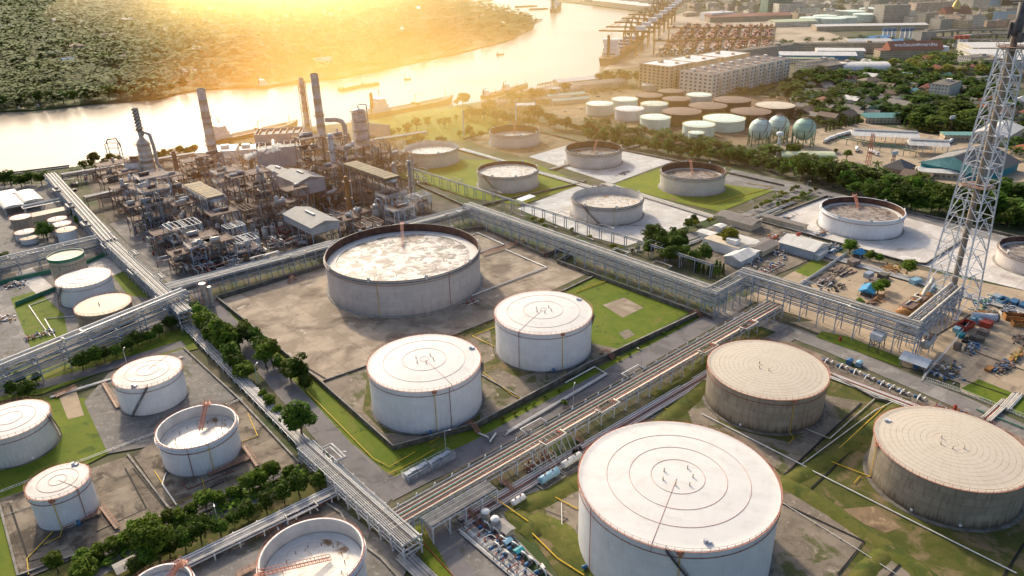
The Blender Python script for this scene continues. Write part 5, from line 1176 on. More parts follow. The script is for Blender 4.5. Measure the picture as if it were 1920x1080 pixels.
def frame(label, px, w, d, h, lev, seed, m='steel', top='grid', rz=AU, nx=3, ny=2, eq=True, name='process_structure'):
    rn = random.Random(seed); t = thing(name, label, 'steel structure', G(*px), rz)
    xs = [-w/2+w*i/(nx-1) for i in range(nx)]; ys = [-d/2+d*i/(ny-1) for i in range(ny)]
    cm = mesh_of(MB().bar((0, 0, 0), (0, 0, h), .38), 'column', K[m])
    for x in xs:
        for y in ys: part('column', cm, t, (x, y, 0))
    for l in range(1, lev+1):
        z = h*l/lev; z0 = h*(l-1)/lev; mb = MB()
        for x in xs: mb.bar((x, -d/2, z), (x, d/2, z), .3)
        for y in ys: mb.bar((-w/2, y, z), (w/2, y, z), .3)
        if l == lev and top == 'grid':
            for i in range(1, 7): x = -w/2+w*i/7; mb.bar((x, -d/2, z+.05), (x, d/2, z+.05), .22)
        mb.build('beam_grid', K[m], t)
        if not (l == lev and top == 'grid'):
            MB().box(0, 0, z+.18, w-.2, d-.2, .12).build('deck', K['grate'], t)
            mb = MB()
            for s in (-1, 1):
                for q in (.6, 1.15): mb.bar((-w/2, s*d/2, z+.2+q), (w/2, s*d/2, z+.2+q), .09); mb.bar((s*w/2, -d/2, z+.2+q), (s*w/2, d/2, z+.2+q), .09)
                for i in range(int(w/2.2)+1): mb.bar((-w/2+i*2.2, s*d/2, z+.2), (-w/2+i*2.2, s*d/2, z+1.35), .1)
            mb.build('handrail', K['steelw' if m == 'steel' else m], t)
        mb = MB()
        for y in (-d/2, d/2):
            i = rn.randrange(nx-1); mb.bar((xs[i], y, z0), (xs[i+1], y, z), .2); mb.bar((xs[i+1], y, z0), (xs[i], y, z), .2)
        for x in (-w/2, w/2): mb.bar((x, -d/2, z0), (x, d/2, z), .2)
        mb.build('brace', K[m], t)
        if eq and l < lev or (eq and top != 'grid' and top != 'fan'):
            for k in range(rn.randint(1, 3)):
                x, y = rn.uniform(-w*.3, w*.3), rn.uniform(-d*.25, d*.25); r = rn.uniform(.7, 1.3); L = rn.uniform(3, 6)
                if rn.random() < .6: MB().drum((x-L/2, y, z+.3+r), (x+L/2, y, z+.3+r), r, 12).build('exchanger', K[rn.choice(['vessel', 'pipe', 'steelb'])], t)
                else: MB().lathe([(r, z+.3), (r, z+.3+L*.7), (.5*r, z+.3+L*.8), (.01, z+.3+L*.82)], 12, x, y).build('vessel', K[rn.choice(['vessel', 'vesselw'])], t)
    for k in range(5):
        x, y = rn.uniform(-w/2, w/2), rn.choice([-1, 1])*(d/2+.3); zz = h*rn.uniform(.5, 1.05); x2 = x+rn.uniform(-4, 4)
        MB().tube([(x, y, .3), (x, y, zz*.5), (x2, y, zz*.5), (x2, y, zz), (x2, 0, zz)], rn.uniform(.15, .3), 6).build('pipe', K[rn.choice(['pipe', 'piped', 'pipew', 'piped'])], t)
    if top == 'fan':
        for i in range(max(2, int(w/5))):
            x = -w/2+w*(i+.5)/max(2, int(w/5)); MB().box(x, 0, h+.4, w/max(2, int(w/5))-.4, d-1, 1.3).build('fan_bay', K['finc'], t)
            MB().cyl(x, 0, h-1.2, min(d, w/3)*.35, 1.4, 16).build('fan_ring', K['steelw'], t)
    mb = MB()                                            # a zigzag stair at one end
    for l in range(lev):
        z0, z1 = h*l/lev, h*(l+1)/lev; s = 1 if l % 2 else -1; x = w/2+.9
        for o in (-.4, .4): mb.bar((x+o, -s*d*.3, z0+.2), (x+o, s*d*.3, z1+.2), .1, .3); mb.bar((x+o, -s*d*.3, z0+1.3), (x+o, s*d*.3, z1+1.3), .08)
        for i in range(10): f = i/10; mb.box(x, -s*d*.3+2*s*d*.3*f, z0+.2+(z1-z0)*f, .9, .35, .06)
    mb.build('stair', K[m], t); return t
K['finc'] = M('tan_fan_casing', (.28, .215, .13), .75, var=.3, rnd=.1)
FR = [('tall blue grey process frame at the near left of the refinery', (305, 425), 16, 13, 25, 4, 'steel', 'deck'), ('low blue topped frame beside the refinery lane', (352, 468), 17, 13, 12, 2, 'steel', 'grid'),
      ('long gallery with cream fan bays on top', (395, 425), 38, 11, 17, 3, 'steel', 'fan'), ('blue lattice topped pipe frame by the rear dike wall', (462, 484), 13, 11, 9, 2, 'steel', 'grid'),
      ('long red brown fan gallery right of the grey sheds', (702, 392), 50, 11, 19, 3, 'steelb', 'fan'), ('frame heaped with pale bent pipes at the right end of the fan gallery', (752, 428), 14, 10, 10, 2, 'steelw', 'deck'),
      ('small blue frame at the end of the cream fan gallery', (445, 462), 10, 9, 10, 2, 'steel', 'grid'), ('brown frame behind the cream fan gallery', (462, 402), 14, 12, 20, 3, 'steelb', 'deck'),
      ('brown frame in the golden light beside the lower grey shed', (497, 412), 12, 12, 24, 4, 'steelb', 'deck'), ('dark frame at the foot of the leftmost stack', (322, 372), 20, 12, 10, 2, 'steelb', 'deck'),
      ('dark frame left of the painted silo', (222, 352), 20, 12, 14, 3, 'steelb', 'deck'), ('brown frame between the two tall stacks', (372, 345), 16, 12, 14, 3, 'steelb', 'deck'),
      ('frame of pipes behind the second stack', (432, 332), 18, 12, 12, 2, 'steelb', 'grid'), ('tall frame beside the upper grey box', (592, 362), 14, 12, 30, 5, 'steelb', 'deck'),
      ('frame below the hooked column', (662, 352), 16, 14, 22, 4, 'steelb', 'deck'), ('frame right of the hooked column', (712, 340), 14, 12, 22, 4, 'steelb', 'grid'),
      ('frame in the glare between the tall stack and the bent duct', (632, 312), 22, 12, 16, 3, 'steelb', 'deck'), ('low frame under the elevated shed', (502, 372), 18, 12, 12, 2, 'steelb', 'deck'),
      ('dark frame by the lane with blue machines below', (262, 392), 14, 9, 9, 2, 'steel', 'deck'), ('frame holding tanks near the riverside pipe bridge', (432, 372), 16, 12, 15, 3, 'steel', 'deck'),
      ('small frame at the far left of the refinery by the lane', (250, 362), 12, 10, 12, 2, 'steelb', 'deck'), ('frame of pipes at the far right of the refinery', (785, 395), 14, 9, 8, 2, 'steelw', 'grid'),
      ('low frame in front of the red brown fan gallery', (672, 425), 14, 8, 7, 2, 'steelb', 'deck'), ('low frame between the gabled shed and the fan gallery', (622, 392), 14, 8, 8, 2, 'steelb', 'deck'),
      ('frame behind the red brown fan gallery', (735, 330), 18, 10, 12, 2, 'steelb', 'deck'), ('frame of brown beams close to the river bank', (545, 308), 30, 10, 12, 3, 'steelb', 'grid')]
FR += [(q, (x, y), 15, 11, h, 3 if h > 14 else 2, m, tp) for q, x, y, h, m, tp in (('dark frame crowded between the near left frame and the lane', 282, 405, 15, 'steelb', 'deck'), ('brown frame just behind the near left frame', 330, 398, 19, 'steelb', 'deck'), ('frame left of the cream fan gallery', 358, 432, 14, 'steelb', 'deck'), ('frame wedged between cream fan gallery and white vessel', 425, 448, 13, 'steelb', 'deck'), ('frame of dark pipes behind the silver vessels', 482, 432, 12, 'steelb', 'grid'),
    ('frame in front of the second stack', 402, 345, 17, 'steelb', 'deck'), ('frame under the golden slender stack', 575, 305, 16, 'steelb', 'deck'), ('frame between the grey boxes and the tall frame', 560, 332, 17, 'steelb', 'deck'), ('frame left of the hooked column', 640, 335, 24, 'steelb', 'deck'), ('frame right behind the elevated shed', 600, 385, 14, 'steelb', 'deck'), ('frame in the amber light beside the fan gallery', 625, 372, 17, 'steelb', 'deck'), ('frame of pale pipes near the pink ended gallery', 738, 412, 13, 'steelw', 'deck'), ('low frame by the rear pipe bridge corner', 692, 448, 8, 'steelb', 'grid'), ('frame at the foot of the painted silo', 258, 372, 11, 'steelb', 'deck'), ('dark frame near the lane and the dark fan', 385, 478, 9, 'steelb', 'deck'))]
FR += [('%s frame at the refinery edge, %s' % q, p, 14, 10, h, 2, m, 'deck') for q, p, h, m in ((('dark', 'beside the tall blue grey frame'), (272, 432), 13, 'steelb'), (('dark', 'in front of the low blue topped frame'), (318, 470), 9, 'steelb'), (('brown', 'left of the lattice topped pipe frame'), (415, 492), 10, 'steelb'), (('blue grey', 'below the cream fan gallery'), (385, 498), 10, 'steel'), (('brown', 'near the river pipe bridge'), (240, 392), 12, 'steelb'), (('low brown', 'by the rear dike wall'), (352, 505), 8, 'steelb'), (('brown', 'between the silver vessels and the gabled shed'), (535, 425), 12, 'steelb'), (('dark', 'behind the gabled shed'), (560, 408), 15, 'steelb'), (('dark', 'right of the gabled shed'), (650, 445), 9, 'steelb'))]
for i, (l, px, w, d, h, lv, m, tp) in enumerate(FR):
    frame(l, px, w, d, h*1.28, lv, i+10, m, tp, AU+(-pi/2 if w >= 30 and i in (2, 4) else 0), nx=max(3, int(w/7)+1))
# grey boxes and sheds on stilts
def boxshed(label, px, sx, sy, z, h, rise, m='shedg', rm='shedr', louv=False, rz=AU, flat=False):
    t = thing('elevated_shed', label, 'shed', G(*px), rz)
    pm = mesh_of(MB().bar((0, 0, 0), (0, 0, z), .4), 'post', K['steel'])
    for i in range(max(2, int(sx/7)+1)):
        for y in (-sy/2+.3, sy/2-.3): part('post', pm, t, (-sx/2+.3+(sx-.6)*i/max(1, int(sx/7)), y, 0))
    mb = MB()
    for y in (-sy/2, sy/2): mb.box(0, y, z, sx, .3, h)
    for x in (-sx/2, sx/2): mb.box(x, 0, z, .3, sy-.3, h)
    if not flat: mb.add([(sx/2+.15, -sy/2, z+h), (sx/2+.15, sy/2, z+h), (sx/2+.15, 0, z+h+rise)], [(0, 1, 2)]); mb.add([(-sx/2-.15, -sy/2, z+h), (-sx/2-.15, sy/2, z+h), (-sx/2-.15, 0, z+h+rise)], [(2, 1, 0)])
    mb.build('wall', K[m], t)
    if flat:
        MB().box(0, 0, z+h-2.2, sx-.6, sy-.6, .3).build('fan_deck', K['steeld'], t)
        for i in range(7):
            MB().box(-sx/2+sx*(i+.5)/7, 0, z+h-1.6, .5, sy-.7, 1.2).build('louvre_beam', K['steelb'], t)
        if louv:
            mb = MB(); mb.tube([(-sx*.1, -sy*.45, z+h+.8), (-sx*.1, sy*.45, z+h+.8)], 1.3, 12); mb.build('header_duct', K['pipec'], t)
    else:
        MB().gable(sx, sy, z+h, rise, .5).build('roof', K[rm], t)
        MB().box(0, 0, z+h+rise-.1, sx*.3, 1.2, .8).build('ridge_vent', K['shedg'], t)
    MB().box(0, 0, z-.5, sx-1, sy-1, .3).build('floor', K['steeld'], t)
    return t
boxshed('upper grey open topped box on stilts by the river bank', (532, 296), 36, 22, 9, 13, 0, louv=False, flat=True, rz=.15)
boxshed('lower grey open topped box with a thick duct across its top', (532, 340), 30, 20, 13, 14, 0, louv=True, flat=True, rz=.3)
boxshed('elevated grey shed with gabled pale roof in the middle of the refinery', (572, 388), 26, 19, 12, 8.5, 2.6, rz=AU+pi/2)
boxshed('long annex of grey cladding behind the elevated shed', (530, 372), 20, 8, 11, 9, 1.2, rz=AU+pi/2)
boxshed('long gabled shed on blue posts near the rear dike wall', (588, 448), 34, 17, 9, 4.2, 2.4, rz=AU+pi/2)
t = thing('grey_screen', 'tall grey ribbed screen wall right of the hooked column', 'screen wall', G(708, 262), -.5); MB().bar((-14, 0, 7), (14, 0, 7), .5, 14).build('panel', K['shedg'], t)
pm = mesh_of(MB().bar((0, 0, 0), (0, 0, 14.3), .6), 'post', K['steelb'])
for i in range(5): part('post', pm, t, (-14+7*i, .4, 0))
t = thing('cooler_box', 'brown cooling tower box with open louvres left of the pale rimmed open tank', 'cooling tower', G(733, 304), AU-pi/2)
MB().box(0, 0, 0, 26, 12, 9).build('wall', K['cream'], t); MB().box(0, 0, 9, 27, 13, .5).build('deck', K['grate'], t)
lm = mesh_of(MB().box(0, 0, 0, 5.4, .3, 2.2), 'louvre', K['steeld'])
for i in range(4):
    for z in (1, 4, 6.4): part('louvre', lm, t, (-9.6+i*6.4, -6.05, z))
for i in range(3): MB().lathe([(3, 9.5), (2.6, 11.5), (2.8, 12.5), (2.5, 12.5)], 18, -8+8*i, 0).build('fan_stack', K['cream'], t)
# row of silver vessels and exchangers
vt = None
for r_ in range(2):
    for i in range(5):
        g = G(475+i*15+r_*8, 440-i*6.5+r_*17)
        l = 'small silver upright vessel in the double row by the gabled shed'
        if vt is None:
            vt = thing('filter_vessel', l, 'vessel', g, 0, 'double row of silver vessels')
            MB().lathe([(1.25, 1.2), (1.35, 1.4), (1.35, 6), (1.0, 6.7), (.3, 7), (.3, 7.6), (.01, 7.6)], 18).build('shell', K['vessel'], vt)
            lm = mesh_of(MB().bar((0, 0, 0), (0, 0, 1.8), .18), 'leg', K['steel'])
            for a in (0, 2.1, 4.2): part('leg', lm, vt, (1.1*cos(a), 1.1*sin(a), 0))
            MB().tube([(0, 0, 7.3), (0, 0, 8.4), (.9, 0, 8.4), (1.7, 0, 7.8), (1.7, 0, 1)], .18, 6).build('pipe', K['pipew'], vt)
        else: dup(vt, g, i*.3)
def piping(seed):
    rn = random.Random(seed); t = thing('process_piping', 'x', 'piping')
    for k in range(8):
        x, y = rn.uniform(-6, 6), rn.uniform(-5, 5); z = rn.uniform(.8, 6); L = rn.uniform(3, 9); pts = [(x, y, .2), (x, y, z)]
        if rn.random() < .5: pts += [(x+L, y, z), (x+L, y, rn.uniform(.3, 3))]
        else: pts += [(x, y+L*.7, z), (x+rn.uniform(-3, 3), y+L*.7, z)]
        MB().tube(pts, rn.uniform(.14, .34), 6).build('pipe', K[rn.choice(['pipe', 'pipe', 'piped', 'pipew', 'piper', 'pipec'])], t)
    for k in range(3):
        x, y, z = rn.uniform(-6, 6), rn.uniform(-5, 5), rn.uniform(3, 7)
        MB().bar((x, y, 0), (x, y, z), .25).bar((x-2, y, z), (x+2, y, z), .25).build('pipe_support', K[rn.choice(['steel', 'steelb'])], t)
    for k in range(3):
        x, y = rn.uniform(-5, 5), rn.uniform(-4, 4); r = rn.uniform(.5, 1.1); L = rn.uniform(2, 5)
        MB().drum((x, y, r+.6), (x+L, y, r+.6), r, 10).build('exchanger', K[rn.choice(['vessel', 'steelb', 'vesselw', 'steeld'])], t)
    return t
PR = [piping(100+i) for i in range(6)]
FX = [(258, 412), (285, 445), (300, 462), (335, 488), (345, 500), (372, 512), (400, 508), (430, 500), (380, 490), (262, 430), (248, 398), (310, 450), (262, 398), (295, 385), (320, 425), (338, 412), (365, 458), (378, 402), (412, 432), (395, 462), (440, 415), (462, 440), (450, 470), (490, 400), (515, 415), (530, 345), (575, 340), (610, 360), (618, 400), (645, 390), (665, 430), (690, 405), (700, 380), (720, 400), (745, 375), (765, 440), (725, 432), (600, 320), (560, 290), (500, 305), (420, 370), (355, 350), (315, 355), (285, 370)]
cl = [(235, 375), (250, 345), (310, 395), (345, 372), (380, 372), (402, 395), (430, 390), (452, 372), (470, 360), (485, 385), (512, 350), (545, 362), (560, 345), (600, 345), (628, 372), (640, 342), (690, 365), (662, 382), (680, 440), (700, 432), (640, 420), (655, 408), (612, 420), (735, 442), (760, 402), (775, 420), (370, 445), (420, 448), (440, 500), (475, 470), (500, 468), (520, 458), (395, 495), (420, 478), (335, 440), (322, 408),
      (300, 345), (355, 325), (390, 330), (415, 322), (455, 318), (470, 330), (505, 322), (590, 325), (655, 325), (665, 300), (725, 312), (700, 300), (760, 320), (790, 345), (560, 320), (440, 300), (205, 340), (180, 335), (150, 345), (610, 290), (645, 285), (540, 440), (560, 460), (275, 372), (350, 395), (585, 405), (648, 440)]+[(240+R_.uniform(0, 1)*530, 300) for _ in range(0)]+[(q[0]+9, q[1]+6) for q in FX]
for i, p in enumerate(cl):
    o = PR[i % 6]; g = G(*p); lb = ('tangle of process pipes and exchangers on the refinery floor'); gp = 'piping clusters among the refinery units'
    if i < 6: o.location = g; o.rotation_euler = (0, 0, AU); o['label'] = lb; o['group'] = gp
    else: dup(o, g, AU+(i % 4)*pi/2)
# steam
K['steam'] = bpy.data.materials.new('steam'); K['steam'].use_nodes = True; nt = K['steam'].node_tree; nt.nodes.clear()
vo = nt.nodes.new('ShaderNodeVolumeScatter'); vo.inputs['Color'].default_value = (1, 1, 1, 1); vo.inputs['Density'].default_value = .55; vo.inputs['Anisotropy'].default_value = .3
oo = nt.nodes.new('ShaderNodeOutputMaterial'); nt.links.new(vo.outputs[0], oo.inputs['Volume'])
g = G(490, 352); mb = MB(); rn = random.Random(4)
for i in range(46):
    f = i/46; mb.sphere(-6+f*24+rn.uniform(-1, 1), rn.uniform(-1.5, 1.5), 22+f*7+rn.uniform(-1.6, 1.6)*(.4+f), rn.uniform(.9, 2.2)*(1-.3*f), 10, 6)
o = mb.build('steam', K['steam'], None, g); tag(o, 'wisp of white steam drifting across the refinery frames', 'steam', None, 'stuff')
# ------------------------------------------------------------------ ships, boats, cranes and the container port
def ship(label, ps, pb, beam, free=4.5, hull='hullb', kind='tanker', fun='yellow', name='ship', cat='ship', castle=True, L=None):
    A = G(*ps, -2); B = G(*pb, -2); Ls = hypot(B[0]-A[0], B[1]-A[1]) if L is None else L
    t = thing(name, label, cat, (A[0], A[1], -2.0), atan2(B[1]-A[1], B[0]-A[0])); L = Ls; b = beam/2
    st = [(0, .78, 0), (.04, .92, 0), (.2, 1, 0), (.75, 1, .0), (.86, .86, .25), (.94, .5, .6), (1.0, .04, 1.1)]
    vs = []; fs = []
    for f, w, sh in st:
        x = f*L; zd = free+sh*free*.45
        vs += [(x-(.02*L if f == 1 else 0), -b*w*.8, -.6), (x, -b*w, zd), (x, b*w, zd), (x-(.02*L if f == 1 else 0), b*w*.8, -.6)]
    for i in range(len(st)-1):
        for k in range(3): fs.append((i*4+k, i*4+k+1, i*4+k+5, i*4+k+4))
    fs += [(0, 3, 2, 1), tuple(range(24, 28))]
    mb = MB(); mb.add(vs, fs); mb.build('hull', K[hull], t)
    mb = MB(); mb.add([(f*L, s*b*w*.93, free+sh*free*.45+.06) for f, w, sh in st for s in (-1, 1)], [(2*i, 2*i+2, 2*i+3, 2*i+1) for i in range(len(st)-1)]); mb.build('deck', K['deckr'], t)
    if kind == 'barge':
        mb = MB()
        for s in (-1, 1): mb.bar((L*.05, s*b*.75, free+.6), (L*.86, s*b*.75, free+.6), .5, 1.2)
        mb.box(L*.45, 0, free, L*.78, b*1.3, 1.5); mb.build('hatch_cover', K['steelb'], t); MB().box(L*.03+2, 0, free, 3.5, b*1.1, 3).build('cabin', K['cream'], t); return t
    hs = free+.05; sw = beam*.8; k = min(1.25, max(.2, L/100)); kd = k if L < 130 else 1.9
    mb = MB(); z = hs
    for i, (sx, ssy, hh) in enumerate(((min(24, .17*L), sw, 3*kd), (min(20, .14*L), sw*.92, 2.8*kd), (min(16, .11*L), sw*.85, 2.7*kd), (min(12, .075*L), sw*1.05, 2.7*kd))):
        mb.box(.13*L+.0*i, 0, z, sx, ssy, hh); mb.box(.13*L, 0, z+hh, sx+.6, ssy+.8, .15); z += hh+.15
    mb.build('superstructure', K['whitep'], t)
    wm = MB()
    zz = hs+(3+2.8+2.7)*kd+.45
    wm.box(.13*L+min(12, .075*L)/2+.06, 0, zz+.9*kd, .1, sw*.95, .9*kd).box(.13*L-min(24, .17*L)/2-.06, 0, hs+1.2*kd, .1, sw*.8, .7*kd); wm.build('bridge_window', K['glass'], t)
    MB().lathe([(1.7*k, hs), (1.5*k, z+2.2*k), (1.5*k, z+4*k)], 14, .055*L, 0).build('funnel', K[fun], t); MB().lathe([(1.52*k, z+4*k), (1.45*k, z+5.6*k), (.01, z+5.6*k)], 14, .055*L, 0).build('funnel_cap', K['black'], t)
    MB().bar((.14*L, 0, z), (.14*L, 0, z+8*k), .4).bar((.14*L, -2*k, z+5*k), (.14*L, 2*k, z+5*k), .25).bar((.9*L, 0, free), (.9*L, 0, free+9*k), .35).build('mast', K['steelb'], t)
    if kind == 'tanker':
        mb = MB()
        for y in (-1.2, 0, 1.2): mb.tube([(.24*L, y*k, hs+1.1), (.86*L, y*k, hs+1.1)], .28, 6)
        for i in range(9): mb.bar((.26*L+i*.065*L, -b*.7, hs+.8), (.26*L+i*.065*L, b*.7, hs+.8), .2)
        mb.build('deck_pipe', K['piped'], t); MB().box(.54*L, 0, hs, 3*k, b*1.2, 2.2*k).bar((.54*L, 0, hs), (.54*L, 0, hs+9*k), .4).bar((.54*L, 0, hs+8*k), (.62*L, 0, hs+9*k), .3).build('hose_crane', K['crane'], t)
    if kind == 'container':
        cm = [mesh_of(MB().box(0, 0, 0, 12, b*1.7, 5+2.6*(i % 2)), 'container_stack', K[q]) for i, q in enumerate(('piper', 'blue', 'orange'))]
        for i in range(16):
            if .24*L+i*13 < .88*L: part('container_stack', cm[i*7 % 3], t, (.24*L+i*13, 0, free+.1))
    return t
ship('red and white tanker moored behind the stacks with a yellow and black funnel', (392, 274), (560, 238), 15, 5, 'hullb', 'tanker', 'yellow')
ship('dark tanker moored at the green river bank in the golden glare', (690, 223), (850, 192), 16, 5.5, 'hullb', 'tanker', 'black')
ship('small coaster moored beyond the trees in the middle of the river bank', (905, 186), (948, 175), 9, 3.5, 'hullr', 'tanker', 'black')
ship('second small coaster moored bow to the right past the first one', (942, 176), (990, 163), 9, 3.5, 'hullb', 'tanker', 'crane')
ship('white bridged container ship berthed under the port cranes', (1136, 124), (1195, 82), 26, 10, 'hullb', 'container', 'black')
ship('grey ship moored at the far bank before the sandy clearing', (482, 166), (562, 155), 10, 3, 'hullb', 'tanker', 'steelb')
ship('cargo ship far up the river beyond the headland', (1036, 24), (1049, 14), 18, 8, 'hullr', 'container', 'black')
for ps, pb, l in (((637, 171), (677, 163), 'long low barge in mid river, left one of the towed pair'), ((678, 163), (712, 158), 'long low barge in mid river, right one of the towed pair'), ((965, 14), (1008, 12), 'far barge string upriver, longer one'), ((992, 19), (1028, 17), 'far barge string upriver beside the cargo ship'), ((895, 3), (925, 2), 'faint far barge at the top of the river')):
    ship(l, ps, pb, 10, 2.2, 'hullr', 'barge', name='barge', cat='barge')
for ps, pb, l in (((932, 104), (945, 102), 'small tug crossing the open river'), ((758, 150), (771, 149), 'small wooden boat near the island shore'), ((952, 17), (957, 14), 'tiny boat far upriver'), ((34, 207), (54, 205), 'covered boat at the left end of the island shore'), ((70, 203), (88, 200), 'brown houseboat under the island trees'), ((955, 65), (962, 62), 'small boat by the jetty of the headland')):
    ship(l, ps, pb, 5, 1.6, 'hullr', 'tug', 'orange', name='boat', cat='boat')
def jetty(label, pa, pb, w=5):
    A = G(*pa, 0); B = G(*pb, 0); L = hypot(B[0]-A[0], B[1]-A[1]); t = thing('jetty', label, 'jetty', A, atan2(B[1]-A[1], B[0]-A[0])); MB().box(L/2, 0, .2, L, w, .6).build('deck', K['conc'], t)
    pm = mesh_of(MB().cyl(0, 0, -5, .4, 5.2, 8), 'pile', K['concd'])
    for i in range(int(L/9)+1):
        for y in (-w/2+.6, w/2-.6): part('pile', pm, t, (i*9, y, 0))
    mb = MB(); mb.tube([(0, 0, 1.3), (L, 0, 1.3)], .4, 6).tube([(0, 1, 1.3), (L, 1, 1.3)], .3, 6); mb.build('pipe', K['piped'], t)
jetty('long jetty with a reddish pipe along the river at the left', (25, 326), (130, 313), 6)
jetty('jetty off the tip of the headland', (985, 46), (1015, 36), 8)
jetty('timber jetty by the moored coasters', (1010, 160), (1075, 148), 6)
t = thing('loading_arm', 'white loading arm frame at the river edge left of the painted silo', 'loading arm', G(219, 303)); mb = MB()
for x in (-5, 5):
    for y in (-2, 2): mb.bar((x, y, 0), (x, y, 15), .5)
    mb.bar((x, -2, 15), (x, 2, 15), .5)
for z in (6, 11, 15):
    for y in (-2, 2): mb.bar((-5, y, z), (5, y, z), .45)
mb.build('frame', K['steelw'], t); MB().tube([(-5, 0, 15), (-3, 0, 18), (4, 0, 18.5), (6, 0, 12)], .5, 7).build('arm', K['steeld'], t)
# quay cranes
qa = G(1133, 128); qb = G(1249, 36); QA = atan2(qb[1]-qa[1], qb[0]-qa[0])
def crane(up):
    t = thing('quay_crane', 'x', 'crane', (0, 0, 0)); H = 34; m = K['crane']                   # +y is toward the water
    lm = mesh_of(MB().bar((0, 0, 0), (0, 0, H), 1.5), 'leg', m)
    for x in (-9, 9):
        for y in (-9, 9): part('leg', lm, t, (x, y, 0))
    mb = MB()
    for y in (-9, 9): mb.bar((-9, y, H), (9, y, H), 1.4, 1.8); mb.bar((-9, y, 4), (9, y, 4), 1.1)
    for x in (-9, 9): mb.bar((x, -9, 14), (x, 9, 14), 1.1, 1.5); mb.bar((x, -9, H), (x, 9, H), 1.2); mb.bar((x, -9, 14), (x, 9, H), .8)
    mb.build('portal', m, t); mb = MB()
    for x in (-3, 3): mb.bar((x, -26, H+1.5), (x, 10, H+1.5), 1.3, 2)
    for i in range(6): mb.bar((-3, -26+i*7, H+1.5), (3, -26+i*7, H+1.5), .7)
    mb.build('girder', m, t); mb = MB()
    e = (46, H+2) if not up else (16, H+44)
    for x in (-2.5, 2.5): mb.bar((x, 10, H+1.5), (x, e[0], e[1]), 1.2, 1.8)
    for i in range(7): f = i/6; mb.bar((-2.5, 10+(e[0]-10)*f, H+1.5+(e[1]-H-1.5)*f), (2.5, 10+(e[0]-10)*f, H+1.5+(e[1]-H-1.5)*f), .6)
    mb.build('boom', m, t); mb = MB()
    for x in (-6, 6): mb.bar((x, 9, H), (x*.3, 6, H+18), 1); mb.bar((x, -9, H), (x*.3, 6, H+18), .8)
    mb.build('apex_frame', m, t); mb = MB()
    for x in (-2, 2):
        mb.bar((x, 6, H+18), (x, 10+(e[0]-10)*.55, H+1.5+(e[1]-H)*.55), .35); mb.bar((x, 6, H+18), (x, e[0]*.95, e[1]), .35); mb.bar((x, 6, H+18), (x, -24, H+2), .35)
    mb.build('stay', m, t); MB().box(0, -14, H+2.6, 8, 13, 6).build('machine_house', K['whitep'], t); MB().box(0, 4, H-3.5, 3, 3, 3).build('cab', K['glass'], t)
    return t
c0 = crane(False); c1 = crane(True)
CR = [(.16, 0), (.24, 0), (.34, 0), (.44, 0), (.54, 0), (.64, 1), (.73, 1), (.82, 1), (.90, 0)]
f0 = f1 = True
for f, u in CR:
    p = (qa[0]+(qb[0]-qa[0])*f+16*sin(QA), qa[1]+(qb[1]-qa[1])*f-16*cos(QA))
    lb = 'orange quay crane with its boom raised, farther along the port quay' if u else 'orange quay crane with its boom lowered over the river'
    gp = 'quay cranes with raised booms' if u else 'quay cranes with lowered booms'
    if u:
        if f1: c1.location = (*p, 0); c1.rotation_euler = (0, 0, QA); c1['label'] = lb; c1['group'] = gp; f1 = False
        else: dup(c1, p, QA)
    else:
        if f0: c0.location = (*p, 0); c0.rotation_euler = (0, 0, QA); c0['label'] = lb; c0['group'] = gp; f0 = False
        else: dup(c0, p, QA)
# yard gantry cranes and container rows
yg = thing('yard_gantry', 'orange yard gantry crane straddling a container row', 'gantry crane', (0, 0, 0), 0, 'yard gantry cranes of the port')
lm = mesh_of(MB().bar((0, 0, 0), (0, 0, 19), 1.1), 'leg', K['crane'])
for x in (-4, 4):
    for y in (-11, 11): part('leg', lm, yg, (x, y, 0))
mb = MB()
for x in (-4, 4): mb.bar((x, -13, 19.5), (x, 13, 19.5), 1.2, 1.7)
for y in (-11, 11): mb.bar((-4, y, 19), (4, y, 19), 1); mb.bar((-4.5, y, 1), (4.5, y, 1), 1.2)
mb.build('girder', K['crane'], yg); MB().box(0, 3, 20.4, 6, 4, 2.4).build('trolley', K['steelb'], yg)
first = True
CC = [(.36, .16, .10), (.44, .26, .15), (.20, .22, .28), (.70, .64, .54), (.25, .29, .23), (.52, .37, .20)]; CN = ['dark red', 'rust red', 'blue', 'white', 'green', 'orange']
cmesh = [mesh_of(MB().box(0, 0, 0, 12.0, 2.4, 2.58), 'shipping_container', M('container_%d' % i, c, .6, var=.3, scale=.3)) for i, c in enumerate(CC)]
t_ = NT('container_colours'); vs_ = t_.nd('VectorMath', operation='FLOOR'); mp = t_.nd('Mapping'); mp.inputs['Rotation'].default_value = (0, 0, 0); t_.L(t_.tc.outputs['Object'], mp.inputs[0]); mp.inputs['Scale'].default_value = (1/12.4, 1/2.6, 1/2.6)
t_.L(mp.outputs[0], vs_.inputs[0]); wn = t_.nd('TexWhiteNoise'); t_.L(vs_.outputs[0], wn.inputs['Vector']); rp = t_.nd('ValToRGB'); rp.color_ramp.interpolation = 'CONSTANT'
for i, c in enumerate(CC):
    e = rp.color_ramp.elements[i] if i < 2 else rp.color_ramp.elements.new(0)
    e.position = i/6; e.color = (*c, 1)
t_.L(wn.outputs['Value'], rp.inputs[0]); mcon = t_.fin(rp.outputs[0], .6)
n_ind = 0; bulk = {}
cand = []
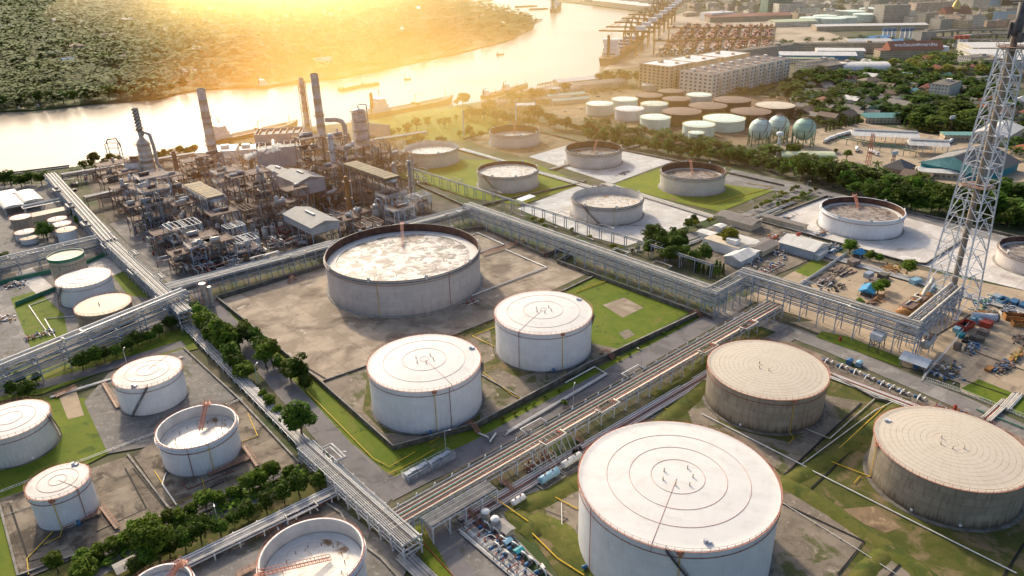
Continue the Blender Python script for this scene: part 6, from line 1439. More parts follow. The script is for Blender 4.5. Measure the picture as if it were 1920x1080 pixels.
for k in range(9):
    s = G(1236+k*24.5, 106-k*.8); e = G(1292+k*19, 47+k*.4); L = hypot(e[0]-s[0], e[1]-s[1]); a = atan2(e[1]-s[1], e[0]-s[0])
    nb = int(L/13.2)
    for i in range(nb):
        if i % 11 == 10: continue
        for j in range(4):
            tier = R_.choice([0, 1, 1, 2, 2, 2, 3])
            x, y = i*13.2+6, (j-1.5)*2.9
            cand.append((s, a, x, y, tier, k, i))
    for q in ((.05, ), (.45, )):
        p = (s[0]+(e[0]-s[0])*q[0], s[1]+(e[1]-s[1])*q[0])
        if first: yg.location = (*p, 0); yg.rotation_euler = (0, 0, a); first = False
        else: dup(yg, p, a)
cand.sort(key=lambda c: c[2])
cg = {}
for s, a, x, y, tier, k, i in cand:
    for z in range(tier):
        px, py = s[0]+x*cos(a)-y*sin(a), s[1]+x*sin(a)+y*cos(a)
        if n_ind < 300:
            ci = R_.randrange(6); o = bpy.data.objects.new('shipping_container', cmesh[ci]); col.objects.link(o); o.location = (px, py, z*2.6); o.rotation_euler = (0, 0, a)
            tag(o, CN[ci]+' shipping container stacked at the near end of the port yard rows', 'container', CN[ci]+' containers at the near end of the port rows'); n_ind += 1
        else: bulk.setdefault(k, []).append((x, y, z*2.6, s, a))
for k, L_ in bulk.items():
    mb = MB(); s, a = L_[0][3], L_[0][4]
    for x, y, z, *_ in L_: mb.box(x, y, z, 12, 2.4, 2.58)
    o = mb.build('containers', mcon, None, (s[0], s[1], 0), a); tag(o, '%s row of container stacks from the quay, stretching into the far port yard' % ['first', 'second', 'third', 'fourth', 'fifth', 'sixth', 'seventh', 'eighth', 'ninth'][k], 'containers', None, 'stuff')
# ------------------------------------------------------------------ apartment blocks
def block(label, c, su, sv, h, rz, wm='cream', floors=6, nu=4, nv=6, roofm='concd', faces=('u', 'v')):
    t = thing('apartment_block', label, 'apartment block', c, rz)
    MB().box(0, 0, 0, su, sv, h).build('wall', K[wm], t)
    mb = MB()
    for y in (-sv/2, sv/2): mb.box(0, y, h, su+.4, .4, .9)
    for x in (-su/2, su/2): mb.box(x, 0, h, .4, sv-.4, .9)
    mb.build('parapet', K[wm], t)
    MB().box(0, 0, h+.01, su-.8, sv-.8, .2).build('roof', K[roofm], t)
    MB().box(0, sv*.2, h+.2, min(5, su*.4), 4, 2.6).box(su*.1, -sv*.25, h+.2, 3, 3, 1.8).build('roof_hut', K[wm], t)
    fl = h/floors
    wv = mesh_of(MB().box(0, 0, 0, .16, 2.4, fl*.42), 'window', K['glass']); wu = mesh_of(MB().box(0, 0, 0, 2.2, .16, fl*.42), 'window', K['glass'])
    for f in range(floors):
        z = fl*f+fl*.32
        if 'u' in faces:
            for i in range(nv): part('window', wv, t, (-su/2-.02, -sv/2+sv*(i+.5)/nv, z))
        if 'v' in faces:
            for i in range(nu): part('window', wu, t, (-su/2+su*(i+.5)/nu, -sv/2-.02, z))
    mb = MB()
    for f in range(1, floors): mb.box(-su/2, 0, fl*f, .3, sv*.99, .25); mb.box(0, -sv/2, fl*f, su*.99, .3, .25)
    mb.build('ledge', K[wm], t); return t
K['apw'] = M('white_apartment_wall', (.80, .75, .66), .7, var=.12, scale=.08, stain=(.42, .36, .28)); K['apt'] = M('tan_apartment_wall', (.66, .50, .31), .7, var=.15, scale=.08)
b0 = G(1198, 166); hb = 31
# local x runs along U, local y along -V
block('tan eight storey apartment block at the left of the white blocks', (b0[0]+20*V[0]+22*U[0], b0[1]+20*V[1]+22*U[1]), 44, 42, 27, AU, 'apt', 8, 5, 7, 'r_white')
block('tan block with pale flat roofs just behind the first tan one', (b0[0]+18*V[0]+75*U[0], b0[1]+18*V[1]+75*U[1]), 50, 42, 26, AU, 'apt', 8, 5, 7, 'r_white', ())
block('rear tan block with white roof patches near the container yard', (b0[0]+18*V[0]+135*U[0], b0[1]+18*V[1]+135*U[1]), 54, 40, 25, AU, 'apt', 8, 5, 7, 'r_white', ())
w0 = G(1272, 174)
for i in range(9):
    p = (w0[0]+21*V[0]+U[0]*(7+i*17.8), w0[1]+21*V[1]+U[1]*(7+i*17.8))
    lb = ['white apartment slab nearest the tank park, its windowed end in full view', *['white apartment slab, %s from the front of the white row' % q for q in ('second', 'third', 'fourth', 'fifth', 'sixth', 'seventh', 'eighth', 'ninth')]][i]
    block(lb, p, 13.5, 42, 23, AU, 'apw', 6, 2, 7, 'grate', ('u', 'v') if i == 0 else ('v',))
    if i < 8:
        q = (w0[0]+24*V[0]+U[0]*(15.9+i*17.8), w0[1]+24*V[1]+U[1]*(15.9+i*17.8))
        t = thing('apartment_link', 'recessed stair link between two white apartment slabs', 'apartment block', q, AU, 'links of the white apartment row'); MB().box(0, 5, 0, 4.2, 28, 22).build('wall', K['apw'], t); MB().box(0, 5, 22.0, 4.2, 28, .25).build('roof', K['grate'], t)
# ------------------------------------------------------------------ other larger buildings
FAC = {'w': facade('white_facade', (.74, .69, .60), (.2, .18, .15)), 't': facade('tan_facade', (.55, .45, .33), (.14, .11, .09)), 'g': facade('grey_facade', (.42, .39, .35), (.14, .13, .12)), 'p': facade('pink_facade', (.60, .45, .38), (.16, .12, .1)), 'gl': facade('green_glass_facade', (.22, .36, .30), (.06, .12, .11), 4, 3.4, .8, .6)}
for k_, v_ in FAC.items(): K['f_'+k_] = v_
RF = {'rw': corrugated('white_sheet_roof', (.66, .64, .60), 1.2, rnd=.12), 'rr': corrugated('rust_red_sheet_roof', (.26, .09, .055), 1.0, rnd=.2), 'rg': corrugated('grey_sheet_roof', (.23, .205, .18), 1.0, rnd=.2, rust=(.2, .1, .05)), 'rt': corrugated('teal_sheet_roof', (.22, .45, .40), 1.0, rnd=.1), 'rb': corrugated('blue_sheet_roof', (.10, .28, .50), 1.0, rnd=.1), 'rn': corrugated('brown_tile_roof', (.19, .135, .095), .6, rnd=.3), 'rd': corrugated('dark_slate_roof', (.075, .07, .07), 1.0, rnd=.2), 'rl': corrugated('pale_green_roof', (.50, .54, .34), 1.0, rnd=.1), 'ro': corrugated('orange_tile_roof', (.42, .14, .06), .6, rnd=.2)}
K.update(RF)
def bldg(label, px, sx, sy, h, wm, rm, rz=AU, rise=0, kind='gable', name='building', cat='building', group=None, z=None):
    g = G(*px); t = thing(name, label, cat, g, rz, group); MB().box(0, 0, 0, sx, sy, h).build('wall', K[wm], t); mb = MB()
    if rise and kind == 'gable': mb.gable(sx, sy, h, rise, .8)
    elif kind == 'hip': mb.hip(sx, sy, h, rise, .8)
    elif kind == 'arch': mb.arch(sx, sy, h, rise)
    else: mb.box(0, 0, h+.01, sx-.4, sy-.4, .4)
    mb.build('roof', K[rm], t)
    if not rise: MB().box(sx*.2, 0, h+.4, min(6, sx*.3), min(5, sy*.4), 2.5).build('roof_hut', K[wm], t)
    return t
BL = [('long grey three storey building beside the container yard', (1435, 106), 120, 16, 13, 'f_g', 'concd', .55, 0, ''), ('white warehouse with bright blue roof edge', (1530, 114), 95, 32, 9, 'rb', 'rw', -.25, 3, 'gable'),
      ('low shed with a pale green roof in front of the blue one', (1515, 116), 60, 26, 6, 'f_w', 'rl', -.25, 2, 'gable'), ('white sheds stepped behind the blue roofed warehouse', (1572, 108), 60, 30, 11, 'f_w', 'rw', -.25, 2, 'gable'),
      ('long beige school block with two rows of windows', (1585, 98), 150, 18, 13, 'f_t', 'concd', -.12, 0, ''), ('white roofed hall behind the beige school block', (1625, 92), 60, 24, 12, 'f_w', 'rw', -.12, 3, 'gable'),
      ('arched pale roof sports hall among the trees', (1616, 137), 55, 34, 6, 'f_g', 'rw', -.1, 7, 'arch'), ('white four storey block in the town', (1768, 183), 36, 18, 15, 'f_w', 'concd', .75, 0, ''), ('white two storey house with brown roof in the town', (1630, 164), 22, 14, 8, 'f_w', 'rn', .2, 3, 'hip'),
      ('white block among the trees right of the red roofed school', (1828, 124), 40, 20, 12, 'f_w', 'concd', .3, 0, ''), ('cream block beside the white one at the right', (1850, 128), 34, 18, 11, 'f_t', 'concd', .3, 0, ''),
      ('row houses with red fronts by the sports hall', (1572, 138), 60, 16, 12, 'f_p', 'concd', .5, 0, ''), ('pale row houses beside the red fronted ones', (1530, 132), 55, 16, 12, 'f_w', 'concd', .5, 0, ''),
      ('dark green glass tower at the far top', (1453, 27), 55, 40, 62, 'f_gl', 'concd', .1, 0, ''), ('pale green tower cut by the top edge', (1640, 14), 70, 40, 60, 'f_gl', 'concd', .2, 0, ''), ('grey concrete office block with a darker core', (1668, 42), 52, 36, 32, 'f_g', 'concd', .1, 0, ''),
      ('long white hospital like block at the top right', (1850, 20), 130, 40, 30, 'f_w', 'concd', .3, 0, ''), ('pink apartment block in the far town', (1745, 27), 90, 30, 24, 'f_p', 'concd', .1, 0, ''), ('white block near the far green tower', (1478, 30), 60, 30, 26, 'f_w', 'concd', .1, 0, ''),
      ('very long shed with a flat pale roof behind the trees', (1628, 55), 190, 36, 8, 'f_t', 'rw', -.1, 2, 'gable'), ('wide red roofed warehouse in the far port', (1400, 38), 170, 50, 10, 'f_t', 'rr', .05, 4, 'gable'), ('pale warehouse with green roof near the port', (1484, 48), 80, 40, 9, 'f_w', 'rl', .05, 3, 'gable'),
      ('white box building in the far port', (1345, 38), 60, 40, 16, 'whitep', 'rw', .4, 0, ''), ('big white shed with ribbed roofs at the right edge', (1895, 98), 120, 60, 10, 'f_w', 'rw', -.2, 3, 'gable'), ('second white ribbed shed at the right edge', (1900, 110), 120, 50, 9, 'f_w', 'rw', -.2, 3, 'gable'), ('third white ribbed shed, nearest at the right edge', (1905, 121), 110, 46, 9, 'f_w', 'rw', -.2, 3, 'gable'),
      ('white corner building at the port office', (1225, 18), 60, 30, 18, 'f_w', 'concd', .5, 0, ''), ('pale concrete depot wall building by the blue heaps', (1729, 82), 26, 22, 18, 'f_g', 'concd', .2, 0, ''),
      ('dark hip roofed house at the depot gate', (1684, 322), 17, 15, 4, 'f_t', 'rd', AU, 5, 'hip'), ('brown hip roofed shed next to the dark roofed house', (1720, 338), 18, 14, 3.5, 'f_t', 'rn', AU-pi/2, 3, 'gable'), ('long low shed with white roof beside the parked tankers', (1770, 332), 32, 9, 4, 'f_t', 'rw', -.35, 1.5, 'gable'),
      ('low shed with teal roof by the flare tower top', (1815, 262), 40, 11, 5, 'f_t', 'rt', -.15, 1.5, 'gable'), ('large white roofed shed behind the flare tower', (1868, 260), 46, 24, 7, 'f_w', 'rw', .75, 4, 'gable'), ('teal roofed cottage in front of the palms', (1650, 228), 30, 14, 5, 'f_t', 'rt', -.1, 3, 'gable'),
      ('cream pump house with a flat rooftop by the tank park', (1230, 168), 30, 18, 6, 'cream', 'rw', -.2, 1, 'gable'), ('green roofed open shed by the river bank, rear one', (1060, 184), 42, 10, 4, 'cream', 'rt', .35, 1.5, 'gable'), ('green roofed shed by the river bank, front one', (1068, 193), 40, 9, 4, 'cream', 'rt', .3, 1.5, 'gable'),
      ('low grey roofed shed by the river bank', (1035, 190), 40, 9, 4, 'cream', 'rg', .35, 1.5, 'gable'), ('long white wall shed along the river bank', (1040, 176), 60, 6, 6, 'whitep', 'rw', .35, 1, 'gable'), ('white roofed gate house among the bank trees', (985, 203), 18, 10, 4, 'cream', 'rw', 0, 1.5, 'gable'), ('long riverside warehouse with grey roof left of the apartments', (1120, 166), 70, 16, 7, 'cream', 'rg', .4, 2.5, 'gable'), ('pale roofed warehouse beside the riverside one', (1085, 160), 60, 16, 7, 'cream', 'rw', .4, 2.5, 'gable'), ('small office roof on the river bank lawn', (930, 200), 22, 10, 5, 'cream', 'rg', .5, 2, 'gable'),
      ('flat grey warehouse behind the moored coasters', (1010, 178), 40, 14, 6, 'cream', 'rg', .5, 2, 'gable'),
      ('white flat building with roof plant behind the second stack', (412, 305), 30, 22, 11, 'whitep', 'rw', .2, 0, ''), ('lower white building right of the second stack', (452, 296), 26, 18, 8, 'whitep', 'rw', .2, 0, ''),
      # shanty sheds of the works yard
      ('long tan roofed workshop with white walls among the trees', (1358, 470), 22, 9, 5, 'whitep', 'cream', AU-pi/2, 0, ''), ('shed with grey striped roof and open front in the works yard', (1395, 424), 16, 11, 4, 'cream', 'rg', AU-pi/2, 1.6, 'gable'), ('grey striped roof shed joined to the left of the other', (1372, 416), 14, 10, 4, 'cream', 'rg', AU-pi/2, 1.5, 'gable'), ('shed with flat pale roof behind the bright green tree', (1398, 462), 13, 9, 3.5, 'cream', 'rw', AU-pi/2, .8, 'gable'), ('low shed with patched dark roof', (1428, 470), 16, 10, 3.5, 'cream', 'rg', AU, .8, 'gable'), ('shed with arched pale roof next to the columnar bushes', (1385, 492), 13, 9, 4, 'steelw', 'rw', AU, 2, 'gable'), ('white sheet roof lean to beside the arched shed', (1392, 477), 16, 6, 3.6, 'steelw', 'rw', AU-pi/2, .7, 'gable'), ('large white roofed workshop with an orange drum on its roof', (1505, 472), 19, 15, 5, 'bluegrey', 'rw', AU-pi/2, 2.6, 'gable'), ('white lean to joined to the large workshop', (1528, 482), 8, 9, 3.5, 'bluegrey', 'rw', AU-pi/2, .9, 'gable'), ('small white box hut by the service road', (1349, 432), 5, 4, 3, 'whitep', 'rw', AU, .5, 'gable'), ('small white roof shed at the left of the bright green tree', (1326, 445), 9, 5, 3, 'whitep', 'rw', AU-pi/2, .6, 'gable'), ('row of low grey sheds along the slab wall', (1470, 422), 26, 4, 3, 'cream', 'rg', AU-pi/2, .8, 'gable'),
      # left edge
      ('low shed with dark roof by the left canopies', (75, 412), 30, 8, 4, 'cream', 'rg', AU, 1, 'gable'), ('flat white roofed shed at the left edge', (8, 372), 14, 10, 4, 'whitep', 'rw', AU, 1, 'gable')]
for l, px, sx, sy, h, wm, rm, rz, rise, kd in BL: bldg(l, px, sx, sy, h, wm, rm, rz, rise, kd)
t = thing('roof_drum', 'orange drum lying on the white workshop roof', 'drum', (*G(1494, 465)[:2], 6.9), AU); MB().drum((-1.2, 0, 1), (1.2, 0, 1), 1.0, 12).build('shell', K['red'], t)
# school with the red roof and white lettering
g = G(1708, 108); t = thing('school_hall', 'school hall with a broad rust red roof carrying white lettering', 'school', g, -.06)
MB().box(0, 0, 0, 66, 26, 12).build('wall', K['f_t'], t); MB().gable(68, 28, 12, 10, 1.0).build('roof', K['rr'], t); MB().box(-40, -2, 0, 14, 22, 11).build('wing', K['f_t'], t); MB().box(-40, -2, 11.0, 15, 24, .6).build('wing_roof', K['rr'], t); MB().box(38, 0, 0, 8, 24, 15).build('gable_end', K['whitep'], t)
fc = bpy.data.curves.new('lettering', 'FONT'); fc.body = '\u0e1e\u0e23\u0e30\u0e42\u0e02\u0e19\u0e07\u0e1e\u0e34\u0e17\u0e22\u0e32\u0e25\u0e31\u0e22'; fc.size = 8; fc.align_x = 'CENTER'; fc.align_y = 'CENTER'; fc.extrude = .05; fc.offset = .12
fo = bpy.data.objects.new('lettering', fc); col.objects.link(fo); fo.parent = t; sl = atan2(10, 15); fo.rotation_euler = (sl, 0, 0); fo.location = (0, -7.5-.25*sin(sl), 12+10*.5+.35); me = bpy.data.meshes.new_from_object(fo.evaluated_get(bpy.context.evaluated_depsgraph_get())); me.materials.clear(); me.materials.append(K['whitep'])
lo = part('lettering', me, t, fo.location); lo.rotation_euler = (sl, 0, 0); bpy.data.objects.remove(fo)
# canopies
def canopy(label, px, sx, sy, h, rise, rm, rz=AU, arch=False, ends=None, n=6, name='canopy'):
    t = thing(name, label, 'canopy', G(*px), rz); mb = MB()
    (mb.arch(sx, sy, h, rise) if arch else mb.gable(sx, sy, h, rise, .4)); mb.build('roof', K[rm], t)
    pm = mesh_of(MB().bar((0, 0, 0), (0, 0, h), .45), 'post', K['steelw'])
    for i in range(n):
        for y in (-sy/2+.5, sy/2-.5): part('post', pm, t, (-sx/2+1+(sx-2)*i/(n-1), y, 0))
    if not arch: MB().gable(sx*.96, 2.2, h+rise+.4, .7, .2).build('ridge_vent', K['rw'], t)
    if ends: MB().add([(-sx/2-.45, -sy/2, h), (-sx/2-.45, sy/2, h), (-sx/2-.45, 0, h+rise)], [(0, 1, 2)]) or None
    return t
canopy('long white loading canopy of the tanker depot', (1655, 268), 48, 17, 7, 2.6, 'rw', -.30, n=7); canopy('shorter white loading canopy of the tanker depot', (1736, 286), 27, 16, 7, 2.4, 'rw', -.30, n=4)
canopy('arched pale green canopy below the gas spheres', (1511, 304), 38, 15, 5, 2.6, 'rl', -.12, True, n=4)
canopy('arched pale grey canopy at the left edge, left one', (22, 392), 32, 12, 5, 1.6, 'rw', AU-pi/2, True, n=4); canopy('arched pale grey canopy at the left edge, right one', (58, 382), 30, 12, 5, 1.6, 'rw', AU-pi/2, True, n=4); canopy('long flat white canopy behind the arched ones', (95, 393), 30, 6, 5, .6, 'rw', AU, n=4)
g = G(1815, 320); t = thing('warehouse', 'big warehouse with dark roof and a teal gable end beside the flare tower', 'warehouse', g, AU-.1); MB().box(0, 0, 0, 50, 42, 6).build('wall', K['teal'], t); MB().gable(52, 44, 6, 8.5, .8).build('roof', K['rd'], t)
mb = MB(); mb.add([(-26.9, -22.9, 6), (-26.9, 22.9, 6), (-26.9, 0, 14.6)], [(2, 1, 0)]); mb.build('gable_end', M('pale_teal_gable', (.25, .52, .50), .6), t)
rm_ = mesh_of(MB().bar((0, 0, 0), (0, 19, -7.4), 2.2, .16), 'rooflight', K['rw'])
for i in range(7): part('rooflight', rm_, t, (-22+i*5.2, 1.5, 14.35))
t = thing('green_pipe_bridge', 'thin green pipe bridge crossing the depot yard', 'pipe bridge', G(1567, 268)); B = G(1716, 296); A = G(1567, 268); mb = MB(); L = hypot(B[0]-A[0], B[1]-A[1]); t.rotation_euler = (0, 0, atan2(B[1]-A[1], B[0]-A[0]))
for y in (-.8, .8):
    for z in (4.5, 6): mb.bar((0, y, z), (L, y, z), .25)
    for i in range(int(L/3)): mb.bar((i*3, y, 4.5), (i*3+3, y, 6), .16)
mb.build('truss', K['teal2'], t); pm = mesh_of(MB().bar((0, 0, 0), (0, 0, 4.5), .35), 'post', K['teal2'])
for i in range(8): part('post', pm, t, (L*i/7, 0, 0))
def mast(label, px, ytop, w, m, flood=False, name='lattice_mast'):
    g = G(*px); h = ztop(g, ytop); t = thing(name, label, 'mast', g, .3); mb = MB(); n = max(4, int(h/3.5))
    q = [(-w, -w), (w, -w), (w, w), (-w, w)]
    for x, y in q: mb.bar((x, y, 0), (x*.6, y*.6, h), .3)
    for i in range(n):
        c_ = 1-.4*i/n
        for k in range(4): a, b = q[k], q[(k+1) % 4]; mb.bar((a[0]*c_, a[1]*c_, h*i/n), (b[0]*c_, b[1]*c_, h*(i+1)/n), .18)
    mb.build('lattice', K[m], t)
    if flood: MB().box(0, 0, h, 5, 1.2, 2.6).build('floodlight', K['steelw'], t)
mast('red and white lattice mast in the depot yard', (1627, 308), 250, 1.2, 'rail'); mast('lattice mast with a floodlight head at the back of the depot', (1780, 248), 223, 1.2, 'steelb', True); mast('short floodlight mast at the depot gate', (1672, 315), 290, 1, 'steelb', True)
mast('thin white mast above the open tank with deep brown wall', (968, 240), 190, .5, 'steelw'); mast('slender mast with crossbars on the river bank', (870, 258), 205, .4, 'steelw')
# tanker trucks
tt = thing('tanker_truck', 'x', 'tanker truck'); MB().drum((-5, 0, 2.1), (2.2, 0, 2.1), 1.2, 14).build('tank', K['whitep'], tt); MB().box(3.7, 0, .7, 1.9, 2.3, 2.2).build('cab', K['whitep'], tt); MB().box(4.66, 0, 1.8, .06, 2, .8).build('windscreen', K['glass'], tt)
MB().box(-.5, 0, .6, 10, 1.1, .4).build('chassis', K['steeld'], tt); wm_ = mesh_of(MB().tube([(0, -.15, 0), (0, .15, 0)], .52, 12), 'wheel', K['black'])
for x in (-4.3, -3, 3.6):
    for y in (-1.0, 1.0): part('wheel', wm_, tt, (x, y, .52))
first = True
def trucks(pts, lab, grp, rz):
    global first
    for p in pts:
        g = G(*p)
        if first: tt.location = g; tt.rotation_euler = (0, 0, rz); tt['label'] = lab; tt['group'] = grp; first = False
        else: dup(tt, g, rz, lab, grp)
trucks([(1549, 267), (1556, 263), (1563, 261), (1570, 258), (1577, 256), (1584, 254), (1591, 252)], 'white tanker truck in the parked row at the edge of the depot', 'tankers parked in the row by the spheres', .9)
trucks([(1732, 322), (1746, 315), (1766, 324), (1776, 320), (1797, 330), (1806, 326)], 'white tanker truck parked before the teal gabled warehouse', 'tankers by the warehouse', -.35)
trucks([(1772, 271), (1782, 268)], 'white tanker truck parked beyond the short canopy', 'tankers beyond the short canopy', .9)
trucks([(1606, 283)], 'dark cabbed tanker truck alone near the arched canopy', '', 1.2); trucks([(1638, 290)], 'white tanker truck driving across the open depot yard', '', -1.3)
# cars
car = thing('parked_car', 'x', 'car'); mb = MB(); mb.box(0, 0, .35, 4.3, 1.75, .65); mb.add([(-1.6, -.8, 1), (1.1, -.8, 1), (1.1, .8, 1), (-1.6, .8, 1), (-1.2, -.68, 1.5), (.5, -.68, 1.5), (.5, .68, 1.5), (-1.2, .68, 1.5)], [(4, 5, 6, 7), (0, 1, 5, 4), (1, 2, 6, 5), (2, 3, 7, 6), (3, 0, 4, 7)])
cp = NT('car_paint'); K['car'] = cp.fin(cp.rnd((.4, .38, .36), .8), .35); mb.build('body', K['car'], car); wc = mesh_of(MB().tube([(0, -.1, 0), (0, .1, 0)], .33, 10), 'wheel', K['black'])
for x in (-1.3, 1.3):
    for y in (-.8, .8): part('wheel', wc, car, (x, y, .33))
cars = [(105, 352), (140, 358), (75, 402), (125, 405), (160, 398), (1502, 168), (1512, 164), (1522, 162), (1534, 158), (1100, 178), (1122, 182), (1145, 176), (1162, 172), (1130, 190), (1090, 205), (1060, 210), (1085, 178), (1745, 345), (1812, 348), (1850, 340)]
for i, p in enumerate(cars):
    lb = 'small car parked beside the left edge canopies' if i < 5 else 'small car parked along the town lane by the apartments' if i < 9 else 'small car parked on the ground left of the far tank park' if i < 17 else 'small car parked near the teal gabled warehouse'
    gp = ['cars by the left canopies', 'cars by the apartments', 'cars by the far tank park', 'cars by the warehouse'][0 if i < 5 else 1 if i < 9 else 2 if i < 17 else 3]
    if i == 0: car.location = G(*p); car['label'] = lb; car['group'] = gp
    else: dup(car, G(*p), R_.uniform(0, 3), lb, gp)
# far town odds: striped silos, blue heaps, mint tanks, billboards, temple spire, elevated road
for k, (px, n) in enumerate((((1657, 72), 3), ((1690, 72), 3), ((1790, 88), 3))):
    g = G(*px); t = thing('silo_group', ['blue topped cement silos, left cluster', 'blue topped cement silos, right cluster', 'red topped cement silos before the elevated road'][k], 'silos', g); sm_ = mesh_of(MB().cyl(0, 0, 0, 3.2, 11, 14), 'silo', K['whitep']); cm_ = mesh_of(MB().cyl(0, 0, 11, 3.3, 5, 14), 'silo_cap', K['blue' if k < 2 else 'red'])
    for i in range(n): part('silo', sm_, t, (i*7.5, 0, 0)); part('silo_cap', cm_, t, (i*7.5, 0, 0))
for i, (px, sx, sy) in enumerate((((1625, 80), 60, 24), ((1655, 84), 50, 20), ((1690, 82), 46, 20), ((1640, 76), 44, 16))):
    t = thing('tarp_shed', 'low shed under bright blue sheets near the cement silos', 'shed', G(*px), .1, 'blue sheeted sheds'); MB().box(0, 0, 0, sx, sy, 5).build('wall', K['blue'], t); MB().gable(sx, sy, 5, 2.5, .6).build('roof', K['rb'], t)
for i, (px, R, h) in enumerate((((1520, 45), 22, 12), ((1545, 42), 22, 13), ((1560, 46), 24, 12), ((1585, 44), 20, 12), ((1598, 36), 24, 16), ((1620, 40), 22, 14), ((1632, 33), 24, 18), ((1650, 35), 22, 16), ((1565, 34), 22, 14))):
    t = thing('storage_tank', 'pale mint tank in the distant depot before the grey office block', 'storage tank', G(*px), 0, 'distant mint tanks'); MB().lathe([(R, 0), (R, h)], 32).build('shell', K['mint'], t); MB().lathe([(R+.2, h), (R*.5, h+1.2), (.01, h+1.6)], 32).build('roof', K['r_mint'], t)
for px, sx, h, z, m, l in (((1885, 48), 46, 16, 8, 'skyblue', 'lower pale blue billboard at the top right'), ((1868, 32), 32, 22, 22, 'skyblue', 'pale blue and pink billboard at the top right'), ((1905, 33), 62, 24, 22, 'black', 'dark billboard with faint lines at the top right')):
    t = thing('billboard', l, 'billboard', G(*px), -.25); MB().box(0, 0, z, sx, 1, h).build('panel', K[m], t)
    if m == 'black': MB().box(0, -.6, z+h*.62, sx*.5, .1, 2).box(0, -.6, z+h*.4, sx*.6, .1, 1.4).box(0, -.6, z+h*.2, sx*.4, .1, 1.2).build('print', K['steelw'], t)
    else: MB().box(sx*.2, -.6, z+h*.15, sx*.4, .1, h*.6).build('print', K['cream'], t)
    pm = mesh_of(MB().bar((0, 0, 0), (0, 0, z), 1.2), 'post', K['steeld'])
    for x in (-sx*.3, sx*.3): part('post', pm, t, (x, 1, 0))
t = thing('temple', 'temple with tiered red roofs and a golden spire in the far town', 'temple', G(1787, 42)); K['gold'] = M('temple_gold', (.6, .42, .12), .4, .3); MB().box(0, 0, 0, 44, 30, 16).build('wall', K['f_w'], t); MB().gable(46, 32, 16, 12, 1).build('roof', K['rr'], t); MB().lathe([(8, 24), (6, 34), (2.4, 38), (1.6, 50), (.01, 64)], 12).build('spire', K['gold'], t)
t = thing('elevated_road', 'curving elevated expressway ramps at the upper right', 'elevated road', (0, 0, 0)); cv = [(1735, 66), (1748, 60), (1790, 57), (1850, 57), (1940, 58)]; c2 = [(1735, 66), (1750, 71), (1800, 74), (1860, 77), (1960, 80)]; c3 = [(1790, 72), (1815, 66), (1860, 64), (1950, 66)]
for q in (cv, c2, c3):
    P = [G(*p, 9) for p in q]; mb = MB()
    for a, b in zip(P, P[1:]): mb.bar(a, b, 16, 1.6)
    mb.build('deck', K['conc'], t); mb = MB()
    for a, b in zip(P, P[1:]):
        for o in (-8, 8): dx, dy = b[0]-a[0], b[1]-a[1]; l = hypot(dx, dy); mb.bar((a[0]-dy/l*o, a[1]+dx/l*o, 10.3), (b[0]-dy/l*o, b[1]+dx/l*o, 10.3), .5, 1.4)
    mb.build('parapet', K['conc'], t); pm = mesh_of(MB().box(0, 0, 0, 3, 3, 8.2), 'pillar', K['conc'])
    for a, b in zip(P, P[1:]):
        for f in (.1, .5, .9): part('pillar', pm, t, (a[0]+(b[0]-a[0])*f, a[1]+(b[1]-a[1])*f, 0))
# ------------------------------------------------------------------ town houses
def inside(p, poly):
    r = False; n = len(poly); j = n-1
    for i in range(n):
        if (poly[i][1] > p[1]) != (poly[j][1] > p[1]) and p[0] < (poly[j][0]-poly[i][0])*(p[1]-poly[i][1])/(poly[j][1]-poly[i][1])+poly[i][0]: r = not r
        j = i
    return r
def scatter(px, n, dmin, seed, avoid=(), tries=60):
    rn = random.Random(seed); poly = [G(*p)[:2] for p in px]; xs = [p[0] for p in poly]; ys = [p[1] for p in poly]; out = []
    for _ in range(n*tries):
        if len(out) >= n: break
        p = (rn.uniform(min(xs), max(xs)), rn.uniform(min(ys), max(ys)))
        if not inside(p, poly): continue
        if any(hypot(p[0]-q[0], p[1]-q[1]) < dmin for q in out) or any(hypot(p[0]-q[0], p[1]-q[1]) < q[2] for q in avoid): continue
        out.append(p)
    return out
AV = [(*G(*b[1])[:2], max(b[2], b[3])*.55+6) for b in BL]
HT = []
for nm, wm, rm, hip, sx, sy, h in (('brown', 'f_t', 'rn', False, 13, 9, 4.5), ('grey', 'f_t', 'rg', False, 12, 9, 4), ('rust red', 'f_w', 'rr', True, 12, 10, 5.5), ('white', 'f_w', 'rw', False, 12, 8, 5), ('orange', 'f_w', 'ro', True, 13, 11, 6), ('teal', 'f_t', 'rt', False, 10, 8, 4), ('blue', 'f_t', 'rb', False, 10, 8, 4)):
    t = thing('house', nm, 'house'); MB().box(0, 0, 0, sx, sy, h).build('wall', K[wm], t); mb = MB(); (mb.hip if hip else mb.gable)(sx, sy, h, 2.4 if not hip else 3, .7); mb.build('roof', K[rm], t); HT.append([t, nm, False])
def houses(px, n, dmin, seed, where, sc_=(.9, 1.4), wts=(9, 11, 1.6, 2.2, .7, .7, .6)):
    rn = random.Random(seed); pts = scatter(px, n, dmin, seed, AV)
    for p in pts:
        h = rn.choices(HT, wts)[0]; lb = 'small house with a %s roof %s' % (h[1], where); gp = '%s roofed houses %s' % (h[1], where); r = rn.choice([AU, AU+pi/2])+rn.uniform(-.2, .2); s = rn.uniform(*sc_)
        if not h[2]: h[0].location = (*p, 0); h[0].rotation_euler = (0, 0, r); h[0]['label'] = lb; h[0]['group'] = gp; h[0].scale = (s, s, s); h[2] = True
        else: dup(h[0], p, r, lb, gp, (s, s*rn.uniform(.85, 1.15), s))
    return pts
HP = houses([(1492, 200), (1500, 168), (1600, 150), (1700, 160), (1790, 190), (1860, 200), (1840, 215), (1730, 215), (1680, 225), (1560, 232), (1510, 228)], 120, 13, 1, 'packed in the town behind the depot')
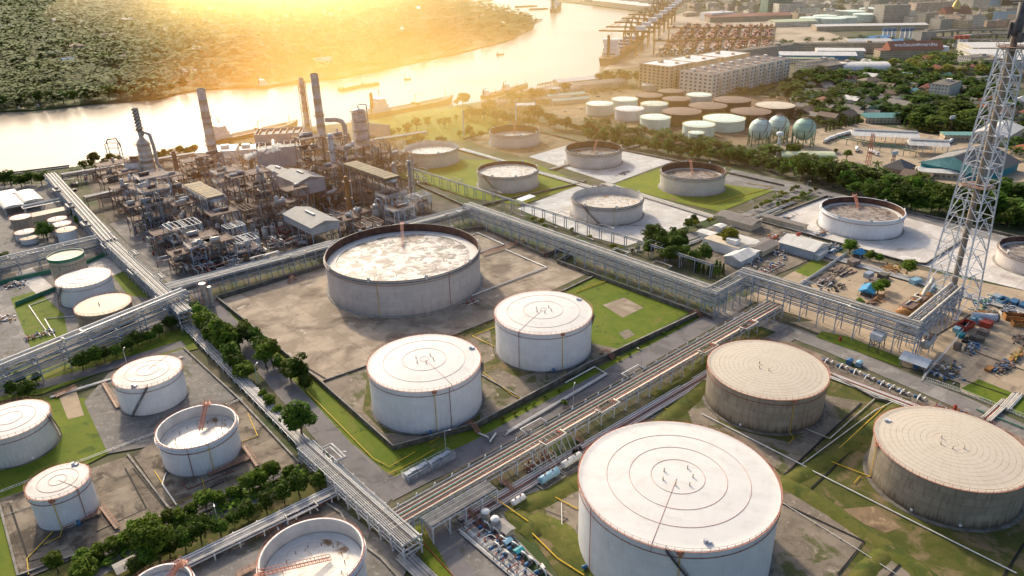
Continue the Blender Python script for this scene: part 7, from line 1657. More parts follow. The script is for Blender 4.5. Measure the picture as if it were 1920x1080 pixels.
HP += houses([(1490, 160), (1560, 142), (1700, 140), (1860, 155), (1915, 170), (1800, 185), (1600, 150)], 45, 20, 2, 'among the trees higher in the town')
HP += houses([(1840, 215), (1960, 190), (1960, 300), (1900, 290), (1850, 262)], 18, 17, 3, 'at the right edge beyond the flare tower')
HP += houses([(1500, 118), (1640, 122), (1780, 118), (1940, 140), (1920, 150), (1700, 138), (1520, 135)], 22, 26, 4, 'near the red roofed school')
ISP = [(0, 195), (0, 60), (200, 30), (480, 20), (840, 20), (960, 50), (760, 105), (640, 132), (480, 148), (330, 168), (180, 182)]
HP2 = houses(ISP, 30, 40, 5, 'half hidden in the island forest', (1.2, 2.0), (2, 2, 2, 6, 1, 1, 1))
BT = []
for nm, wm, sx, sy, h in (('white', 'f_w', 40, 22, 16), ('tan', 'f_t', 46, 20, 13), ('grey', 'f_g', 36, 24, 18), ('pink', 'f_p', 34, 20, 15)):
    t = thing('town_building', nm, 'building'); MB().box(0, 0, 0, sx, sy, h).build('wall', K[wm], t); MB().box(0, 0, h, sx-.6, sy-.6, .5).build('roof', K['concd'], t); MB().box(sx*.2, 0, h+.5, 6, 6, 3).build('roof_hut', K[wm], t); BT.append([t, nm, False])
def blds(px, n, dmin, seed, where, sr=(.45, 1.1)):
    rn = random.Random(seed)
    for p in scatter(px, n, dmin, seed, AV):
        h = rn.choice(BT); lb = '%s flat roofed building %s' % (h[1], where); gp = '%s buildings %s' % (h[1], where); s = (rn.uniform(*sr), rn.uniform(*sr), rn.uniform(.5, 1.3)); r = rn.choice([.2, .2+pi/2])+rn.uniform(-.3, .3)
        if not h[2]: h[0].location = (*p, 0); h[0].rotation_euler = (0, 0, r); h[0]['label'] = lb; h[0]['group'] = gp; h[0].scale = s; h[2] = True
        else: dup(h[0], p, r, lb, gp, s)
blds([(1690, 40), (1940, 45), (1940, 55), (1740, 54), (1690, 50)], 30, 34, 11, 'in the dense blocks before the elevated road')
blds([(1440, 22), (1560, 18), (1700, 18), (1940, 8), (1940, 40), (1700, 36), (1480, 40)], 110, 36, 12, 'in the far town at the top right')
blds([(1260, 4), (1500, -14), (1960, -40), (1960, 8), (1700, 16), (1300, 22)], 150, 60, 13, 'in the hazy city at the top edge', (.7, 1.8))
blds([(1050, -4), (1260, 4), (1240, 18), (1110, 5)], 14, 50, 14, 'on the far river bank beyond the ships', (.9, 2))
blds([(0, 14), (0, -12), (200, -30), (190, 2)], 22, 70, 15, 'in the pale town at the top left beyond the forest', (.9, 2.4))
blds([(1280, 30), (1420, 14), (1440, 24), (1400, 30)], 10, 50, 16, 'behind the container rows')
# long pale warehouses across the upper river
for i in range(6):
    t = thing('river_warehouse', 'long pale warehouse in the row on the far river bank', 'warehouse', G(1130+i*17, 10+i*2.1), -.9, 'warehouses on the far bank'); MB().box(0, 0, 0, 55, 24, 12).build('wall', K['cream'], t); MB().gable(55, 24, 12, 5, 1).build('roof', K['rw'], t)
# ------------------------------------------------------------------ scrap yard
def item(nm, label, px, parts_, rz=0.0, grp=None, cat=None):
    t = thing(nm, label, cat or nm.replace('_', ' '), G(*px), rz, grp)
    for pn_, mb_, m_ in parts_: mb_.build(pn_, K[m_], t)
    return t
def skip(label, px, m, rz, L=5.5, w=2.6, h=1.8):
    mb = MB()
    for y in (-w/2, w/2): mb.box(0, y, .15, L, .15, h)
    for x in (-L/2, L/2): mb.box(x, 0, .15, .15, w-.15, h)
    mb.box(0, 0, .15, L, w-.2, .15)
    for i in range(5): mb.box(-L/2+L*(i+.5)/5, -w/2-.1, .2, .15, .1, h-.1)
    item('skip_container', label, px, [('body', mb, m), ('load', MB().box(0, 0, .35, L-.4, w-.4, h*.35), 'black')], rz, None, 'skip')
skip('dark red open skip beside the picket fence', (1808, 616), 'red', .55, 7.5, 4, 2.6); skip('orange skip near the right edge of the scrap yard', (1902, 600), 'orange', -.3, 8, 4, 2.4); skip('second orange skip behind the first near the right edge', (1912, 612), 'orange', -.2, 6, 3, 2); skip('grey open tray in the scrap yard', (1892, 590), 'steelw', -.2, 7, 3, 1.2); skip('light blue open skip at the yard wall', (1878, 568), 'skyblue', .5, 6, 3, 2.2)
for px, m, l, s in (((1838, 592), 'orange', 'salmon flat box behind the white pipe section', (6, 3, 1.6)), ((1848, 612), 'red', 'bright red machine box in the scrap yard', (4.5, 4, 2.6)), ((1822, 606), 'skyblue', 'light blue cabinet in the scrap yard, left one', (2, 1.8, 2.6)), ((1831, 604), 'skyblue', 'light blue cabinet in the scrap yard, middle one', (2, 1.8, 2.8)), ((1838, 609), 'bluegrey', 'grey blue cabinet in the scrap yard, right one', (2.2, 2, 2.6)), ((1793, 622), 'skyblue', 'light blue crate next to the picket fence', (3, 2.4, 2)), ((1800, 632), 'teal', 'teal crate by the picket fence', (3, 2.4, 1.8)),
                    ((1830, 640), 'concd', 'brown stacked pallets in the middle of the yard, left stack', (3, 5, 2.4)), ((1842, 628), 'piped', 'brown stacked pallets in the middle of the yard, right stack', (3, 4, 2.2)), ((1854, 695), 'orange', 'small orange box at the front of the yard', (4, 2, 1.4)), ((1794, 656), 'piped', 'rusty upright bin in the front scrap', (2.2, 2.2, 3)), ((1812, 640), 'black', 'low dark scrap bin in the yard', (5, 2, 1)), ((1600, 498), 'piped', 'brown crate stack by the scrap pipes', (5, 4, 3)), ((1640, 530), 'piped', 'pallet stack in the rear yard', (4, 4, 2)), ((1655, 522), 'concd', 'grey pallet stack in the rear yard', (4, 4, 2.4)), ((1628, 520), 'bluegrey', 'dark blue container near the blue tarp', (5, 3, 2.6)), ((1715, 532), 'skyblue', 'blue box trailer behind the boiler', (5, 3, 2.6)), ((1742, 545), 'skyblue', 'light blue tank box beside the lattice tower', (5, 3.4, 3)), ((1900, 572), 'blue', 'dark blue crate row at the yard wall, left', (5, 3, 2.4)), ((1918, 578), 'blue', 'dark blue crate row at the yard wall, right', (5, 3, 2.4)), ((1868, 560), 'bluegrey', 'grey crate at the yard wall', (4, 3, 1.8))):
    mb = MB().box(0, 0, 0, *s)
    rb = MB()
    for i in range(4): rb.box(-s[0]/2+s[0]*(i+.5)/4, 0, 0, .12, s[1]+.14, s[2]+.08)
    item('crate', l, px, [('body', mb, m), ('rib', rb, m)], .55+.2*sin(px[0]))
item('pipe_section', 'fat pale grey pipe section lying in the scrap yard', (1845, 600), [('shell', MB().tube([(-5, 0, 1.6), (5, 0, 1.6)], 1.6, 16), 'steelw'), ('flange', MB().tube([(4.6, 0, 1.6), (5.1, 0, 1.6)], 1.9, 16), 'steeld')], -.25)
item('coil_drum', 'round tan cable drum in the scrap yard', (1858, 590), [('drum', MB().tube([(-.8, 0, 1.4), (.8, 0, 1.4)], 1.0, 14), 'cream'), ('flange', MB().tube([(-1, 0, 1.4), (-.8, 0, 1.4)], 1.5, 14).tube([(.8, 0, 1.4), (1, 0, 1.4)], 1.5, 14), 'cream')], .4)
def tarp(label, px, sx, sy, h, rz):
    mb = MB().gable(sx, sy, h, 1.8, 0); item('tarp_shelter', label, px, [('tarp', mb, 'tarp'), ('frame', MB().bar((-sx/2+.3, -sy/2+.3, 0), (-sx/2+.3, -sy/2+.3, h), .2).bar((sx/2-.3, -sy/2+.3, 0), (sx/2-.3, -sy/2+.3, h), .2).bar((-sx/2+.3, sy/2-.3, 0), (-sx/2+.3, sy/2-.3, h), .2).bar((sx/2-.3, sy/2-.3, 0), (sx/2-.3, sy/2-.3, h), .2), 'steel'), ('store', MB().box(0, 0, 0, sx*.7, sy*.7, h*.6), 'steeld')], rz)
K['tarp'] = M('blue_tarpaulin', (.04, .27, .50), .5, var=.3, scale=.6)
tarp('bright blue tarpaulin shelter by the heap of rusty scrap', (1626, 552), 9, 7, 2.6, AU+.2); tarp('smaller turquoise blue tarpaulin at the rear of the scrap yard', (1608, 482), 6, 5.5, 2.6, AU)
def heap(label, px, w, d, n, mats, seed, lng=False):
    rn = random.Random(seed); t = thing('scrap_heap', label, 'scrap heap', G(*px), AU)
    for m in mats:
        mb = MB()
        for k in range(n):
            x, y = rn.gauss(0, w*.28), rn.gauss(0, d*.28); z = max(.1, 1.3*math.exp(-(x/w*2.2)**2-(y/d*2.2)**2)); a = rn.uniform(0, 6.28) if not lng else rn.uniform(-.15, .15)
            L = rn.uniform(.5, 1.8) if not lng else rn.uniform(2.5, 6); q = rn.random()
            if q < .45: mb.box(x, y, z-.2, L, rn.uniform(.3, 1), rn.uniform(.3, .9), a)
            elif q < .8: mb.bar((x, y, z), (x+L*1.4*cos(a), y+L*1.4*sin(a), z+rn.uniform(-.1, .9)), .2)
            else: mb.cyl(x, y, z-.1, rn.uniform(.3, .55), rn.uniform(.5, .9), 8)
        tag(mb.build('scrap', K[m], t), kind='stuff')
    return t
for i, (l, px, w, d, n, ms, lg) in enumerate((('heap of mixed scrap by the front picket fence', (1775, 698), 14, 8, 22, ('steeld', 'blue', 'steelw', 'ochre', 'piped'), False), ('line of blue and dark scrap in the middle of the yard', (1822, 655), 14, 5, 20, ('blue', 'steeld', 'steelw'), False), ('line of dark valves and motors at the right front of the yard', (1880, 690), 16, 5, 24, ('steeld', 'blue', 'piped', 'steelb'), False), ('dark scrap at the right edge below the orange skips', (1915, 640), 8, 6, 16, ('steeld', 'steelb'), False), ('scrap heap along the yard wall by the tower', (1845, 570), 16, 5, 22, ('steeld', 'pipeg', 'blue', 'steelw'), False), ('heap of black and blue scrap at the yard wall', (1890, 580), 14, 5, 22, ('steeld', 'black', 'bluegrey'), False), ('yellow scrap heap in the rear yard', (1672, 508), 16, 12, 40, ('ochre', 'orange'), False), ('stacks of old pipes in the rear yard', (1570, 512), 16, 10, 16, ('steelb', 'piped', 'steeld'), True), ('second stack of old pipes in the rear yard', (1545, 532), 14, 9, 16, ('steelb', 'pipe', 'steeld'), True), ('dark tyres and pipes in the rear yard', (1572, 540), 12, 6, 14, ('black', 'steeld'), False), ('rust brown heap along the rear fence', (1640, 565), 20, 4, 26, ('steelb', 'piped', 'orange'), False), ('white and grey heap near the blue tarp', (1640, 535), 8, 6, 18, ('steelw', 'steelb', 'black'), False), ('orange and yellow beams at the right edge of the yard', (1905, 672), 14, 3, 10, ('orange', 'ochre'), True), ('clutter at the foot of the works sheds', (1405, 505), 12, 6, 20, ('cream', 'steeld', 'steelb'), False), ('orange clutter in the works yard', (1450, 448), 12, 6, 16, ('orange', 'steelw', 'red'), False), ('dark racks by the large white workshop', (1555, 470), 12, 9, 20, ('steeld', 'steelw', 'blue'), True), ('scrap beside the left edge lane', (30, 535), 12, 10, 20, ('steelb', 'steelw', 'blue', 'piped'), False), ('scrap by the left edge road', (5, 600), 10, 10, 16, ('steelb', 'steelw', 'orange'), False), ('clutter around the small tanks at the left edge', (50, 480), 14, 10, 20, ('steeld', 'steelw', 'steelb'), False), ('blue containers and clutter on the far white slab', (1172, 326), 14, 5, 14, ('blue', 'steeld'), False), ('rusty heap on the white slab near the bent pipe', (1470, 412), 8, 5, 14, ('orange', 'piped', 'blue'), False), ('clutter on the slab edge by the tank with near black wall', (1540, 440), 14, 5, 16, ('steelb', 'steelw'), True))):
    heap(l, px, w, d, n, ms, i, lg)
# stair tower and bent grey column by the dike corner
t = thing('valve_tower', 'grey cylinder tower with red ladders at the dike corner by the trees', 'valve tower', G(388, 575)); MB().cyl(0, 0, 0, 1.5, 12, 16).cyl(2.6, .6, 0, .9, 10, 12).build('shell', K['vessel'], t); mb = MB()
for i in range(5):
    mb.ring(0, 0, 2+i*2.4, 2, .08, 14)
for a in (0, 1.6, 3.1, 4.7): mb.bar((2*cos(a), 2*sin(a), 0), (2*cos(a), 2*sin(a), 13), .14)
mb.build('cage', K['rail'], t)
for px in ((762, 455), (515, 455), (528, 430), (1655, 420)):
    pass
for px, l in (((650, 425), 'red fire post on the refinery floor'), ((288, 478), 'red fire post beside the refinery lane'), ((1575, 640), 'red box on the grass strip below the high bridge'), ((1790, 768), 'red hydrant box by the right road')):
    item('fire_post', l, px, [('body', MB().box(0, 0, 0, 1, .8, 1.6), 'red'), ('cap', MB().cyl(0, 0, 1.6, .35, .4, 10), 'red')])
# ------------------------------------------------------------------ trees
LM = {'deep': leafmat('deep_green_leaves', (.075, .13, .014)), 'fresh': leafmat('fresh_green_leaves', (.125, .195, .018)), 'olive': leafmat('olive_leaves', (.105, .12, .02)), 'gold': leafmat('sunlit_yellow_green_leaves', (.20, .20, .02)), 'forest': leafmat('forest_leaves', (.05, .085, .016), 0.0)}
def leaf_quads(mb, cx, cy, cz, r, n, s, rn, squash=.8):
    for _ in range(n):
        z = rn.uniform(-.6, 1); a = rn.uniform(0, 2*pi); q = math.sqrt(max(0, 1-z*z)); k = rn.uniform(.72, 1.05)
        p = (cx+r*q*cos(a)*k, cy+r*q*sin(a)*k, cz+r*z*k*squash)
        nx, ny, nz = q*cos(a)+rn.uniform(-.7, .7), q*sin(a)+rn.uniform(-.7, .7), z+rn.uniform(-.4, .9)
        l = math.sqrt(nx*nx+ny*ny+nz*nz) or 1; nx, ny, nz = nx/l, ny/l, nz/l
        ux, uy, uz = (-ny, nx, 0) if abs(nz) < .95 else (1, 0, 0); l = math.sqrt(ux*ux+uy*uy) or 1; ux, uy = ux/l, uy/l
        vx, vy, vz = ny*uz-nz*uy, nz*ux-nx*uz, nx*uy-ny*ux; e = s*rn.uniform(.6, 1.25)
        mb.add([(p[0]+e*(i*ux+j*vx*.8), p[1]+e*(i*uy+j*vy*.8), p[2]+e*(i*uz+j*vz*.8)) for i, j in ((-1, 0), (-.2, -.8), (1, 0), (.2, .8))], [(0, 1, 2, 3)])
def tree_proto(seed, h, cr, m, nb=16, nl=44, s=.42, kind='round'):
    rn = random.Random(seed); t = thing('tree', 'x', 'tree'); mb = MB(); ht = h*.34
    mb.tube([(0, 0, -.1), (rn.uniform(-.1, .1), .1, ht*.6), (0, 0, ht*1.25)], [h*.035, h*.026, h*.018], 7)
    cb = MB()
    if kind == 'column':
        for i in range(7): z = h*(.1+.13*i); leaf_quads(cb, 0, 0, z, cr*(1-.1*i) if i > 1 else cr, nl, s, rn, 1.4)
    else:
        for i in range(nb):
            a = rn.uniform(0, 2*pi); q = math.sqrt(rn.random()); z = ht+(h-ht)*rn.uniform(.15, .85); w = 1-abs((z-ht)/(h-ht)-.45)*1.1
            x, y = cr*.78*q*w*cos(a), cr*.78*q*w*sin(a); r = cr*rn.uniform(.28, .46)
            leaf_quads(cb, x, y, z, r, nl, s, rn); mb.tube([(0, 0, ht*rn.uniform(.7, 1.2)), (x*.5, y*.5, (z+ht)/2), (x, y, z)], [h*.014, h*.01, h*.005], 4, cap=False)
    mb.build('trunk', K['bark'], t); cb.build('crown', LM[m], t); return t
TP = {}
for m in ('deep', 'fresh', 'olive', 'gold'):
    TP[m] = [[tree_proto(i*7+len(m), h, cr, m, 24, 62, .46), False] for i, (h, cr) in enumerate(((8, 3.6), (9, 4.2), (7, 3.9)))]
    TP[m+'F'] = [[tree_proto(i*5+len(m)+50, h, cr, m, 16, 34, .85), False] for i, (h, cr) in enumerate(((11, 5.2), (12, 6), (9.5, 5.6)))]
TP['col'] = [[tree_proto(77, 6, 1.0, 'deep', nl=40, s=.3, kind='column'), False]]
TP['shrub'] = [[tree_proto(81, 3, 2.0, 'fresh', 8, 40, .3), False], [tree_proto(82, 2.6, 1.9, 'gold', 8, 40, .3), False]]
def plant(kind, p, s, label, group, nm=None, seed=0):
    rn = random.Random(int(p[0]*31+p[1]*17+seed)); e = rn.choice(TP[kind]); s *= 1.18*rn.uniform(.8, 1.2); sc_ = (s*rn.uniform(.88, 1.15), s*rn.uniform(.88, 1.15), s*rn.uniform(.8, 1.15)); r = rn.uniform(0, 6.28)
    if not e[1]:
        o = e[0]; o.location = (p[0], p[1], 0); o.rotation_euler = (0, 0, r); o.scale = sc_; e[1] = True; tag(o, label, 'tree' if not nm else nm.replace('_', ' '), group)
    else: o = dup(e[0], (p[0], p[1]), r, label, group, sc_)
    if nm: o.name = nm; o['category'] = nm.replace('_', ' ')
    return o
def trees_px(kind, pts, label, group, nm=None):
    for q in pts: plant(kind, G(q[0], q[1]), q[2] if len(q) > 2 else 1, label, group, nm)
def line_px(a, b, n, jit=0, s=1, seed=0):
    rn = random.Random(seed); return [(a[0]+(b[0]-a[0])*(i+.5)/n+rn.uniform(-jit, jit), a[1]+(b[1]-a[1])*(i+.5)/n+rn.uniform(-jit, jit)*.6, s*rn.uniform(.8, 1.2)) for i in range(n)]
# along the dike road on the left
_L = [(372, 600, .8), (390, 626, 1.1), (405, 652, 1.25), (432, 668, 1.2), (438, 690, 1.1), (380, 612, 1.0), (398, 640, 1.2), (420, 662, 1.3), (448, 702, 1.0), (425, 640, .9), (478, 650, .9), (500, 690, 1.0), (525, 695, .8), (545, 712, .9), (575, 735, .8), (465, 640, 1.0), (492, 664, 1.0), (510, 680, 1.1), (562, 720, 1.15), (462, 712, .95), (450, 655, .9)]
for _k, _m in enumerate(('deep', 'fresh')): trees_px(_m, _L[_k::2], ('dark green', 'fresh green')[_k]+' tree on the grass beside the tree lined road', ('dark', 'fresh')[_k]+' trees by the tree lined road')
trees_px('deep', [(568, 822, 1.35)], 'big round dark tree hugging the left pipe bridge above its front bend', '')
trees_px('fresh', [(508, 765, .5), (522, 778, .6), (495, 748, .4), (690, 745, .1)][:3], 'small bright tree between the silver pipe bed and the road', 'small trees by the silver pipe bed')
# tree row in the lower left
trees_px('fresh', line_px((150, 1065), (555, 885), 16, 5, .66, 1), 'leafy tree in the upper row beside the lower left path', 'upper tree row at the lower left')
trees_px('deep', line_px((240, 1080), (610, 910), 12, 6, .72, 2), 'leafy tree in the lower row beside the lower left path', 'lower tree row at the lower left')
trees_px('fresh', [(110, 1075, .6), (165, 1085, .8), (285, 1040, 1.0), (300, 1048, .9), (260, 1000, .5)], 'tree beside the white flat shelter at the bottom left', 'trees by the white shelter')
trees_px('deep', line_px((150, 700), (335, 618), 9, 5, .75, 3), 'dark tree under the tall left pipe bridge', 'trees under the tall left bridge')
trees_px('deep', [(10, 715, .7), (40, 725, .6), (70, 718, .6), (55, 750, .8), (10, 500, 1.1), (-5, 512, 1.2), (25, 745, .8), (82, 445, 1.0), (90, 452, .9), (142, 410, .8), (150, 425, .9)], 'bushy dark tree at the left edge', 'bushy trees at the left edge')
trees_px('deepF', line_px((5, 352), (95, 345), 7, 4, .7, 4)+line_px((150, 318), (230, 304), 6, 4, .6, 5)+line_px((290, 300), (370, 290), 6, 4, .6, 6)+line_px((-10, 345), (60, 338), 5, 3, .5, 7), 'dark shrubby tree along the river bank at the left', 'river bank trees at the left')
# right works yard
trees_px('deep', [(1225, 470, 1.1), (1240, 482, 1.2), (1262, 478, 1.3), (1280, 490, 1.3), (1255, 495, 1.2), (1300, 500, 1.2), (1320, 492, 1.1), (1275, 470, 1.2), (1240, 462, 1.0), (1215, 480, .9)], 'dense dark tree in the grove between the trestle and the works sheds', 'grove by the works sheds')
trees_px('gold', [(1350, 458, .9), (1362, 452, .95), (1368, 466, .9)], 'bright yellow green tree among the works sheds', 'bright trees among the works sheds')
trees_px('deep', [(1290, 432, .7), (1300, 420, .6), (1262, 445, .7), (1230, 450, .6)], 'dark bush tree at the left end of the service road', 'bushes at the left end of the service road')
trees_px('col', [(1303, 510), (1310, 512), (1318, 514), (1327, 516), (1334, 518), (1341, 520), (1348, 518), (1355, 516)], 'narrow columnar conifer beside the works sheds', 'columnar conifers', 'conifer')
trees_px('fresh', [(1592, 478, .8), (1630, 490, .6), (1648, 492, .6), (1700, 515, .8), (1655, 545, .9), (1612, 572, .5), (1490, 545, .6), (1645, 553, .6)], 'green tree growing among the scrap of the rear yard', 'trees in the scrap yard')
trees_px('shrub', line_px((1415, 395), (1500, 352), 12, 3, .9, 8)+line_px((1455, 390), (1530, 360), 12, 3, .9, 9), 'rounded shrub lining the service road', 'shrubs along the service road', 'shrub')
trees_px('shrub', [(1015, 420, 1), (1020, 428, 1), (1000, 415, 1), (1037, 430, .9), (1072, 436, .9), (1150, 468, 1), (1162, 472, 1), (1105, 448, .8), (1305, 425, 1.1), (1330, 420, 1.1), (1362, 412, 1), (1185, 475, .9), (1195, 470, .9)], 'round shrub under the slim trestle', 'shrubs under the trestle', 'shrub')
trees_px('shrub', [(942, 790, .5), (965, 778, .5), (985, 768, .5), (1000, 760, .4), (1022, 748, .4), (1048, 735, .45), (1160, 676, .5), (1180, 668, .4), (1198, 655, .4), (1215, 645, .4), (1245, 628, .4), (1270, 616, .4), (1058, 762, .7)], 'small sapling on the grass verge of the front road', 'saplings on the front verge', 'sapling')
# tree belt behind the open tanks
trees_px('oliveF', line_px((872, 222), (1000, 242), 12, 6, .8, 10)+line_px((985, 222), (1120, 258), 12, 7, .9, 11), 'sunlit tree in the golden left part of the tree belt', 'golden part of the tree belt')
trees_px('deepF', line_px((1100, 262), (1330, 302), 26, 6, .72, 12), 'dark tree in the middle of the tree belt behind the open tanks', 'middle of the tree belt')
trees_px('deepF', line_px((1330, 300), (1450, 322), 13, 6, .75, 14)+line_px((1460, 320), (1700, 395), 28, 10, .85, 15)+line_px((1700, 390), (1940, 430), 18, 10, 1.0, 17)+line_px((1840, 380), (1950, 390), 9, 12, 1.1, 18), 'dark tree in the right part of the tree belt before the depot', 'right part of the tree belt')
trees_px('freshF', line_px((1480, 330), (1900, 400), 10, 14, .8, 19), 'fresher green tree in the right part of the tree belt', 'fresh trees in the tree belt')
# river bank behind the refinery
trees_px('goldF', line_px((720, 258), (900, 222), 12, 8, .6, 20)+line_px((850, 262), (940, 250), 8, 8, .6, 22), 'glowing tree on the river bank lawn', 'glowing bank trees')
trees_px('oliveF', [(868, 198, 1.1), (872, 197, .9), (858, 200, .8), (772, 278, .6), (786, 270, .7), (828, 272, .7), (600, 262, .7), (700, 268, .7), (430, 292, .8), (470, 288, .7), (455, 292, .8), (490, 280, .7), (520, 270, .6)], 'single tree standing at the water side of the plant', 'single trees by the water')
trees_px('oliveF', line_px((900, 208), (1060, 178), 9, 7, .9, 23)+line_px((1120, 152), (1200, 160), 6, 9, 1.1, 25), 'tree on the bank beyond the moored coasters', 'trees on the far near bank')
# town trees
import numpy as np
def crown_pts(x, y, r, k, zb=0, es=1.0):
    out = []
    for _ in range(k):
        z = rn.uniform(-.25, 1); a = rn.uniform(0, 6.283); q = math.sqrt(1-z*z); d = r*rn.uniform(.8, 1.1); px_, py_, pz_ = x+q*cos(a)*d, y+q*sin(a)*d, zb+r*.75+z*d*.8
        e = r*es*rn.uniform(.25, .5); a2 = rn.uniform(0, 6.283); t1 = (cos(a2)*e, sin(a2)*e, rn.uniform(-.3, .3)*e); t2 = (-sin(a2)*e*.8, cos(a2)*e*.8, rn.uniform(-.32, .32)*e)
        out += [(px_-t1[0], py_-t1[1], pz_-t1[2]), (px_-t2[0], py_-t2[1], pz_-t2[2]), (px_+t1[0], py_+t1[1], pz_+t1[2]), (px_+t2[0], py_+t2[1], pz_+t2[2])]
    return out
def quad_mesh(name, V_, m):
    me = bpy.data.meshes.new(name); a = np.array(V_, dtype=np.float32); nv = len(a); nf = nv//4
    me.vertices.add(nv); me.vertices.foreach_set('co', a.ravel()); me.loops.add(nv); me.loops.foreach_set('vertex_index', np.arange(nv, dtype=np.int32)); me.polygons.add(nf); me.polygons.foreach_set('loop_start', np.arange(0, nv, 4, dtype=np.int32)); me.update(calc_edges=True)
    me.materials.append(m); o = bpy.data.objects.new(name, me); col.objects.link(o); return o
def town_trees(px, n, kinds, label, group, s, dm, seed, av=True):
    global rn
    rn = random.Random(seed); out = {}
    for p in scatter(px, n, dm, seed, [(q[0], q[1], 7) for q in HP]+AV if av else []):
        r = 4.6*s*rn.uniform(.7, 1.3); L = out.setdefault(rn.choice(kinds)[:-1], [])
        for _ in range(4): L += crown_pts(p[0]+rn.uniform(-.5, .5)*r, p[1]+rn.uniform(-.5, .5)*r, r*rn.uniform(.55, .85), 44, r*rn.uniform(.2, .7), .75)
    for m, L in out.items(): tag(quad_mesh('treetops', L, LM[m]), label+', '+{'deep': 'darker crowns', 'fresh': 'fresher green crowns', 'olive': 'olive crowns', 'gold': 'yellow green crowns'}[m], 'trees', None, 'stuff')
town_trees([(1470, 190), (1500, 150), (1660, 140), (1790, 160), (1880, 175), (1900, 215), (1700, 232), (1540, 226)], 260, ['deepF', 'freshF', 'deepF'], 'leafy trees among the town houses behind the depot', 'trees among the town houses', 1.35, 7, 31)
town_trees([(1690, 215), (1800, 205), (1850, 230), (1830, 255), (1720, 248), (1680, 235)], 34, ['deepF', 'freshF', 'freshF'], 'big trees of the green grove behind the depot wall', 'grove behind the depot', 1.3, 9, 32, False)
town_trees([(1490, 120), (1640, 128), (1750, 112), (1860, 112), (1900, 150), (1700, 150), (1500, 152)], 80, ['deepF', 'freshF', 'goldF'], 'trees in the park around the red roofed school', 'trees around the school', 1.35, 11, 33)
town_trees([(1340, 178), (1480, 160), (1520, 175), (1500, 200), (1400, 182)], 26, ['deepF', 'oliveF'], 'trees at the foot of the white apartment row', 'trees below the apartments', .9, 9, 34)
town_trees([(1500, 212), (1540, 205), (1560, 225), (1600, 232), (1560, 240), (1500, 236)], 20, ['deepF'], 'trees between the tank park and the depot', 'trees beside the spheres', .85, 8, 35)
town_trees([(1100, 246), (1345, 292), (1500, 322), (1720, 372), (1930, 420), (1930, 405), (1720, 352), (1490, 306), (1340, 282), (1110, 240)], 110, ['deepF', 'deepF', 'freshF'], 'back rows of the tree belt behind the open tanks', 'x', 1.15, 6, 39, False)
town_trees([(1830, 250), (1960, 215), (1960, 320), (1900, 300)], 22, ['deepF'], 'trees at the right edge beyond the flare tower', 'trees at the right edge', 1.0, 10, 36)
town_trees([(1430, 92), (1600, 75), (1740, 84), (1940, 85), (1940, 100), (1650, 95), (1500, 105)], 60, ['deepF', 'oliveF'], 'distant trees along the avenue before the cement silos', 'avenue trees before the silos', 1.2, 18, 37)
town_trees([(1290, 22), (1480, 20), (1700, 42), (1940, 50), (1940, 20), (1600, 10), (1300, 2)], 240, ['deepF', 'oliveF'], 'distant trees scattered through the far town', 'trees of the far town', 1.7, 28, 38)
trees_px('col', line_px((1545, 248), (1610, 232), 9, 1, 1.2, 40)+line_px((1690, 236), (1790, 246), 9, 1, 1.2, 41), 'narrow tree along the depot wall', 'narrow trees along the depot wall', 'conifer')
trees_px('freshF', [(1586, 302, .75), (1488, 292, .8), (1484, 300, .7), (1567, 288, .35), (1636, 345, .5), (1615, 335, .6)], 'single green tree standing in the depot yard', 'single depot trees')
# palm beside the depot road
t = thing('palm_tree', 'feathery palm tree standing in the depot yard', 'palm tree', G(1641, 326)); MB().tube([(0, 0, 0), (.2, 0, 4), (.1, .1, 7.5)], [.35, .28, .22], 8).build('trunk', K['bark'], t); mb = MB(); rn = random.Random(3)
for i in range(16):
    a = i*2*pi/16+rn.uniform(-.1, .1); e = rn.uniform(.2, 1.1); q = [(cos(a)*r_, sin(a)*r_, 7.5+e*r_-.18*r_*r_) for r_ in (0, 1, 2, 3, 4)]
    for u, v in zip(q, q[1:]): mb.bar(u, v, .9, .05)
mb.build('crown', LM['deep'], t)
# far wood of the island: a mass of crowns, and single trees along its shore
rn = random.Random(9); fp = [G(*p)[:2] for p in IS]; big = [(-1500, 560)]+fp+[(-300, 3300), (-2600, 4200)]
V_ = []; n = 0
shore_av = [(q[0], q[1], 12) for q in HP2]
cnt = 0
while cnt < 11500:
    y = 560+3000*rn.random()**1.55; x = rn.uniform(-2600, 300)
    if abs(x) > y*1.0+100 or not inside((x, y), big): continue
    d = hypot(x, y)
    if any(hypot(x-q[0], y-q[1]) < 13 for q in HP2): continue
    den = sin(x*.011+y*.004)+sin(y*.013-x*.006)+rn.uniform(-.6, .6)
    if den < -1.75: continue
    r = rn.uniform(4.5, 8.5)*(1+d/3500); V_ += crown_pts(x, y, r, 64 if d < 1200 else 34 if d < 1700 else 16, 0, .6 if d < 1200 else .8 if d < 1700 else 1); cnt += 1
tf = NT('island_forest_leaves'); c_ = tf.mix(tf.step(tf.noise(.02, 6, .7), .35, .65), (.034, .074, .006), (.095, .145, .012)); c_ = tf.mix(tf.step(tf.noise(.14, 4, .7), .35, .7), tf.mix(1, c_, (.72, .72, .72), 'MULTIPLY'), c_); mfor = tf.fin(c_, .8); soften(tf, .28); tf.b.inputs['Specular IOR Level'].default_value = .1
tag(quad_mesh('forest', V_, mfor), 'dense green forest covering the island across the river', 'forest', None, 'stuff')
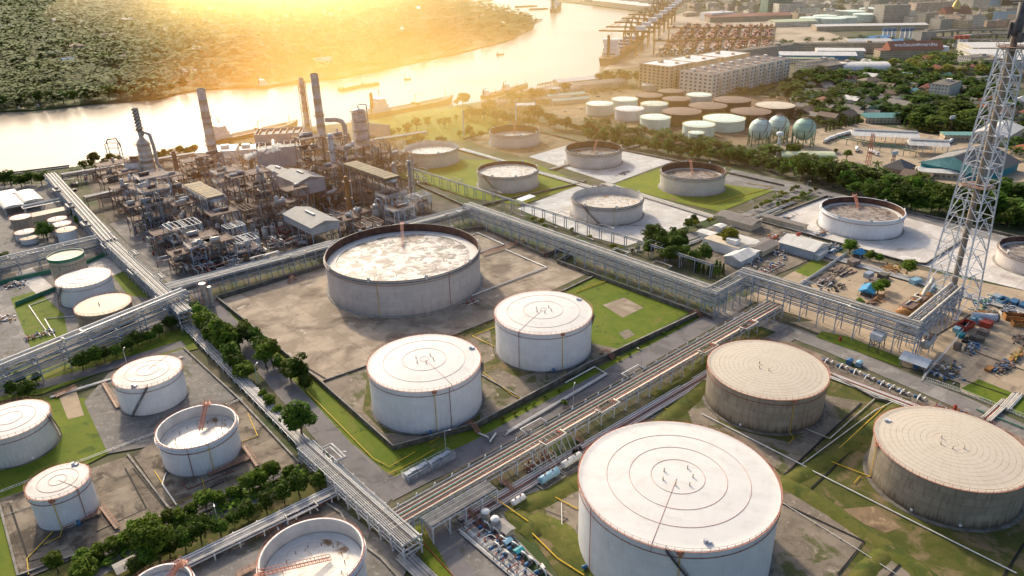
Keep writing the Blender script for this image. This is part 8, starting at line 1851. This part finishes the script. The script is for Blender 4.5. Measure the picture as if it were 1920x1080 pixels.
trees_px('deepF', [(x, y+3, s) for (x, y), s in zip([(8, 200), (40, 199), (75, 196), (100, 193), (120, 192), (140, 190), (160, 186), (185, 184), (205, 183), (226, 180), (250, 178), (272, 176), (290, 173), (320, 170), (345, 166)], [1.1, .9, 1.2, 1.0, 1.2, 1.1, 1.3, 1.0, 1.2, 1.1, .9, 1.1, 1.2, .9, 1.0])], 'dark tree leaning over the water along the left island shore', 'left island shore trees')
pad('clearing', 'brown', [(318, 146), (370, 135), (412, 143), (400, 158), (350, 160)], .3)
# low scrub that no one could count, on the near bank and in the yards
def scrub(label, px, n, r, m, seed):
    poly = [G(*p)[:2] for p in px]; xs = [p[0] for p in poly]; ys = [p[1] for p in poly]; out = []; q = 0; r0 = random.Random(seed)
    while q < n:
        x, y = r0.uniform(min(xs), max(xs)), r0.uniform(min(ys), max(ys))
        if inside((x, y), poly): out += crown_pts(x, y, r*r0.uniform(.5, 1.2), 12); q += 1
    tag(quad_mesh('undergrowth', out, m), label, 'undergrowth', None, 'stuff')
scrub('low green scrub along the river bank at the left', [(0, 334), (130, 318), (240, 300), (390, 284), (395, 292), (240, 310), (120, 328), (0, 345)], 260, 1.6, LM['deep'], 1)
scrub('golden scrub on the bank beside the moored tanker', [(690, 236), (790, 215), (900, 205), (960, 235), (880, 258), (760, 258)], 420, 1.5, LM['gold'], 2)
scrub('rough scrub under the tree belt', [(1085, 246), (1340, 296), (1500, 320), (1930, 440), (1930, 415), (1700, 360), (1480, 305), (1120, 245)], 500, 2.0, LM['deep'], 3)
scrub('low green hedge filling the lower left tree strip', [(140, 1072), (560, 878), (585, 890), (165, 1085)], 150, 1.2, LM['fresh'], 6)
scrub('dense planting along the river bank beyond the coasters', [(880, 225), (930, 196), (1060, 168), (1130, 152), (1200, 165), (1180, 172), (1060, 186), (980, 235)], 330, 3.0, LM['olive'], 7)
scrub('dark hedge under the trees of the tree lined road', [(368, 590), (452, 690), (470, 700), (440, 650), (390, 600)], 60, 1.1, LM['deep'], 8)
scrub('bright scrub between the grove and the depot wall', [(1690, 240), (1840, 236), (1836, 258), (1740, 252)], 200, 2.6, LM['gold'], 4)
scrub('scrub filling the gaps between the town houses', [(1470, 190), (1500, 150), (1660, 140), (1790, 160), (1900, 175), (1900, 215), (1700, 232), (1540, 226)], 500, 2.2, LM['fresh'], 5)
# drop tree patterns that were never planted
for L_ in TP.values():
    for o, used in L_:
        if not used:
            for ch in list(o.children): bpy.data.objects.remove(ch)
            bpy.data.objects.remove(o)
for L_ in (HT, BT):
    for o, nm, used in L_:
        if not used:
            for ch in list(o.children): bpy.data.objects.remove(ch)
            bpy.data.objects.remove(o)
# ------------------------------------------------------------------ light, haze, camera
SAZ, SEL = rad(25), rad(31)                       # the sun stands ahead, left of the view axis
sd = (-sin(SAZ)*cos(SEL), cos(SAZ)*cos(SEL), sin(SEL))
w = bpy.data.worlds.new('World'); sc.world = w; w.use_nodes = True; nt = w.node_tree
sky = nt.nodes.new('ShaderNodeTexSky'); sky.sky_type = 'NISHITA'; sky.sun_disc = False; sky.sun_elevation = SEL; sky.sun_rotation = -SAZ
sky.air_density = 1.0; sky.dust_density = 5; sky.ozone_density = 1.0; sky.altitude = 100
bg = nt.nodes['Background']; bg.inputs['Strength'].default_value = .19; nt.links.new(sky.outputs[0], bg.inputs[0])
sl = bpy.data.lights.new('sun', 'SUN'); sl.energy = 3.9; sl.angle = rad(3); sl.color = (1.0, .83, .59)
so = bpy.data.objects.new('sun', sl); col.objects.link(so)
import mathutils
so.rotation_euler = mathutils.Vector(sd).to_track_quat('Z', 'Y').to_euler()
def haze(label, az, d0, d1, wid, hgt, dens, c, g=.7, soft=2.0):
    m = bpy.data.materials.new('haze_air'); m.use_nodes = True; t = m.node_tree; t.nodes.clear(); N = t.nodes.new
    v = N('ShaderNodeVolumeScatter'); v.inputs['Color'].default_value = (*c, 1); v.inputs['Density'].default_value = dens; v.inputs['Anisotropy'].default_value = g
    o = N('ShaderNodeOutputMaterial'); t.links.new(v.outputs[0], o.inputs['Volume'])
    if soft:                                         # the haze thins out toward its edges
        tc = N('ShaderNodeTexCoord'); ln = N('ShaderNodeVectorMath'); ln.operation = 'DOT_PRODUCT'; t.links.new(tc.outputs['Object'], ln.inputs[0]); t.links.new(tc.outputs['Object'], ln.inputs[1])
        x = ln.outputs['Value']
        for op, k in (('SUBTRACT', None), ('MAXIMUM', 0.0), ('POWER', soft), ('MULTIPLY', dens)):
            n = N('ShaderNodeMath'); n.operation = op
            if k is None: n.inputs[0].default_value = 1.0; t.links.new(x, n.inputs[1])
            else: t.links.new(x, n.inputs[0]); n.inputs[1].default_value = k
            x = n.outputs[0]
        t.links.new(x, v.inputs['Density'])
    a = rad(az); q = (d0+d1)/2; ob = MB().sphere(0, 0, 0, 1, 48, 24).build('haze', m, None, (q*sin(a), q*cos(a), 0), -a)
    ob.scale = (wid, (d1-d0)/2, hgt); tag(ob, label, 'haze', None, 'stuff')
haze('faint warm haze far over the city and port', 14, 900, 6500, 2400, 260, .00018, (1.0, .84, .56), soft=0)
haze('broad golden haze over the river, the port and the middle of the island', -6, 380, 4600, 760, 380, .00045, (1.0, .63, .15))
haze('dazzling core of the golden haze over the far island', -15.5, 700, 4800, 420, 330, .0017, (1.0, .68, .17))
haze('low amber haze added to tint the refinery units and river bank', -10.5, 330, 1080, 240, 150, .0042, (1.0, .48, .13))  # scatter body added to tint the refinery orange
haze('thin haze added to warm the open tanks and the far tank park', 5, 260, 1150, 260, 130, .0016, (1.0, .60, .22))  # added for a golden cast on the far tanks, tint held in its colour
cam = bpy.data.cameras.new('camera'); co = bpy.data.objects.new('camera', cam); col.objects.link(co)
cam.sensor_width = 36; cam.lens = CF/1920*36; cam.clip_start = 1; cam.clip_end = 30000
co.matrix_world = mathutils.Matrix(((RT[0], UP[0], -FW[0], 0), (RT[1], UP[1], -FW[1], 0), (RT[2], UP[2], -FW[2], CH), (0, 0, 0, 1)))
sc.camera = co
sc.render.engine = 'CYCLES'
cy = sc.cycles; cy.max_bounces = 6; cy.diffuse_bounces = 3; cy.glossy_bounces = 3; cy.transmission_bounces = 2; cy.volume_bounces = 1; cy.transparent_max_bounces = 6; cy.use_denoising = True
try: cy.denoiser = 'OPENIMAGEDENOISE'
except Exception: pass
cy.volume_step_rate = 1.0; cy.volume_max_steps = 64; cy.caustics_reflective = False; cy.caustics_refractive = False; cy.sample_clamp_indirect = 4
sc.view_settings.view_transform = 'Standard'; sc.view_settings.look = 'None'; sc.view_settings.exposure = 0; sc.view_settings.gamma = 1
